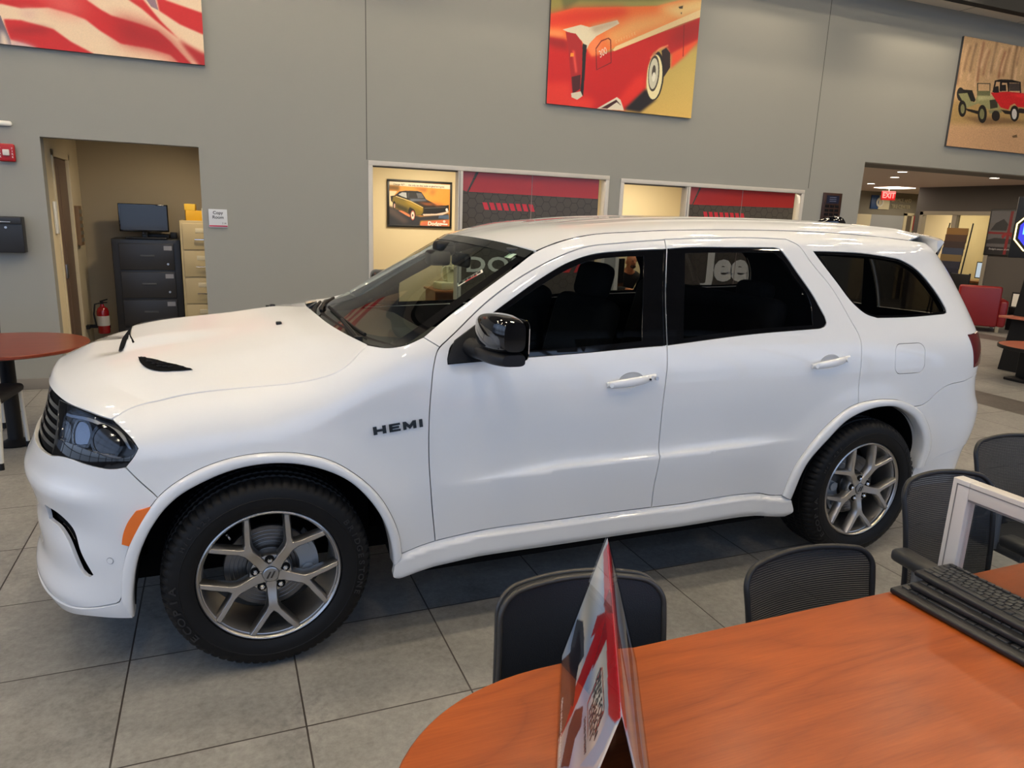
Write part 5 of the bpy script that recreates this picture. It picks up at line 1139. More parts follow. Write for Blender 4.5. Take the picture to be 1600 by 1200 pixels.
  ((222, 186, 146),[(0.401, 0.966), (0.423, 0.957), (0.398, 0.858), (0.391, 0.748), (0.366, 0.757), (0.379, 0.855)]),
  ((162, 108, 78),[(0.444, 0.939), (0.466, 0.93), (0.446, 0.806), (0.444, 0.672), (0.419, 0.681), (0.427, 0.804)]),
  ((222, 186, 146),[(0.478, 0.93), (0.496, 0.92), (0.468, 0.833), (0.459, 0.736), (0.438, 0.746), (0.453, 0.831)]),
  ((151, 108, 78),[(0.493, 0.974), (0.509, 0.964), (0.49, 0.835), (0.49, 0.695), (0.47, 0.706), (0.477, 0.834)]),
  ((222, 186, 146),[(0.533, 1.037), (0.548, 1.027), (0.532, 0.889), (0.533, 0.741), (0.515, 0.751), (0.519, 0.887)]),
  ((141, 108, 78),[(0.567, 1.052), (0.588, 1.042), (0.58, 0.868), (0.59, 0.681), (0.565, 0.691), (0.561, 0.865)]),
  ((222, 186, 146),[(0.609, 0.991), (0.626, 0.98), (0.618, 0.807), (0.627, 0.622), (0.606, 0.633), (0.603, 0.805)]),
  ((143, 108, 78),[(0.629, 1.056), (0.643, 1.045), (0.62, 0.934), (0.616, 0.811), (0.6, 0.822), (0.61, 0.932)]),
  ((222, 186, 146),[(0.68, 1.038), (0.691, 1.027), (0.675, 0.887), (0.677, 0.736), (0.663, 0.747), (0.667, 0.886)]),
  ((150, 108, 78),[(0.713, 1.059), (0.726, 1.048), (0.723, 0.854), (0.738, 0.648), (0.722, 0.659), (0.713, 0.853)]),
  ((222, 186, 146),[(0.769, 0.958), (0.782, 0.947), (0.755, 0.855), (0.746, 0.752), (0.73, 0.763), (0.745, 0.854)]),
  ((143, 108, 78),[(0.821, 0.96), (0.837, 0.949), (0.816, 0.829), (0.814, 0.697), (0.795, 0.708), (0.803, 0.827)]),
  ((222, 186, 146),[(0.843, 1.007), (0.865, 0.997), (0.844, 0.881), (0.841, 0.753), (0.815, 0.763), (0.824, 0.878)]),
  ((156, 108, 78),[(0.878, 1.034), (0.892, 1.023), (0.886, 0.841), (0.9, 0.645), (0.882, 0.656), (0.875, 0.839)]),
  ((222, 186, 146),[(0.921, 0.974), (0.936, 0.963), (0.923, 0.811), (0.929, 0.646), (0.911, 0.657), (0.911, 0.809)]),
  ((160, 108, 78),[(0.954, 1.001), (0.97, 0.99), (0.939, 0.914), (0.927, 0.828), (0.908, 0.838), (0.926, 0.913)]),
  ((222, 186, 146),[(1.005, 0.992), (1.022, 0.981), (0.994, 0.891), (0.985, 0.789), (0.965, 0.8), (0.98, 0.889)]),
  ((161, 108, 78),[(1.026, 1.077), (1.047, 1.067), (1.022, 0.967), (1.015, 0.855), (0.991, 0.865), (1.004, 0.964)]),
  ((222, 186, 146),[(1.067, 1.001), (1.083, 0.99), (1.054, 0.905), (1.044, 0.809), (1.024, 0.819), (1.041, 0.903)]),
  ((159, 108, 78),[(1.108, 1.06), (1.122, 1.049), (1.111, 0.891), (1.119, 0.72), (1.102, 0.731), (1.1, 0.889)]),
  ((222, 186, 146),[(1.137, 1.072), (1.159, 1.062), (1.15, 0.894), (1.161, 0.713), (1.136, 0.724), (1.131, 0.891)]),
  ((160, 108, 78),[(1.197, 1.071), (1.218, 1.061), (1.2, 0.93), (1.202, 0.787), (1.178, 0.797), (1.183, 0.927)]),
  ((222, 186, 146),[(1.235, 1.066), (1.25, 1.055), (1.229, 0.935), (1.228, 0.804), (1.21, 0.815), (1.218, 0.933)]),
  ((147, 108, 78),[(1.278, 1.05), (1.291, 1.039), (1.265, 0.94), (1.258, 0.83), (1.242, 0.841), (1.255, 0.939)]),
  ((222, 186, 146),[(1.307, 1.072), (1.33, 1.062), (1.306, 0.954), (1.302, 0.835), (1.275, 0.845), (1.286, 0.951)]),
  ((143, 108, 78),[(1.363, 1.037), (1.387, 1.027), (1.355, 0.952), (1.342, 0.865), (1.315, 0.875), (1.334, 0.949)]),
  ((222, 186, 146),[(1.383, 1.056), (1.408, 1.046), (1.394, 0.899), (1.401, 0.739), (1.372, 0.749), (1.373, 0.896)]),
  ((142, 108, 78),[(1.441, 1.055), (1.465, 1.045), (1.45, 0.903), (1.455, 0.748), (1.428, 0.758), (1.429, 0.9)]),
  ((222, 186, 146),[(1.482, 1.085), (1.499, 1.074), (1.472, 0.976), (1.465, 0.867), (1.445, 0.878), (1.459, 0.974)]),
  ((153, 108, 78),[(1.532, 1.059), (1.548, 1.048), (1.52, 0.952), (1.512, 0.846), (1.493, 0.857), (1.507, 0.951)]),
  ((222, 186, 146),[(1.57, 1.052), (1.583, 1.04), (1.547, 0.974), (1.532, 0.897), (1.516, 0.908), (1.538, 0.972)]),
  ((157, 108, 78),[(1.618, 1.026), (1.642, 1.016), (1.61, 0.932), (1.6, 0.837), (1.573, 0.847), (1.59, 0.929)]),
  ((222, 186, 146),[(1.66, 1.081), (1.685, 1.071), (1.667, 0.939), (1.671, 0.794), (1.642, 0.804), (1.646, 0.936)]),
  ((150, 108, 78),[(1.711, 1.044), (1.733, 1.033), (1.695, 0.971), (1.679, 0.897), (1.654, 0.907), (1.677, 0.968)]),
  ((165, 135, 85),[(-0.062, 0.418), (2.311, 0.584), (2.38, 0.353), (-0.063, 0.189)]),
  ((190, 150, 112),[(-0.077, 0.187), (2.371, 0.382), (2.533, -0.153), (-0.02, -0.197)]),
  ((120, 92, 62),[(0.097, 0.283), (0.551, 0.319), (0.765, 0.302), (0.365, 0.233), (0.143, 0.275)]),
  ((120, 92, 62),[(0.539, 0.305), (1.09, 0.336), (1.097, 0.31), (0.607, 0.285)]),
  ((38, 36, 34),[(0.101, 0.489), (0.103, 0.471), (0.101, 0.454), (0.096, 0.44), (0.088, 0.429), (0.078, 0.423), (0.067, 0.421), (0.055, 0.425), (0.043, 0.433), (0.033, 0.446), (0.025, 0.461), (0.02, 0.479), (0.018, 0.496), (0.02, 0.513), (0.025, 0.527), (0.033, 0.538), (0.043, 0.544), (0.054, 0.545), (0.066, 0.542), (0.078, 0.534), (0.088, 0.521), (0.096, 0.506)]),
  ((30, 28, 26),[(0.078, 0.53), (0.174, 0.536), (0.228, 0.453), (0.217, 0.432), (0.156, 0.438), (0.084, 0.499)]),
  ((140, 138, 95),[(0.035, 0.487), (0.128, 0.505), (0.179, 0.434), (0.226, 0.427), (0.235, 0.492), (0.453, 0.519), (0.482, 0.476), (0.494, 0.399), (0.389, 0.381), (0.264, 0.425), (0.14, 0.365), (0.062, 0.458)]),
  ((105, 105, 72),[(0.226, 0.536), (0.368, 0.554), (0.377, 0.509), (0.235, 0.492)]),
  ((60, 58, 45),[(0.212, 0.607), (0.355, 0.623), (0.354, 0.615), (0.225, 0.601), (0.238, 0.537), (0.226, 0.536)]),
  ((60, 58, 45),[(0.346, 0.622), (0.356, 0.623), (0.369, 0.554), (0.36, 0.553)]),
  ((170, 165, 120),[(0.236, 0.49), (0.454, 0.516), (0.407, 0.481), (0.259, 0.45)]),
  ((55, 52, 40),[(0.378, 0.468), (0.46, 0.487), (0.481, 0.411), (0.403, 0.389)]),
  ((120, 118, 85),[(0.386, 0.374), (0.526, 0.399), (0.537, 0.371), (0.405, 0.343)]),
  ((30, 27, 24),[(0.145, 0.362), (0.148, 0.34), (0.147, 0.32), (0.142, 0.303), (0.134, 0.29), (0.124, 0.283), (0.112, 0.282), (0.099, 0.286), (0.086, 0.297), (0.075, 0.312), (0.067, 0.331), (0.061, 0.352), (0.058, 0.374), (0.06, 0.394), (0.064, 0.411), (0.072, 0.423), (0.082, 0.431), (0.094, 0.432), (0.107, 0.427), (0.12, 0.417), (0.131, 0.402), (0.14, 0.383)]),
  ((120, 118, 80),[(0.128, 0.357), (0.13, 0.345), (0.129, 0.334), (0.127, 0.324), (0.123, 0.317), (0.118, 0.313), (0.112, 0.312), (0.105, 0.315), (0.098, 0.321), (0.093, 0.33), (0.088, 0.341), (0.085, 0.352), (0.083, 0.365), (0.083, 0.376), (0.086, 0.385), (0.09, 0.393), (0.095, 0.397), (0.101, 0.397), (0.108, 0.395), (0.114, 0.389), (0.12, 0.38), (0.125, 0.369)]),
  ((30, 27, 24),[(0.376, 0.337), (0.379, 0.313), (0.378, 0.291), (0.372, 0.271), (0.363, 0.257), (0.351, 0.249), (0.337, 0.247), (0.322, 0.253), (0.307, 0.264), (0.294, 0.282), (0.284, 0.303), (0.277, 0.326), (0.274, 0.35), (0.276, 0.372), (0.281, 0.392), (0.29, 0.406), (0.302, 0.414), (0.316, 0.416), (0.331, 0.411), (0.346, 0.399), (0.359, 0.382), (0.369, 0.361)]),
  ((120, 118, 80),[(0.348, 0.334), (0.349, 0.32), (0.349, 0.307), (0.346, 0.296), (0.342, 0.288), (0.336, 0.283), (0.328, 0.283), (0.32, 0.286), (0.313, 0.293), (0.306, 0.303), (0.3, 0.315), (0.296, 0.328), (0.295, 0.342), (0.295, 0.355), (0.298, 0.366), (0.302, 0.374), (0.308, 0.379), (0.316, 0.38), (0.323, 0.376), (0.331, 0.37), (0.338, 0.36), (0.344, 0.348)]),
  ((35, 32, 28),[(0.524, 0.336), (0.525, 0.322), (0.522, 0.309), (0.516, 0.297), (0.506, 0.289), (0.495, 0.283), (0.481, 0.282), (0.468, 0.284), (0.455, 0.291), (0.444, 0.301), (0.436, 0.313), (0.432, 0.326), (0.431, 0.34), (0.433, 0.353), (0.44, 0.365), (0.449, 0.374), (0.461, 0.379), (0.474, 0.38), (0.487, 0.378), (0.5, 0.372), (0.511, 0.362), (0.519, 0.35)]),
  ((30, 27, 24),[(0.133, 0.364), (0.279, 0.355), (0.285, 0.323), (0.16, 0.342)]),
  ((195, 30, 35),[(0.376, 0.538), (0.56, 0.571), (0.71, 0.577), (1.121, 0.559), (1.148, 0.453), (0.7, 0.443), (0.662, 0.471), (0.619, 0.446), (0.604, 0.405), (0.515, 0.415)]),
  ((30, 24, 24),[(0.393, 0.544), (0.398, 0.654), (0.459, 0.673), (0.579, 0.686), (0.687, 0.679), (0.716, 0.575), (0.7, 0.573), (0.675, 0.667), (0.563, 0.655), (0.578, 0.573), (0.563, 0.571), (0.536, 0.649), (0.481, 0.644), (0.491, 0.562), (0.469, 0.566), (0.456, 0.649), (0.415, 0.644), (0.411, 0.546)]),
  ((30, 26, 26),[(0.401, 0.596), (0.449, 0.609), (0.467, 0.549), (0.412, 0.542)]),
  ((30, 26, 26),[(0.477, 0.623), (0.527, 0.632), (0.543, 0.575), (0.489, 0.569)]),
  ((70, 60, 55),[(0.564, 0.65), (0.676, 0.664), (0.695, 0.594), (0.58, 0.58)]),
  ((225, 45, 48),[(0.578, 0.558), (0.864, 0.582), (0.857, 0.541), (0.68, 0.533)]),
  ((28, 24, 22),[(0.735, 0.382), (0.738, 0.361), (0.736, 0.34), (0.73, 0.323), (0.72, 0.31), (0.707, 0.302), (0.692, 0.301), (0.677, 0.305), (0.662, 0.315), (0.648, 0.331), (0.638, 0.35), (0.631, 0.371), (0.628, 0.392), (0.63, 0.412), (0.636, 0.43), (0.646, 0.443), (0.659, 0.45), (0.673, 0.452), (0.689, 0.448), (0.704, 0.437), (0.717, 0.422), (0.728, 0.403)]),
  ((190, 185, 180),[(0.709, 0.374), (0.711, 0.36), (0.711, 0.347), (0.708, 0.335), (0.703, 0.327), (0.696, 0.322), (0.688, 0.321), (0.679, 0.324), (0.671, 0.331), (0.663, 0.341), (0.657, 0.354), (0.652, 0.368), (0.651, 0.382), (0.651, 0.395), (0.654, 0.406), (0.659, 0.415), (0.666, 0.419), (0.674, 0.42), (0.683, 0.417), (0.691, 0.41), (0.699, 0.4), (0.705, 0.388)]),
  ((28, 24, 22),[(0.519, 0.395), (0.63, 0.395), (0.638, 0.362), (0.574, 0.362)]),
  ((28, 24, 22),[(1.181, 0.388), (1.184, 0.364), (1.181, 0.343), (1.173, 0.324), (1.16, 0.31), (1.143, 0.301), (1.124, 0.299), (1.104, 0.304), (1.085, 0.315), (1.069, 0.331), (1.056, 0.351), (1.048, 0.373), (1.045, 0.396), (1.048, 0.418), (1.056, 0.436), (1.069, 0.45), (1.085, 0.459), (1.104, 0.461), (1.124, 0.456), (1.143, 0.446), (1.159, 0.43), (1.173, 0.41)]),
  ((190, 185, 180),[(1.145, 0.381), (1.147, 0.366), (1.146, 0.353), (1.143, 0.341), (1.137, 0.332), (1.128, 0.327), (1.119, 0.326), (1.109, 0.329), (1.099, 0.336), (1.09, 0.347), (1.083, 0.359), (1.078, 0.374), (1.076, 0.388), (1.077, 0.402), (1.08, 0.413), (1.086, 0.422), (1.094, 0.427), (1.104, 0.428), (1.114, 0.425), (1.124, 0.418), (1.133, 0.408), (1.14, 0.395)]),
  ((40, 30, 30),[(0.719, 0.431), (1.048, 0.442), (1.058, 0.402), (0.729, 0.386)]),
  ((110, 85, 60),[(0.699, 0.16), (0.752, 0.179), (0.766, 0.153), (0.719, 0.142)]),
 ],
 'muscle':[
  ((240, 225, 205),[(-0.013, 1.009), (1.016, 0.985), (1.013, 0.879), (-0.013, 0.907)]),
  ((228, 150, 62),[(-0.013, 0.907), (1.009, 0.885), (1.005, 0.463), (0.596, 0.588), (-0.013, 0.78)]),
  ((120, 85, 35),[(-0.013, 0.907), (0.164, 0.902), (0.164, 0.793), (-0.013, 0.804)]),
  ((170, 105, 45),[(0.386, 0.888), (0.628, 0.881), (0.594, 0.786), (0.524, 0.806)]),
  ((190, 125, 55),[(0.681, 0.867), (0.769, 0.861), (0.735, 0.722), (0.647, 0.741)]),
  ((230, 205, 170),[(-0.013, 0.78), (0.13, 0.778), (0.079, 0.677), (0.029, 0.6), (0.096, 0.384), (-0.005, 0.427)]),
  ((48, 50, 60),[(-0.014, 0.427), (0.113, 0.373), (0.51, 0.209), (0.989, 0.31), (0.991, 0.158), (0.511, 0.109), (0.503, -0.03), (-0.014, -0.016)]),
  ((75, 95, 125),[(0.819, 0.251), (0.989, 0.272), (0.991, 0.171), (0.811, 0.187)]),
  ((85, 75, 75),[(-0.005, 0.403), (0.079, 0.371), (0.32, 0.1), (0.251, 0.021), (-0.005, 0.256)]),
  ((225, 130, 90),[(0.147, 0.332), (0.216, 0.342), (0.336, 0.237), (0.337, 0.188), (0.267, 0.234)]),
  ((200, 110, 80),[(0.503, 0.033), (0.546, 0.092), (0.776, 0.135), (0.986, 0.164), (0.988, -0.021), (0.529, -0.003)]),
  ((26, 26, 32),[(0.02, 0.661), (0.088, 0.678), (0.164, 0.774), (0.266, 0.802), (0.455, 0.807), (0.525, 0.781), (0.595, 0.638), (0.613, 0.614), (0.79, 0.501), (0.933, 0.497), (0.986, 0.513), (0.989, 0.336), (0.864, 0.266), (0.545, 0.236), (0.423, 0.242), (0.302, 0.285), (0.122, 0.386), (0.092, 0.384), (0.062, 0.505), (0.029, 0.552)]),
  ((122, 104, 42),[(0.084, 0.665), (0.232, 0.589), (0.353, 0.56), (0.553, 0.424), (0.552, 0.311), (0.523, 0.247), (0.432, 0.242), (0.396, 0.377), (0.336, 0.423), (0.31, 0.36), (0.306, 0.292), (0.096, 0.397), (0.046, 0.553), (0.062, 0.651)]),
  ((172, 140, 50),[(0.25, 0.566), (0.353, 0.542), (0.549, 0.417), (0.549, 0.324), (0.457, 0.406), (0.318, 0.484)]),
  ((60, 55, 35),[(0.092, 0.507), (0.301, 0.397), (0.306, 0.292), (0.122, 0.386)]),
  ((175, 180, 190),[(0.147, 0.706), (0.207, 0.759), (0.275, 0.758), (0.284, 0.63), (0.19, 0.672)]),
  ((60, 60, 65),[(0.3, 0.753), (0.335, 0.756), (0.327, 0.632), (0.292, 0.636)]),
  ((90, 92, 100),[(0.438, 0.757), (0.525, 0.757), (0.569, 0.649), (0.456, 0.641)]),
  ((40, 40, 46),[(0.326, 0.753), (0.438, 0.753), (0.465, 0.648), (0.318, 0.632)]),
  ((110, 120, 140),[(0.318, 0.62), (0.595, 0.625), (0.622, 0.59), (0.353, 0.56)]),
  ((190, 100, 50),[(0.456, 0.548), (0.684, 0.532), (0.737, 0.485), (0.596, 0.489)]),
  ((205, 110, 60),[(0.666, 0.58), (0.933, 0.509), (0.773, 0.474)]),
  ((215, 190, 130),[(0.105, 0.673), (0.353, 0.566), (0.553, 0.43), (0.553, 0.411), (0.348, 0.548), (0.101, 0.654)]),
  ((215, 190, 175),[(0.545, 0.274), (0.774, 0.292), (0.935, 0.345), (0.979, 0.386), (0.98, 0.335), (0.882, 0.267), (0.563, 0.231)]),
  ((90, 90, 92),[(0.57, 0.419), (0.924, 0.458), (0.929, 0.444), (0.575, 0.403)]),
  ((235, 225, 225),[(0.97, 0.398), (0.969, 0.387), (0.967, 0.377), (0.963, 0.369), (0.959, 0.363), (0.953, 0.36), (0.948, 0.359), (0.942, 0.362), (0.937, 0.367), (0.934, 0.375), (0.931, 0.385), (0.93, 0.396), (0.931, 0.406), (0.933, 0.416), (0.937, 0.425), (0.941, 0.431), (0.947, 0.434), (0.952, 0.434), (0.958, 0.432), (0.963, 0.426), (0.966, 0.418), (0.969, 0.409)]),
  ((20, 18, 20),[(0.103, 0.459), (0.102, 0.433), (0.099, 0.409), (0.095, 0.388), (0.089, 0.374), (0.083, 0.366), (0.076, 0.366), (0.069, 0.373), (0.064, 0.387), (0.059, 0.406), (0.057, 0.43), (0.056, 0.456), (0.057, 0.482), (0.059, 0.505), (0.064, 0.525), (0.07, 0.54), (0.076, 0.548), (0.083, 0.548), (0.089, 0.541), (0.095, 0.527), (0.099, 0.508), (0.102, 0.484)]),
  ((210, 170, 160),[(0.097, 0.44), (0.097, 0.424), (0.095, 0.41), (0.093, 0.398), (0.09, 0.389), (0.086, 0.384), (0.083, 0.384), (0.079, 0.388), (0.076, 0.397), (0.074, 0.409), (0.072, 0.423), (0.072, 0.438), (0.072, 0.454), (0.074, 0.468), (0.076, 0.48), (0.079, 0.489), (0.083, 0.493), (0.086, 0.494), (0.09, 0.489), (0.093, 0.481), (0.095, 0.469), (0.097, 0.455)]),
  ((20, 16, 18),[(0.429, 0.242), (0.428, 0.204), (0.422, 0.168), (0.414, 0.138), (0.403, 0.116), (0.391, 0.104), (0.378, 0.104), (0.366, 0.114), (0.355, 0.135), (0.346, 0.164), (0.341, 0.199), (0.339, 0.237), (0.341, 0.276), (0.346, 0.312), (0.354, 0.342), (0.365, 0.363), (0.377, 0.375), (0.39, 0.376), (0.402, 0.365), (0.413, 0.345), (0.422, 0.316), (0.427, 0.281)]),
  ((170, 90, 80),[(0.419, 0.236), (0.417, 0.202), (0.413, 0.171), (0.407, 0.145), (0.398, 0.127), (0.388, 0.117), (0.378, 0.116), (0.368, 0.125), (0.359, 0.143), (0.352, 0.168), (0.348, 0.198), (0.346, 0.232), (0.347, 0.265), (0.352, 0.296), (0.358, 0.322), (0.367, 0.34), (0.377, 0.35), (0.387, 0.351), (0.397, 0.342), (0.406, 0.324), (0.413, 0.299), (0.417, 0.269)]),
  ((240, 215, 205),[(0.408, 0.235), (0.407, 0.21), (0.404, 0.186), (0.4, 0.167), (0.393, 0.153), (0.386, 0.145), (0.379, 0.145), (0.372, 0.151), (0.366, 0.165), (0.361, 0.184), (0.358, 0.207), (0.356, 0.232), (0.357, 0.257), (0.36, 0.281), (0.365, 0.3), (0.371, 0.314), (0.378, 0.322), (0.386, 0.322), (0.393, 0.316), (0.399, 0.302), (0.404, 0.283), (0.407, 0.26)]),
  ((60, 55, 55),[(0.392, 0.234), (0.392, 0.224), (0.39, 0.215), (0.388, 0.208), (0.386, 0.202), (0.383, 0.199), (0.38, 0.199), (0.377, 0.202), (0.375, 0.207), (0.373, 0.214), (0.372, 0.223), (0.371, 0.233), (0.371, 0.243), (0.373, 0.252), (0.375, 0.259), (0.377, 0.265), (0.38, 0.268), (0.383, 0.268), (0.386, 0.265), (0.388, 0.26), (0.39, 0.253), (0.391, 0.244)]),
  ((240, 240, 240),[(0.93, 0.114), (0.929, 0.106), (0.927, 0.099), (0.923, 0.093), (0.919, 0.088), (0.913, 0.086), (0.908, 0.086), (0.902, 0.088), (0.897, 0.092), (0.894, 0.097), (0.891, 0.105), (0.89, 0.112), (0.891, 0.12), (0.893, 0.128), (0.897, 0.134), (0.902, 0.138), (0.907, 0.141), (0.913, 0.141), (0.918, 0.139), (0.923, 0.135), (0.927, 0.129), (0.929, 0.122)]),
  ((200, 110, 80),[(0.918, 0.114), (0.918, 0.111), (0.917, 0.108), (0.916, 0.105), (0.914, 0.103), (0.911, 0.102), (0.909, 0.102), (0.907, 0.103), (0.905, 0.104), (0.903, 0.107), (0.902, 0.11), (0.902, 0.113), (0.902, 0.116), (0.903, 0.119), (0.905, 0.122), (0.907, 0.124), (0.909, 0.125), (0.911, 0.125), (0.913, 0.124), (0.915, 0.122), (0.917, 0.12), (0.918, 0.117)]),
  ((240, 240, 240),[(0.857, 0.069), (0.969, 0.061), (0.965, 0.029), (0.857, 0.037)]),
 ],
}
TENT=[((205, 28, 36), [(0.054, 1.062), (0.033, 0.909), (0.392, 0.875), (0.627, 0.874), (0.992, 0.843), (1.073, 0.904), (1.111, 0.986), (1.042, 1.018)]), ((150, 22, 30), [(0.51, 0.911), (0.401, 0.855), (0.396, 0.968), (0.465, 1.064), (0.599, 1.034)]), ((175, 25, 32), [(0.498, 0.913), (0.373, 0.744), (0.405, 0.618), (0.52, 0.838)]), ((190, 26, 34), [(0.506, 0.894), (0.448, 0.699), (0.474, 0.139), (0.573, -0.042), (0.542, 0.05), (0.578, 0.284), (0.585, 0.542), (0.614, 0.859)]), ((165, 24, 32), [(0.515, 0.875), (0.57, 0.724), (0.611, 0.62), (0.63, 0.752), (0.641, 0.889)]), ((70, 75, 85), [(0.018, 0.338), (0.157, 0.472), (0.291, 0.492), (0.41, 0.49), (0.365, 0.31), (0.245, 0.177), (0.102, 0.208)]), ((45, 42, 50), [(0.125, 0.166), (0.182, 0.301), (0.139, 0.386), (0.348, 0.431), (0.411, 0.352), (0.544, 0.281), (0.459, 0.197)]), ((60, 45, 60), [(0.595, 0.322), (0.681, 0.469), (0.756, 0.434), (0.742, 0.329), (0.806, 0.229), (0.707, 0.075), (0.6, 0.21)]), ((120, 90, 80), [(0.02, -0.029), (0.125, 0.166), (0.514, 0.241), (0.543, 0.128), (0.517, -0.033), (0.562, -0.044)]), ((232, 230, 226), [(1.073, 0.898), (1.131, 0.98), (1.181, 0.875), (1.167, 0.798), (1.068, 0.642)]), ((170, 195, 225), [(0.999, 0.841), (1.087, 0.923), (1.08, 0.756), (1.051, 0.615), (0.916, 0.403), (0.985, 0.65)]), ((190, 30, 40), [(0.776, 0.751), (0.78, 0.562), (0.965, 0.554), (0.97, 0.651)])]
# ------------------------------------------------------------------ things on the walls
YP = YW-.036
inkm = vcol_mat('print', .45)
def canvas(name, label, key, x0, x1, z0, z1, base, nx, nz, y=YP, fleck=.012, dep=.034, soft={}):
    mb = MB(); mb.box(x0, x1, y+.001, y+dep, z0, z1, b=.002); o = mb.build(name, mat('canvas_edge', (70, 70, 72), .6), None, 20); tag(o, label, 'picture')
    ink_sheet('print', x0, x1, z0, z1, POSTERS[key], base, nx, nz, inkm, o, lambda a, b: (a, y, b), fleck, soft); return o
def g2(c0, c1, c2):
    def f(u, v): return np.array(c0)+(np.array(c1)-np.array(c0))*u[..., None]+(np.array(c2)-np.array(c0))*(v[..., None])
    return f
pc = canvas('canvas_picture', 'large canvas of a red tail-finned classic car, high on the wall above the SUV', 'finned', 3.366, 5.297, 3.005, 4.46, g2((200, 165, 80), (222, 184, 98), (130, 128, 62)), 400, 300, soft={(230, 50, 22): 9, (240, 170, 100): 12, (238, 200, 130): 10, (250, 150, 85): 6, (160, 8, 22): 16, (226, 48, 30): 8, (228, 40, 24): 7, (246, 136, 80): 8, (150, 5, 8): 6, (190, 165, 135): 5, (108, 108, 60): 4, (243, 112, 45): 1, (200, 14, 10): 2, (240, 90, 70): 2, (20, 10, 8): 3, (240, 150, 100): 1, (235, 80, 42): 3})
canvas('canvas_picture', 'large canvas of a rippling red and white striped flag, high above the copy room', 'flag', -2.10, -.143, 3.027, 4.46, g2((238, 208, 172), (238, 208, 172), (230, 205, 175)), 380, 280, soft={(232, 110, 100): 14, (170, 20, 22): 13, (150, 18, 20): 5, (225, 185, 165): 6, (178, 30, 28): 3, (205, 170, 170): 4, (205, 30, 30): 1, (235, 215, 190): 3})
canvas('canvas_picture', 'large canvas of two off-road vehicles before a sandy cliff, upper right wall', 'jeeps', 9.725, 11.66, 2.993, 4.459, g2((196, 160, 118), (196, 160, 118), (205, 172, 132)), 380, 290, fleck=.07, soft={**{c: 3 for c, _ in POSTERS['jeeps'] if c[1] == 108 or c == (222, 186, 146)}, (165, 135, 85): 8, (190, 150, 112): 8, (120, 92, 62): 4, (170, 165, 120): 2, (225, 45, 48): 3})
def wtext(txt, x, z, size, ang, m, par, y=YP-.001, **k):
    M = Matrix.Translation((x, y, z)) @ Matrix.Rotation(-ang, 4, 'Y') @ Euler((PI/2, 0, 0)).to_matrix().to_4x4(); return letter(txt, size, M, m, par, **k)
wtext('300', 4.03, 3.60, .10, .60, mat('chrome_print', (235, 215, 190), .4), pc, shear=.3, sx=.75, ext=.0004)
for i, ch in enumerate('CHRYSLER'):
    t = i/7; wtext(ch, 4.195+.235*t, 3.735+.115*t, .048, .42, mat('gold_print', (246, 196, 130), .4), pc, shear=.2, sx=.55, ext=.0004, name='lettering')
# framed advertisement in the first office
t = thing('framed_poster', 'black-framed advertisement of a gold and black muscle car, on the cream office wall', 'poster', (2.56, 6.6, 1.885))
mb = MB(); X0, X1, Z0, Z1 = 2.092-2.56, 3.028-2.56, 1.562-1.885, 2.207-1.885; w = .030
mb.box(X0, X1, -.03, 0, Z0, Z0+w, b=.003); mb.box(X0, X1, -.03, 0, Z1-w, Z1, b=.003); mb.box(X0, X0+w, -.03, 0, Z0+w, Z1-w, b=.003); mb.box(X1-w, X1, -.03, 0, Z0+w, Z1-w, b=.003); mb.build('frame', mat('frame_black', (.01, .01, .01), .4), t, 30)
pr = ink_sheet('print', X0+w, X1-w, Z0+w, Z1-w, POSTERS['muscle'], g2((228, 150, 62), (228, 150, 62), (228, 150, 62)), 230, 160, inkm, t, lambda a, b: (a, -.018, b), .02, {(172, 140, 50): 5, (60, 55, 35): 4, (48, 50, 60): 3, (85, 75, 75): 6, (170, 105, 45): 5, (190, 125, 55): 5, (120, 85, 35): 4, (190, 100, 50): 4, (205, 110, 60): 5, (110, 120, 140): 3, (122, 104, 42): 1})
ipr = mat('print_dark', (60, 55, 58), .6); wpr = mat('print_white', (244, 238, 230), .6)
letter('Charger R/T . . . the only car that looks as good as it goes.', .0335, onwall(-.012, -.020, 2.137-1.885), ipr, t, ext=.0003, bold=.0004, sx=.93)
letter('Dodge', .075, onwall(2.775-2.56, -.020, 1.622-1.885), wpr, t, ext=.0003, bold=.0018, shear=.1)
# small wall fittings
o = MB(); o.box(-.185, -.015, -.012, 0, 1.548, 1.722, b=.002); o = place(o.build('room_sign', mat('sign_white', (205, 207, 210), .4), None, 30), 0, YW); tag(o, 'small white Copy Room sign with a red stripe, beside the doorway', 'sign')
inkb = mat('sign_ink', (45, 45, 50), .5); letter('Copy', .042, onwall(-.10, -.0125, 1.688), inkb, o, ext=.0005, bold=.0008); letter('Room', .042, onwall(-.10, -.0125, 1.645), inkb, o, ext=.0005, bold=.0008); letter('114', .028, onwall(-.048, -.0125, 1.588), inkb, o, ext=.0005)
b = MB(); b.box(-.183, -.017, -.0135, -.0115, 1.556, 1.568); b.build('stripe', mat('crimson', (190, 30, 70), .4), o, 0)
t = thing('fire_alarm', 'red fire alarm strobe on the grey wall left of the copy room', 'fire alarm', (-1.79, YW, 2.14)); redp = mat('alarm_red', (170, 12, 18), .35)
mb = MB(); mb.box(-.062, .062, -.045, 0, -.075, .075, b=.012); mb.build('body', redp, t, 40)
mb = MB(); mb.box(-.026, .026, -.062, -.044, -.026, .026, b=.008); mb.build('strobe_lens', mat('strobe', (214, 206, 196), .15), t, 40)
for s in (-1, 1):
    for i, ch in enumerate('FIRE'): letter(ch, .022, onwall(s*.045, -.0455, .036-.024*i), wpr, t, ext=.0004)
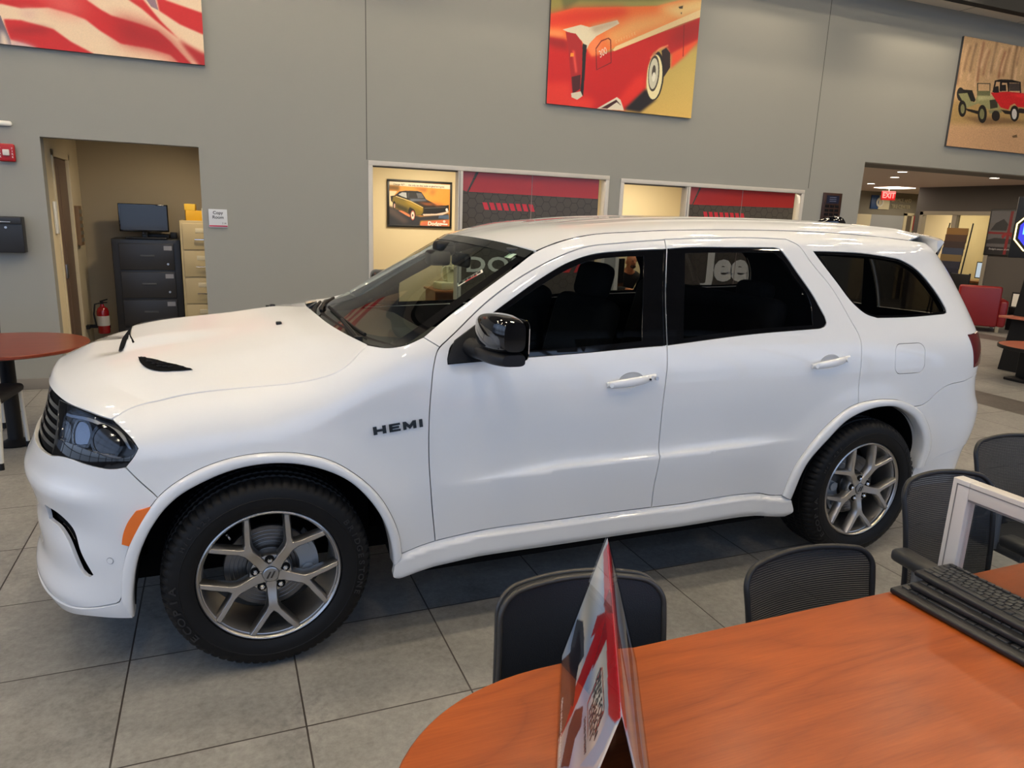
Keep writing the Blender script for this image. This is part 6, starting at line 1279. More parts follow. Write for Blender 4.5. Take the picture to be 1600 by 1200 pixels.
o = MB(); o.box(-.11, .062, -.035, 0, -.022, .022, b=.018); o = place(o.build('wall_sensor', mat('plastic_white', (226, 224, 216), .4), None, 50), -1.79, YW, 2.385); tag(o, 'white rounded sensor on the wall above the red fire alarm', 'sensor')
t = thing('drop_box', 'black locking drop box on the wall left of the copy room', 'mailbox', (-1.865, YW, 1.44))
mb = MB(); mb.box(-.16, .145, -.11, 0, -.16, .155, b=.006); mb.build('body', mat('box_black', (.014, .014, .015), .4), t, 30)
mb = MB(); mb.box(-.155, .14, -.122, -.108, .09, .150, b=.004); lid = mb.build('lid', mat('box_black2', (.016, .016, .017), .38), t, 30); mb = MB(); mb.box(-.06, .06, -.126, -.120, .105, .112, b=.002); mb.build('slot_handle', steel, lid, 30)
mb = MB(); mb.tube([(.02, -.112, .06), (.02, -.118, .06)], .010, 16); mb.build('lock', steel, t, 30)
# award plaque
t = thing('award_plaque', 'dark wooden award plaque with rows of small plates, beside the hall opening', 'plaque', (7.735, YW, 2.04))
mb = MB(); mb.box(-.165, .165, -.022, 0, -.22, .20, b=.005); mb.build('board', wood_mat('plaque_wood', (48, 32, 26), (66, 44, 34), .35, 2), t, 30)
mb = MB(); mb.box(-.11, .11, -.025, -.021, .06, .165); mb.build('title_plate', mat('plate_blue', (28, 32, 52), .3), t, 0)
for i, z in enumerate((.14, .115, .09)): mb = MB(); mb.box(-.06, .06, -.0255, -.0245, z-.003, z+.003); mb.build('text_line', mat('plate_text', (120, 125, 150), .4), t, 0)
for r in range(4):
    for k in range(3): mb = MB(); mb.box(-.125+k*.088, -.125+k*.088+.072, -.025, -.021, .005-r*.055, .040-r*.055, b=.001); mb.build('name_plate', mat('plate_black', (20, 18, 20), .25), t, 0)
# ------------------------------------------------------------------ copy room
t = thing('copy_room_door', 'brown panelled door with a silver latch, in the left side of the copy room', 'door', (-1.535, 4.66, 0)); brown = mat('door_brown', (112, 92, 78), .5)
t['kind'] = 'structure'; t.name = 'door_1'; del t['label']; del t['category']
mb = MB(); mb.box(-.06, -.02, .02, .79, .01, 2.16, b=.003); mb.box(-.022, -.016, .36, .366, .1, 2.08); mb.build('door_leaf', brown, t, 20)
mb = MB(); mb.box(-.03, .012, -.04, .02, 0, 2.22, b=.003); mb.box(-.03, .012, .79, .85, 0, 2.22, b=.003); mb.box(-.03, .012, -.04, .85, 2.16, 2.22, b=.003); mb.build('door_frame', cream, t, 20)
mb = MB(); mb.box(-.022, -.008, .24, .33, .98, 1.12, b=.003); mb.build('latch_plate', steel, t, 20)
o = MB(); o.box(0, .025, -.04, .04, -.16, .14, b=.01); o = place(o.build('wall_dispenser', mat('plastic_white', (226, 224, 216), .4), None, 40), -1.535, 4.50, 1.60); tag(o, 'white narrow switch box on the copy room reveal, left of the door', 'switch')
t = thing('time_card_rack', 'tan wall rack with slots, on the copy room side wall beyond the door', 'rack', (-1.535, 5.62, 1.50)); mb = MB(); mb.box(0, .05, -.09, .09, -.22, .2, b=.003)
mb.build('rack_body', mat('rack_tan', (128, 100, 70), .6), t, 20)
for k in range(5): mb = MB(); mb.box(.05, .056, -.075, .075, -.18+k*.075, -.14+k*.075); mb.build('slot', mat('slot_grey', (120, 116, 100), .5), t, 0)
t = thing('file_cabinet', 'black four-drawer lateral fireproof file cabinet in the copy room', 'file cabinet', (-.86, 5.62, 0)); fk = mat('cabinet_black', (.020, .019, .019), .35)
mb = MB(); mb.box(-.355, .345, 0, .455, 0, 1.36, b=.008); mb.build('cabinet_body', fk, t, 30)
for k in range(4):
    z = .06+k*.318; d = MB(); d.box(-.285, .275, -.022, 0, z, z+.298, b=.006); d = d.build('drawer', mat('drawer_black', (.026, .024, .024), .38), t, 30)
    h = MB(); h.box(-.075, .07, -.030, -.020, z+.150, z+.172, b=.003); h.build('drawer_pull', mat('pull_dark', (.07, .07, .07), .3), d, 30)
    h = MB(); h.tube([(.205, -.022, z+.07), (.205, -.030, z+.07)], .012, 14); h.build('lock', steel, d, 30)
    h = MB(); h.box(.17, .255, -.025, -.021, z+.225, z+.275); h.build('label_plate', mat('plate_silver', (150, 150, 155), .4), d, 0)
t = thing('monitor', 'black flat computer monitor on the black file cabinet', 'monitor', (-.885, 5.80, 1.36), .12)
mb = MB(); mb.box(-.255, .255, -.02, .02, .075, .385, b=.008); mb.build('bezel', gblk, t, 30); mb = MB(); mb.box(-.24, .24, -.0215, -.019, .095, .370); mb.build('screen', mat('screen_off', (38, 44, 58), .12, coat=.5), t, 0)
mb = MB(); mb.box(-.03, .03, .0, .03, .02, .16, b=.005); mb.box(-.12, .12, -.07, .10, 0, .018, b=.006); mb.build('stand', gblk, t, 30)
KEYM = {}
def keyboard(name, label, loc, rz, L=.45, D=.155, tilt=0, group=None, keyw=6, col=(.016, .016, .017), parts=True):
    t = thing(name, label, 'keyboard', loc, rz, group); mb = MB(); mb.box(-L/2, L/2, -D/2, D/2, .0, .017, b=.006); mb.build('keyboard_body', mat(name+'_body', col, .38, bump=(400, .1)), t, 30)
    if not parts: return t
    km = mat('key_top', (.030, .030, .030), .42); u = L*.0422
    rows = [(D*.40, [1]*4+[.35]+[1]*4+[.35]+[1]*4+[.35]+[1]*3+[.35]+[1]*4), (D*.235, [1]*13+[1.95]+[.35]+[1]*3+[.35]+[1]*4), (D*.105, [1.5]+[1]*12+[1.45]+[.35]+[1]*3+[.35]+[1]*4), (-D*.025, [1.8]+[1]*11+[2.15]+[3.7]+[1]*4), (-D*.155, [2.3]+[1]*10+[2.65]+[1.35]+[1]+[1.35]+[1]*4), (-D*.285, [1.3, 1.3, 1.3, 5.6, 1.3, 1.3, 1.3, 1.55]+[.35]+[1]*3+[.35]+[2.05]+[1]*2)]
    for y, ws in rows:
        x = -L/2+L*.022; kk = (L*.956)/sum(ws)
        for i, w_ in enumerate(ws):
            skip = (w_ == .35) or w_ == 3.7 or (w_ == 1.35)
            if not skip:
                hh = D*.105 if y < D*.39 else D*.075; kw = w_*kk-.0024; key = (round(kw, 4), round(hh, 4))
                if key not in KEYM: mb = MB(); mb.box(-kw/2, kw/2, -hh/2, hh/2, 0, .0065, b=.0018); ko = mb.build('key', km, t, 30); KEYM[key] = ko.data
                else: ko = link('key', KEYM[key], None, t)
                ko.location = (x+w_*kk/2, y, .015)
            x += w_*kk
    return t
keyboard('keyboard', 'black keyboard on the black file cabinet, in front of the monitor', (-.86, 5.66, 1.362), 0, .42, .12, parts=False)
o = MB(); o.box(-.15, .12, -.08, .08, 0, .05, b=.008); o.tube([(-.10, .05, .05), (-.10, .05, .15)], .004, 6); o.box(.13, .20, -.05, .08, 0, .07, b=.006); o = place(o.build('router', blk, None, 30), -.76, 5.995, 1.36); tag(o, 'black box with an aerial, behind the monitor on the file cabinet', 'router')
t = thing('file_cabinet', 'tall beige vertical file cabinet half hidden by the copy room doorway', 'file cabinet', (-.30, 5.35, 0)); ft = mat('cabinet_beige', (196, 176, 130), .42)
mb = MB(); mb.box(-.20, .20, 0, .62, 0, 1.585, b=.006); mb.build('cabinet_body', ft, t, 30)
for k in range(5):
    z = .06+k*.302; d = MB(); d.box(-.175, .175, -.018, 0, z, z+.286, b=.004); d = d.build('drawer', ft, t, 30)
    h = MB(); h.tube([(-.05, -.018, z+.10), (-.05, -.045, z+.112), (.05, -.045, z+.112), (.05, -.018, z+.10)], .008, 8); h.build('drawer_pull', chrome, d, 40)
    h = MB(); h.box(-.042, .042, -.022, -.017, z+.185, z+.235, b=.002); h.build('label_holder', mat('holder', (222, 208, 170), .35), d, 20)
for (dx, dz, w, h, a, c, l) in ((-.02, 0, .17, .11, .1, (232, 176, 40), 'yellow box lying on the beige file cabinet'), (-.05, .11, .11, .07, -.15, (236, 190, 60), 'smaller yellow box on top of the other yellow box'), (.12, .0, .11, .14, 0, (214, 206, 186), 'pale carton at the right of the yellow boxes')):
    o = MB(); o.box(-w/2, w/2, -.05, .05, 0, h, b=.003); o = place(o.build('box', mat('box_%d' % c[0], c, .55), None, 20), -.33+dx, 5.45+(0 if l[0] != 's' else .0), 1.585+dz, a); tag(o, l, 'box')
t = thing('fire_extinguisher', 'red fire extinguisher hanging in the copy room, left of the black cabinet', 'fire extinguisher', (-1.36, 5.62, .30))
mb = MB(); mb.lathe([(0, 0), (.055, 0), (.062, .01), (.062, .25), (.05, .285), (.022, .305), (.018, .33), (0, .33)], 32); mb.build('cylinder', mat('ext_red', (150, 12, 20), .25, coat=.5), t, 40)
mb = MB(); mb.tube([(0, 0, .32), (0, 0, .36)], .016, 12); mb.tube([(-.02, 0, .36), (.06, -.01, .385)], .008, 8); mb.tube([(-.02, 0, .345), (.055, -.01, .35)], .007, 8); mb.tube([(-.01, 0, .345), (-.07, -.01, .33), (-.085, -.02, .22), (-.07, -.03, .10)], .009, 8); mb.build('valve_and_hose', blk, t, 40)
mb = MB(); mb.lathe([(.0635, .09), (.0635, .20)], 32); o = mb.build('label_wrap', mat('label_pale', (190, 184, 176), .5), t, 40); mb = MB(); mb.box(-.14, .06, .06, .075, .05, .09); mb.box(-.175, -.14, -.02, .075, .05, .09); mb.build('wall_bracket', blk, t, 0)
# ------------------------------------------------------------------ first and second office
wdesk = wood_mat('desk_wood', (120, 70, 38), (156, 96, 54), .35, 0)
def desk(label, x0, x1, y0, y1, h=.74):
    t = thing('desk', label, 'desk', ((x0+x1)/2, (y0+y1)/2, 0)); a, b = (x1-x0)/2, (y1-y0)/2
    mb = MB(); mb.box(-a, a, -b, b, h-.03, h, b=.004); mb.build('desktop', wdesk, t, 30)
    for s in (-1, 1): mb = MB(); mb.box(s*(a-.03)-.012, s*(a-.03)+.012, -b+.05, b-.05, 0, h-.03); mb.build('side_panel', wdesk, t, 0)
    mb = MB(); mb.box(-a+.04, a-.04, b-.08, b-.06, .2, h-.03); mb.build('modesty_panel', wdesk, t, 0); return t
desk('wooden desk in the first office, seen through the windshield', 2.60, 4.05, 5.9, 6.5)
t = thing('gift_basket', 'pale gift bag and boxes with ribbon, on the desk seen through the windshield', 'gift', (2.92, 6.15, .74), .2); gm = mat('gift_cream', (206, 204, 176), .5)
mb = MB(); mb.box(-.24, .22, -.14, .12, 0, .10, b=.01); mb.build('flat_box', gm, t, 30); mb = MB(); mb.prism([(-.10, .10), (.10, .10), (.13, .32), (-.13, .32)], -.06, .06, XZ()); mb.build('bag', gm, t, 0)
mb = MB()
for s in (-1, 1): mb.tube([(s*.02+s*.06*math.sin(a)*1.2, -.07, .33+.07*math.cos(a)*(1 if s > 0 else .8)) for a in np.linspace(0, 2*PI, 14)], .007, 6)
for s in (-1, 1): mb.tube([(s*.13+s*.06*math.sin(a), -.02, .22+.09*math.cos(a)) for a in np.linspace(0, 2*PI, 14)], .006, 6)
mb.build('ribbon', mat('ribbon_pale', (222, 222, 205), .4), t, 40)
o = MB(); o.box(-.09, .09, -.08, .08, 0, .13, b=.008); o = place(o.build('carton', mat('carton', (160, 132, 90), .6), None, 20), 3.28, 6.15, .74); tag(o, 'small brown carton beside the gift bag on the desk', 'box')
desk('brown desk in the second office where a man sits', 4.95, 5.85, 5.05, 5.65)
o = MB(); o.box(-.22, .22, -.02, .02, .10, .50, b=.01); o.box(-.02, .02, .0, .03, 0, .2); o.box(-.1, .1, -.06, .08, 0, .015); o = place(o.build('monitor', gblk, None, 30), 5.08, 5.5, .74, 0); tag(o, 'black monitor on the brown desk, seen through the front car window', 'monitor')
def skin(name, J, E, m, parent=None, sub=2, root=0):
    me = bpy.data.meshes.new(name); me.from_pydata([j[:3] for j in J], E, []); o = link(name, me, m, parent)
    md = o.modifiers.new('s', 'SKIN'); md.use_smooth_shade = True; s2 = o.modifiers.new('u', 'SUBSURF'); s2.levels = sub; s2.render_levels = sub
    for i, v in enumerate(me.skin_vertices[0].data): r = J[i][3]; v.radius = (r if isinstance(r, tuple) else (r, r)); v.use_root = (i == root)
    dg = bpy.context.evaluated_depsgraph_get(); m2 = bpy.data.meshes.new_from_object(o.evaluated_get(dg)); o.modifiers.clear(); o.data = m2; m2.name = name; bpy.data.meshes.remove(me)
    if not m2.materials: m2.materials.append(m)
    return o
def person():
    t = thing('person', 'bald man in a black sweater seated at an office desk, behind the front car window', 'person', (5.60, 6.05, 0), 0)
    sk = mat('skin', (196, 132, 100), .5)
    # faces -y, leaning forward over the desk; one continuous body
    J = [(0, .0, .50, (.15, .11)), (0, -.03, .66, (.14, .10)), (0, -.10, .84, (.16, .105)), (0, -.16, .97, (.15, .09)), (0, -.20, 1.05, (.06, .055)), (0, -.235, 1.12, (.062, .070)), (0, -.255, 1.18, (.078, .098)), (0, -.25, 1.25, (.074, .092)), (0, -.24, 1.295, (.045, .055))]
    E = [(i, i+1) for i in range(8)]
    for s in (-1, 1):
        k = len(J); J += [(s*.14, -.16, .965, .062), (s*.215, -.17, .90, .056), (s*.25, -.22, .76, .046), (s*.24, -.36, .775, .040), (s*.17, -.50, .785, .027), (s*.155, -.54, .785, (.034, .018)), (s*.15, -.58, .785, (.036, .016))]
        E += [(3, k)]+[(k+i, k+i+1) for i in range(6)]
        h = k+6
        for q, (dx, L_) in enumerate(((-.026, .062), (-.009, .070), (.009, .066), (.026, .052))):
            a = len(J); J += [(s*.15+dx, -.61, .788, .0085), (s*.15+dx*1.25, -.61-L_*.5, .786, .008), (s*.15+dx*1.3, -.61-L_*.85, .772, .007)]; E += [(h, a), (a, a+1), (a+1, a+2)]
        a = len(J); J += [(s*.15-s*.045, -.57, .785, .009), (s*.15-s*.062, -.60, .780, .008)]; E += [(k+5, a), (a, a+1)]
        k = len(J); J += [(s*.10, -.04, .50, .088), (s*.13, -.42, .52, .066), (s*.13, -.46, .28, .052), (s*.13, -.44, .08, .038), (s*.13, -.54, .035, (.045, .03))]; E += [(0, k)]+[(k+i, k+i+1) for i in range(4)]
    body = skin('body', J, E, sk, t)
    # face: brow, nose, mouth, ears as soft lumps on the head, part of the same surface
    mb = MB()
    def blob(par, name, c, r, m, n=10):
        b = MB(); b.lathe([(r[0]*math.sin(a), -math.cos(a)) for a in np.linspace(.02, PI-.02, n)], 16); b.v = [(c[0]+v[0], c[1]+v[1]*r[1]/r[0], c[2]+v[2]*r[2]) for v in b.v]; return b.build(name, m, par, 60)
    blob(body, 'nose', (0, -.352, 1.165), (.014, .022, .024), sk)
    for s in (-1, 1): blob(body, 'ear', (s*.080, -.235, 1.165), (.010, .018, .030), sk); blob(body, 'eye', (s*.032, -.338, 1.19), (.012, .008, .008), mat('eye_dark', (40, 28, 24), .3))
    blob(body, 'mouth', (0, -.338, 1.125), (.024, .008, .006), mat('lips', (150, 84, 74), .5)); blob(body, 'beard', (0, -.305, 1.105), (.045, .035, .028), mat('beard', (60, 44, 38), .8))
    swt = mat('sweater', (.010, .010, .011), .9); J2 = []
    idx = [1, 2, 3, 4]; J2 = [(*J[i][:3], tuple(a*1.10 for a in J[i][3])) for i in (0, 1, 2, 3)]+[(0, -.19, 1.015, (.075, .068))]; E2 = [(i, i+1) for i in range(4)]
    for s in (-1, 1):
        k = len(J2); J2 += [(s*.14, -.16, .965, .072), (s*.215, -.17, .90, .067), (s*.25, -.22, .76, .056), (s*.24, -.36, .775, .050), (s*.18, -.48, .785, .036)]; E2 += [(3, k)]+[(k+i, k+i+1) for i in range(4)]
    skin('sweater', J2, E2, swt, t); J3 = [(0, .0, .50, (.165, .12))]; E3 = []
    for s in (-1, 1): k = len(J3); J3 += [(s*.10, -.04, .50, .097), (s*.13, -.42, .52, .076), (s*.13, -.46, .28, .062), (s*.13, -.44, .09, .052)]; E3 += [(0, k)]+[(k+i, k+i+1) for i in range(3)]
    skin('trousers', J3, E3, mat('trousers', (.02, .021, .026), .85), t)
    return t
person()
t = thing('office_chair', 'dark office chair under the seated man', 'chair', (5.60, 6.1, 0)); mb = MB(); mb.box(-.24, .24, -.25, .22, .36, .43, b=.03); mb.build('seat', mat('chair_black', (.016, .016, .017), .6), t, 40)
mb = MB(); mb.box(-.22, .22, .15, .19, .50, .92, b=.02); mb.build('backrest', MATS['chair_black'], t, 40); mb = MB(); mb.tube([(0, 0, .02), (0, 0, .38)], .03, 12); [mb.tube([(0, 0, .08), (.27*math.cos(a), .27*math.sin(a), .03)], .016, 8) for a in [2*PI*k/5 for k in range(5)]]; mb.build('base', blk, t, 40)
# ------------------------------------------------------------------ foreground desk
cherry = wood_mat('cherry_top', (120, 50, 16), (184, 92, 34), (.34), 0, 1.0, .1)
t = thing('table', 'large cherry-coloured table with a rounded end in the foreground', 'table', (0, 0, 0))
def table_outline(g=0, x1=3.0):
    P = [(x1-g, -2.245-g)]; cx, cy, a, b = .56, -2.72, .485-g, .475-g
    for i in range(41):
        th = PI/2+PI*i/40; c, s = math.cos(th), math.sin(th); n = 2/2.3; P.append((cx+a*abs(c)**n*(1 if c > 0 else -1), cy+b*abs(s)**n*(1 if s > 0 else -1)))
    P.append((x1-g, -3.195+g)); return P
mb = MB(); o0 = table_outline(.004); o1 = table_outline(0); n = len(o0)
mb.add([(x, y, .740) for x, y in o0]+[(x, y, .736) for x, y in o1]+[(x, y, .706) for x, y in o1]+[(x, y, .702) for x, y in o0], [list(range(n))[::-1], [3*n+i for i in range(n)]]+[(r*n+i, r*n+(i+1) % n, (r+1)*n+(i+1) % n, (r+1)*n+i) for r in range(3) for i in range(n)]); mb.build('tabletop', cherry, t, 30)
for x in (.75, 2.7): mb = MB(); mb.tube([(x, -2.72, .05), (x, -2.72, .70)], .05, 24); mb.box(x-.04, x+.04, -3.05, -2.40, 0, .05, b=.012); mb.build('leg', blk, t, 30)
# tent card in a clear holder
RG = Vector((.665, -2.265, 0)); UU = Vector((-.4600, -.8880, 0)); NN_ = Vector((.888, -.460, 0)); TL_ = .60; TB = .086; TH = .31; Z0_ = .742
t = thing('tent_card', 'tall folded sale card with a red ribbon in a clear holder, on the table', 'sign', (0, 0, 0))
def tent_fn(s, off=0):
    nrm = (NN_*s*TH+Vector((0, 0, TB))).normalized()
    def f(u, v): return tuple(RG+UU*(u*TL_)+NN_*(s*TB*(1-v))+Vector((0, 0, Z0_+TH*v))+nrm*off)
    return f
POSTERS_T = [(c, [(u*.54/.60, min(1.0, v)) for u, v in p]) for c, p in TENT[:-1]]
sky = lambda u, v: np.array((196, 204, 214))+np.array((-20, -8, 12))*np.sin(u*9+v*6)[..., None]+np.array((22, 18, 12))*np.sin(v*17+u*3)[..., None]
fl = tent_fn(-1, .0); o = ink_sheet('printed_panel', 0, 1, 0, 1, POSTERS_T, sky, 150, 90, vcol_mat('card_print', .25), t, fl)
ribb = [((190, 26, 34), [(0, .84), (.93, .84), (.99, .9), (.96, 1.0), (0, 1.0)]), ((170, 24, 32), [(.45, .85), (.60, .6), (.66, .62), (.55, .86)]), ((60, 60, 70), [(.1, .2), (.5, .3), (.8, .25), (.8, .45), (.1, .4)]), ((216, 200, 190), [(0, 0), (1, 0), (1, .18), (0, .18)])]
ink_sheet('printed_panel', 0, 1, 0, 1, ribb, sky, 100, 60, MATS['card_print'], t, tent_fn(1, 0))
acr = glassmat('acrylic', (.93, .94, .94), .55, .02, 1.3)
mb = MB()
for s in (-1, 1):
    f = tent_fn(s, .003); q = [f(-.01, -.002), f(1.0, -.002), f(1.0, 1.0), f(-.01, 1.0)]; mb.add(q, [(0, 1, 2, 3)])
    f = tent_fn(s, -.002); mb.add([f(0, 0), f(1.0, 0), f(.98, .99), f(0, .99)], [(0, 1, 2, 3)], 1)
mb.build('clear_sleeve', [acr, mat('card_back', (190, 180, 176), .6)], t, 0)
def tent_text(txt, u, v, size, ang, m, sx=1):
    f = tent_fn(-1, .0008); p = Vector(f(u, v)); a = (Vector(f(u+.01, v))-p).normalized(); b = (Vector(f(u, v+.01))-p).normalized()
    d = a*math.cos(ang)+b*math.sin(ang); e_ = b*math.cos(ang)-a*math.sin(ang); M = Matrix((d, e_, d.cross(e_))).transposed().to_4x4(); M.translation = p; letter(txt, size, M, m, t, ext=.0002, sx=sx)
tin = mat('card_ink', (52, 52, 60), .4)
tent_text('DRIVE FOR', .745, .735, .030, 0, tin, .9); tent_text('THE SEASON', .755, .665, .028, 0, tin, .85); tent_text('EVENT', .77, .60, .028, 0, tin); tent_text('SALES EVENT', .76, .50, .013, 0, tin, 1.2); tent_text('Offers end soon. See dealer for details.', .50, .055, .014, 0, wpr, 1.1)
mb = MB(); f = tent_fn(-1, .0008)
for a, b in (((.655, .545), (.655, .79)), ((.655, .79), (.845, .79)), ((.845, .79), (.845, .66)), ((.655, .545), (.80, .545))):
    p, q = Vector(f(*a)), Vector(f(*b)); d = (q-p).normalized(); e_ = d.cross(Vector(NN_)).normalized()*.0018; mb.add([tuple(p-e_), tuple(q-e_), tuple(q+e_), tuple(p+e_)], [(0, 1, 2, 3)])
mb.build('text_box', mat('ribbon_red', (200, 26, 34), .4), t, 0)
# keyboards stacked at the divider
kb = lambda lab, x, y, z, rz, tilt, L=.46, D=.17: keyboard('keyboard', lab, (x, y, z), rz, L, D)
k1 = kb('lowest and widest black keyboard of the stack on the table', 1.722, -2.490, .742, -PI/2+.02, 0, .48, .20); k2 = kb('middle black keyboard sandwiched in the stack', 1.742, -2.505, .766, -PI/2+.04, 0, .45, .16); k3 = kb('topmost black keyboard of the stack, seen key by key', 1.762, -2.490, .790, -PI/2+.00, 0, .45, .15)
# desk divider
t = thing('desk_divider', 'white-framed clear desk divider standing on the foreground table', 'divider', (1.875, -2.215, .740), -PI/2-.005); wf = mat('divider_white', (206, 200, 192), .38)
mb = MB(); w = .052; Lx = 1.0; Hh = .315
mb.box(0, w, -.02, .02, 0, Hh, b=.003); mb.box(Lx-w, Lx, -.02, .02, 0, Hh, b=.003); mb.box(w, Lx-w, -.02, .02, Hh-w, Hh, b=.003); mb.box(w, Lx-w, -.02, .02, 0, .03, b=.003)
mb.box(.014, .017, -.0212, .0212, 0, Hh-.014, 1); mb.box(.014, Lx-.014, -.0212, .0212, Hh-.017, Hh-.014, 1); mb.box(w, Lx-w, -.016, .016, Hh-w-.006, Hh-w, 1); mb.build('frame', [wf, mat('groove', (120, 116, 112), .5)], t, 30)
mb = MB(); mb.box(w, Lx-w, -.003, .003, .03, Hh-w); mb.build('clear_pane', glassmat('pane', (.80, .82, .83), 1, 0, 1.45), t, 0)
# ------------------------------------------------------------------ chairs
meshf = mesh_fabric('chair_mesh', (22, 22, 24)); leather = mat('black_leather', (.012, .014, .018), .40, spec=.35, bump=(350, .35)); greyleg = mat('leg_grey', (120, 122, 126), .35, metal=.6)
def curved_panel(w0, w1, h, bow, r, lean, n=26, k=34, crown=.022):
    """front surface of a backrest in local x/z, bowed towards +y, corners rounded"""
    rows = []
    for j in range(k+1):
        v = 1-(1-j/k)**1.6; z = v*h; hw = (w0+(w1-w0)*v)/2
        if z > h-r: d = z-(h-r); hw -= r-math.sqrt(max(0, r*r-d*d))
        rows.append([(x, bow*(x/(.5*w1))**2*-1+lean*v*v, z-crown*v*v*(x/(.5*w1))**2) for x in np.linspace(-hw, hw, n)])
    return rows
def panel_solid(rows, th, mb, mi=0):
    k = len(rows)-1; n = len(rows[0]); F = [p for r in rows for p in r]; B = [(x, y+th, z) for x, y, z in F]; m_ = len(F)
    ring = [(0, j) for j in range(n-1)]+[(i, n-1) for i in range(k)]+[(k, j) for j in range(n-1, 0, -1)]+[(i, 0) for i in range(k, 0, -1)]; R_ = [i*n+j for i, j in ring]
    fs = [(i*n+j, i*n+j+1, (i+1)*n+j+1, (i+1)*n+j) for i in range(k) for j in range(n-1)]; fs += [tuple(m_+q for q in f[::-1]) for f in fs]+[(R_[i], R_[(i+1) % len(R_)], m_+R_[(i+1) % len(R_)], m_+R_[i]) for i in range(len(R_))]
    return mb.add(F+B, fs, mi)
def border(rows): 
    k = len(rows)-1; return [rows[i][0] for i in range(k+1)]+rows[k][1:-1]+[rows[i][-1] for i in range(k, -1, -1)]
def padded_chair(label, x, y, rz):
    t = thing('padded_chair', label, 'chair', (x, y, 0), rz); z0 = .46; H = .365
    rows = [[(a, b, c+z0) for a, b, c in r] for r in curved_panel(.47, .455, H, .035, .06, .03)]; mb = MB(); panel_solid(rows, .030, mb); bk = mb.build('backrest', leather, t, 30)
    mb = MB(); mb.tube([(a, b-.001, c) for a, b, c in border(rows)], .0075, 8); mb.build('piping', mat('piping', (.035, .033, .030), .35), bk, 50)
    mb = MB(); mb.tube([(a, b+.030, c) for a, b, c in border(rows)], .007, 8); mb.build('piping', MATS['piping'], bk, 50)
    mb = MB(); mb.box(-.235, .235, -.44, .02, .43, .485, b=.025); mb.build('seat', leather, t, 40)
    for s in (-1, 1):
        mb = MB(); mb.tube([(s*.22, .0, .0), (s*.22, -.01, .45), (s*.22, .015, .60)], .012, 10); mb.build('leg', blk, t, 40); mb = MB(); mb.tube([(s*.22, -.42, .0), (s*.22, -.40, .44)], .012, 10); mb.build('leg', blk, t, 40)
    return t
padded_chair('black padded leather chair behind the tent card at the table', .728, -2.06, -.13)
def mesh_chair(label, x, y, rz, top=.87, H=.42, w=.47, arms=False, lean=.05, base='legs', legm=None):
    t = thing('mesh_chair', label, 'chair', (x, y, 0), rz); z0 = top-H; rows = [[(a, b, c+z0) for a, b, c in r] for r in curved_panel(w*.92, w, H, .04, .055, lean)]
    mb = MB(); n = len(rows[0]); mb.add([p for r in rows for p in r], [(i*n+j, i*n+j+1, (i+1)*n+j+1, (i+1)*n+j) for i in range(len(rows)-1) for j in range(n-1)]); bk = mb.build('backrest', meshf, t, 60)
    mb = MB(); mb.tube(border(rows)+[rows[0][0]], .0092, 10); mb.build('backrest_frame', mat('frame_plastic', (.014, .014, .015), .42, spec=.35), bk, 50)
    mb = MB(); mb.box(-.16, .16, .005, .012, z0+.03, z0+.2, b=.003) if False else None
    mb = MB(); mb.box(-.24, .24, -.46, .0, .42, .48, b=.028); mb.build('seat', mat('seat_fabric', (.018, .018, .020), .8), t, 40)
    lm = legm or blk
    if base == 'legs':
        for s in (-1, 1):
            mb = MB(); mb.tube([(s*.22, .05, .0), (s*.225, -.02, .44), (s*.22, .0, z0+.03)], .013, 10); mb.build('leg', lm, t, 40); mb = MB(); mb.tube([(s*.22, -.46, .0), (s*.22, -.42, .44), (s*.22, -.02, .45)], .013, 10); mb.build('leg', lm, t, 40)
            for yy in (.05, -.46): mb = MB(); mb.tube([(s*.22, yy, .0), (s*.22, yy+(.0 if yy > 0 else .003), .045)], .016, 10); mb.build('foot', blk, t, 40)
    else:
        mb = MB(); mb.tube([(0, -.22, .10), (0, -.22, .43)], .03, 16); mb.tube([(0, -.1, .42), (0, .035, .46), (0, .03, z0+.12)], .028, 10); mb.build('column', blk, t, 40)
        for k in range(5): a = 2*PI*k/5; mb = MB(); mb.tube([(0, -.22, .12), (.30*math.cos(a), -.22+.30*math.sin(a), .075)], [.026, .016], 10); mb.lathe([(0, -.012), (.026, -.012), (.026, .012), (0, .012)], 18, Matrix.Translation((.30*math.cos(a), -.22+.30*math.sin(a), .026)) @ Matrix.Rotation(a, 4, 'Z') @ Matrix.Rotation(PI/2, 4, 'X')); mb.build('caster_leg', blk, t, 40)
    if arms:
        for s in (-1, 1):
            mb = MB(); mb.box(s*.245-.035, s*.245+.035, -.26, -.03, .645, .69, b=.016); ar = mb.build('armrest', mat('arm_black', (.02, .02, .021), .5), t, 40); mb = MB(); mb.tube([(s*.24, -.14, .44), (s*.245, -.13, .65)], .024, 12); mb.build('arm_post', greyleg, ar, 40)
    return t
mesh_chair('black mesh-back chair facing the table, between the tent card and the divider', 1.485, -2.095, .0, .800, .38, .495)
mesh_chair('black mesh armchair seen through and beside the white divider', 2.26, -1.95, -.09, .91, .47, .41, True, .07, 'star')
mesh_chair('black mesh office chair cut off by the right edge of the photo', 3.17, -1.60, -.12, .87, .44, .48, True, .07, 'star')
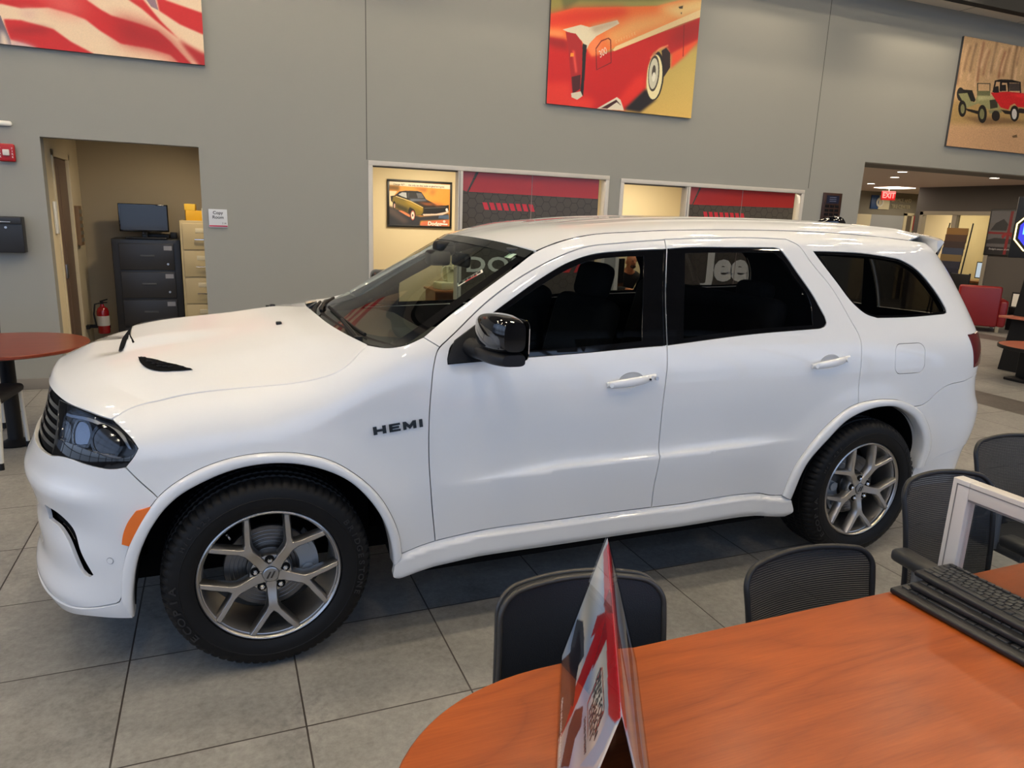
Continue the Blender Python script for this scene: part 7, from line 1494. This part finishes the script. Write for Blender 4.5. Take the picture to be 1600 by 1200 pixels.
# round table on the left with two chairs
t = thing('round_table', 'round reddish wooden table on a black column, at the left wall', 'table', (-1.56, 2.42, 0)); redwood = wood_mat('red_wood', (104, 42, 26), (140, 62, 40), .3, 0)
mb = MB(); mb.lathe([(0, .715), (.515, .715), (.530, .722), (.530, .738), (.526, .742), (0, .742)], 96); mb.build('tabletop', redwood, t, 30)
mb = MB(); mb.lathe([(0, 0), (.11, 0), (.115, .012), (.07, .03), (.048, .045), (.048, .70), (.10, .715), (0, .715)], 48); mb.build('column', blk, t, 30)
whiteleg = mat('leg_white', (200, 198, 190), .35)
mesh_chair('mesh-back chair behind the round table, against the grey wall', -2.02, 3.30, .15, .88, .40, .46, False, .05, 'legs', whiteleg)
mesh_chair('chair with white legs in front of the round table, far left', -1.73, 1.90, PI-.1, .90, .40, .46, False, .05, 'legs', whiteleg)
# ------------------------------------------------------------------ hall on the right
for x, y in ((9.9, 6.6), (11.6, 6.6), (10.6, 5.6), (12.9, 8.3), (11.0, 8.0), (12.6, 5.4)):
    t = thing('recessed_light', 'round recessed lamp in the hall ceiling', 'ceiling light', (x, y, 2.74), 0, 'recessed lamps of the hall'); mb = MB(); mb.lathe([(.075, -.004), (.095, -.006), (.1, 0), (.075, 0)], 28, None, 0, True); mb.build('ring', mat('ring_white', (214, 205, 190), .4), t, 30); mb = MB(); mb.lathe([(0, -.002), (.075, -.002)], 28); mb.build('lamp_disc', MATS['can_light'], t, 0)
t = thing('ceiling_light', 'square bright ceiling panel at the far end of the hall', 'ceiling light', (14.3, 8.9, 2.735)); mb = MB(); mb.box(-.3, .3, -.3, .3, -.006, 0); mb.build('diffuser', MATS['can_light'], t, 0)
area('hall_fill', (11.6, 7.2, 2.68), (0, 0, 0), 3.5, 3.0, 150, (1, .84, .64)); area('side_office_lamp', (16.2, 7.2, 2.6), (0, 0, 0), 1.2, .8, 60, (1, .88, .62)); area('side_hall_lamp', (16.2, 9.6, 2.6), (0, 0, 0), 1.6, .8, 22, (1, .88, .66))
t = thing('exit_sign', 'red glowing EXIT sign hanging from the hall ceiling', 'exit sign', (14.25, 9.0, 2.56), -.35); mb = MB(); mb.box(-.16, .16, -.02, .02, -.10, .10, b=.004); mb.build('housing', mat('exit_red', (150, 10, 14), .4, emit=.8), t, 20)
letter('EXIT', .17, onwall(0, -.0215, 0), lum('exit_glow', (1, .12, .1), 5), t, ext=.001, bold=.003, sx=.85); mb = MB(); mb.tube([(0, 0, .1), (0, 0, .18)], .008, 8); mb.build('stem', steel, t, 0)
YB = 10.5
t = thing('wall_sign', 'SERVICE AND TIRE CENTER wall sign with a blue end at the back of the hall', 'sign', (16.0, YB, 2.48))
mb = MB(); mb.box(-.62, -.36, -.03, 0, -.17, .17, b=.004); mb.build('blue_end', mat('sign_blue', (26, 66, 120), .4), t, 20); mb = MB(); mb.box(-.36, .02, -.03, 0, -.17, .17, b=.004); mb.build('cream_panel', mat('sign_cream', (206, 196, 168), .45), t, 20)
mb = MB(); mb.tube([(-.34+.10*math.cos(a), -.04, .0+.10*math.sin(a)) for a in [2*PI*k/28 for k in range(28)]], .022, 8, closed=True); mb.build('ring_emblem', mat('sign_white2', (226, 222, 212), .4), t, 40); mb = MB(); mb.lathe([(0, -.012), (.075, -.01)], 28, Matrix.Translation((-.34, -.028, 0)) @ Matrix.Rotation(PI/2, 4, 'X')); mb.build('emblem_disc', MATS['sign_blue'], t, 0)
letter('SERVICE AND', .135, onwall(.44, -.02, .075), mat('sign_letters', (176, 166, 142), .4), t, ext=.006, sx=.86); letter('TIRE CENTER', .135, onwall(.44, -.02, -.085), mat('sign_letters', (176, 166, 142), .4), t, ext=.006, sx=.86)
cfr = mat('door_frame_cream', (206, 194, 164), .5)
mb = MB(); mb.box(14.95, 15.45, YB-.03, YB, 0, 2.17); mb.box(14.40, 14.96, YB-.03, YB, 2.10, 2.20); mb.box(15.45, 16.62, YB-.012, YB-.002, 0, 2.17, 1); mb.box(16.62, 16.72, YB-.03, YB, 0, 2.24); mb.box(16.9, 16.96, YB-.03, YB, 0, 2.2); mb.box(16.62, 16.96, YB-.03, YB, 2.18, 2.25); struct('trim_6', mb, [cfr, mat('panel_blue_grey', (150, 152, 156), .5)])
mb = MB(); mb.box(14.3, 14.96, YB-.02, YB-.005, 0, 2.10); struct('door_2', mb, mat('door_dark', (96, 86, 76), .5)); mb = MB(); mb.box(16.72, 16.9, YB-.02, YB-.005, 0, 2.18); struct('door_3', mb, mat('door_dark', (96, 86, 76), .5))
o = MB(); o.box(-.14, .14, -.012, 0, -.20, .20); o = place(o.build('notice', mat('notice', (196, 182, 156), .6), None, 0), 14.95+.03, YB-.02, 1.95); o.location.x = 14.62; tag(o, 'pale paper notice on the dark door at the back of the hall', 'notice')
t = thing('extinguisher_sign', 'small red sign with a white arrow at the end of the hall', 'sign', (17.12, YB, 2.0)); mb = MB(); mb.box(-.12, .12, -.01, 0, -.19, .19); mb.build('board', mat('sign_red', (168, 30, 34), .4), t, 0)
mb = MB(); mb.prism([(-.03, .0), (.03, .0), (.03, -.06), (.07, -.06), (0, -.14), (-.07, -.06), (-.03, -.06)], -.014, -.010, XZ()); mb.build('arrow', wpr, t, 0); mb = MB(); mb.box(-.09, .09, -.014, -.010, .08, .10); mb.build('text_line', wpr, t, 0)
# charcoal wall: glazed office front, poster, outlet (local x runs along -y of the room, facing -x)
fw_ = mat('frame_dim', (150, 140, 122), .45)
mb = MB(); 
for a, b, z0, z1 in ((6.58, 6.66, 0, 2.22), (8.21, 8.29, 0, 2.22), (7.40, 7.50, 0, 2.16), (6.58, 8.29, 2.15, 2.23)): mb.box(HW-.02, HW+.10, a, b, z0, z1)
struct('window_5', mb, fw_)
mb = MB(); mb.box(HW+.05, HW+.056, 6.66, 7.40, .1, 2.15); o = mb.build('glass_panel', glassmat('clear_glass', (.86, .86, .82), 1, 0, 1.45), None, 0); tag(o, 'clear glass beside the door of the bright office beyond the hall', 'glass panel')
t = thing('framed_poster', 'black-framed poster with a red ribbon cross on the charcoal wall', 'poster', (HW, 6.34, 1.82), -PI/2)
mb = MB(); mb.box(-.33, .33, -.03, 0, -.46, .45, b=.004); mb.build('frame', mat('frame_black', (.01, .01, .01), .4), t, 20)
ribp = [((92, 88, 86), [(0, .5), (1, .5), (1, .75), (0, .72)]), ((38, 36, 38), [(.05, .55), (.2, .72), (.45, .82), (.62, .70), (.60, .55)]), ((40, 38, 40), [(.0, .32), (.25, .38), (.8, .36), (1, .3), (1, .25), (0, .24)]), ((30, 28, 30), [(0, 0), (1, 0), (1, .17), (0, .17)]), ((120, 22, 26), [(.62, 0), (.72, 0), (.74, 1), (.64, 1)]), ((120, 22, 26), [(0, .47), (1, .46), (1, .51), (0, .52)]), ((138, 26, 30), [(.68, .49), (.52, .36), (.46, .43), (.55, .50)]), ((138, 26, 30), [(.68, .49), (.84, .35), (.92, .42), (.80, .5)])]
ink_sheet('print', -.30, .30, -.43, .42, ribp, g2((88, 84, 84), (88, 84, 84), (96, 94, 96)), 90, 120, inkm, t, lambda a, b: (a, -.031, b), .03)
letter("Dodge's season of offers", .046, onwall(0, -.033, -.33), mat('dim_print', (190, 186, 184), .5), t, ext=.0003)
t = thing('wall_outlet', 'white wall outlet plate on the charcoal wall above the red armchair', 'outlet', (HW, 6.86, .66), -PI/2); mb = MB(); mb.box(-.13, .13, -.008, 0, -.05, .05, b=.002); mb.build('plate', mat('plastic_white', (226, 224, 216), .4), t, 20)
for k in range(3): mb = MB(); mb.box(-.10+k*.08, -.06+k*.08, -.012, -.008, -.025, .025); mb.build('socket', blk, t, 0)
t = thing('brochure_rack', 'tilted rack of dark brochures standing before the glazed office', 'rack', (14.15, 7.05, 0), -PI/2+.1); br = [(120, 86, 40), (70, 48, 34), (52, 40, 38), (50, 56, 72), (104, 86, 56), (40, 40, 52), (34, 34, 46)]
mb = MB()
for s in (-1, 1): mb.tube([(s*.26, -.22, 0), (s*.24, .05, 1.98)], .014, 8)
mb.box(-.26, .26, -.26, .18, 0, .03); mb.build('stand', blk, t, 30)
for k in range(7):
    z = 1.78-k*.135; y = .02-(k*.018)-.05; mb = MB(); mb.box(-.22, .22, y-.02, y, z-.06, z+.10); mb.build('brochure', mat('brochure_%d' % k, br[k], .4), t, 0)
mb = MB(); mb.box(-.23, .20, -.165, -.145, .66, .90); c = mb.build('placard', mat('placard', (22, 22, 34), .35), t, 0); letter('Parts', .06, onwall(-.01, -.167, .82), mat('dim_print', (190, 186, 184), .5), c, ext=.0003)
t = thing('side_chair', 'tall black chair frame beside the brochure rack', 'chair', (13.55, 6.55, 0), -PI/2); mb = MB(); mb.box(-.22, .22, .16, .20, .45, .98, b=.01); mb.build('backrest', blk, t, 30); mb = MB(); mb.box(-.23, .23, -.22, .2, .42, .47, b=.015); mb.build('seat', blk, t, 30)
for s in (-1, 1):
    for yy in (-.2, .18): mb = MB(); mb.tube([(s*.21, yy, 0), (s*.21, yy, .45 if yy < 0 else 1.0)], .018, 8); mb.build('leg', blk, t, 30)
t = thing('desk', 'counter inside the bright office with a pale screen', 'desk', (15.6, 7.2, 0)); mb = MB(); mb.box(-.3, .3, -.6, .6, .72, .76); mb.build('desktop', wdesk, t, 0); mb = MB(); mb.box(-.25, .25, -.5, .5, 0, .72); mb.build('pedestal', mat('desk_grey', (90, 80, 70), .6), t, 0)
t = thing('monitor', 'lit pale monitor on the counter in the bright office', 'monitor', (15.5, 7.2, .76), -PI/2); mb = MB(); mb.box(-.28, .28, -.02, .02, .06, .42); mb.build('bezel', blk, t, 0); mb = MB(); mb.box(-.26, .26, -.023, -.02, .08, .40); mb.build('screen', lum('screen_glow', (.65, .75, .9), 1.3), t, 0); mb = MB(); mb.box(-.1, .1, -.06, .06, 0, .06); mb.build('stand', blk, t, 0)
# red armchair, back towards us
t = thing('armchair', 'red leather armchair with its back to the showroom', 'armchair', (13.25, 5.78, 0), -PI/2+.15); rl = mat('red_leather', (136, 24, 26), .38, bump=(60, .2))
mb = MB(); mb.box(-.34, .34, -.42, -.24, .10, .84, b=.035); mb.build('backrest', rl, t, 40); mb = MB(); mb.box(-.33, .33, -.26, .38, .12, .44, b=.04); mb.build('seat', rl, t, 40)
for s in (-1, 1): mb = MB(); mb.box(s*.40-.075, s*.40+.075, -.40, .40, .10, .60, b=.05); mb.build('armrest', rl, t, 40)
for sx in (-1, 1):
    for sy in (-1, 1): mb = MB(); mb.box(sx*.36-.03, sx*.36+.03, sy*.34-.03, sy*.34+.03, 0, .11, b=.005); mb.build('foot', mat('foot_pale', (170, 156, 128), .5), t, 20)
t.rotation_euler = (0, 0, -.85)
t = thing('stand_sign', 'small pale framed notice standing behind the red armchair', 'sign', (13.95, 5.42, 0), -PI/2); mb = MB(); mb.box(-.16, .16, -.02, 0, .42, .72, b=.004); mb.build('frame', blk, t, 20); mb = MB(); mb.box(-.13, .13, -.024, -.02, .45, .69); mb.build('notice_sheet', paper, t, 0); mb = MB(); mb.box(-.12, .12, -.1, .1, 0, .44); mb.build('pedestal', blk, t, 0)
# black display kiosk with a round low shelf at the right edge
t = thing('display_kiosk', 'black kiosk with a small wooden shelf at the right edge of the photo', 'kiosk', (9.80, 2.55, 0)); pw = wood_mat('pink_wood', (172, 96, 74), (196, 120, 96), .3, 0)
mb = MB(); mb.prism([(-.22, 0), (.30, 0), (.30, 1.30), (-.02, 1.30)], -.20, .20, XZ()); mb.build('tower', blk, t, 0); mb = MB(); mb.box(-.34, .30, -.22, .24, .70, .725, b=.004); mb.build('shelf', pw, t, 20)
t = thing('low_round_table', 'low round table with a pinkish wooden top and black edge, right edge', 'table', (9.15, 1.95, 0)); mb = MB(); mb.lathe([(0, .452), (.475, .452)], 64); mb.build('tabletop', pw, t, 0)
mb = MB(); mb.lathe([(.475, .454), (.487, .452), (.487, .415), (.475, .412), (0, .412)], 64); mb.build('edge_band', blk, t, 30); mb = MB(); mb.box(-.06, .30, -.25, .25, .03, .412, b=.01)
mb.box(-.2, .35, -.3, .3, 0, .035, b=.01); mb.build('pedestal', blk, t, 30)
t = thing('neon_sign', 'blue glowing neon sign with a yellow outline at the right edge', 'neon sign', (9.00, 2.22, 1.80), -.9)
mb = MB(); mb.box(-.24, .30, -.01, .05, -.30, .42, b=.004); mb.build('backing_board', blk, t, 20); mb = MB(); mb.tube([(-.02+.21*math.cos(a), -.03, .01+.24*math.sin(a)) for a in [2*PI*k/8+PI/8 for k in range(8)]], .008, 8, closed=True); mb.build('neon_tube', lum('neon_yellow', (1, .75, .3), 4), t, 40)
mb = MB(); mb.prism([(-.02+.17*math.cos(a), .01+.20*math.sin(a)) for a in [2*PI*k/8+PI/8 for k in range(8)]], -.014, -.010, XZ()); mb.build('blue_face', lum('neon_blue', (.06, .06, .65), 1.6), t, 0); mb = MB(); mb.box(-.14, -.02, -.025, -.015, -.02, .10); mb.build('blue_tube_block', lum('neon_bright', (.1, .35, 1), 4), t, 0)
mb = MB(); mb.tube([(.05, .03, .42), (.05, .03, 3.68)], .008, 6); mb.build('hanging_rod', blk, t, 0)
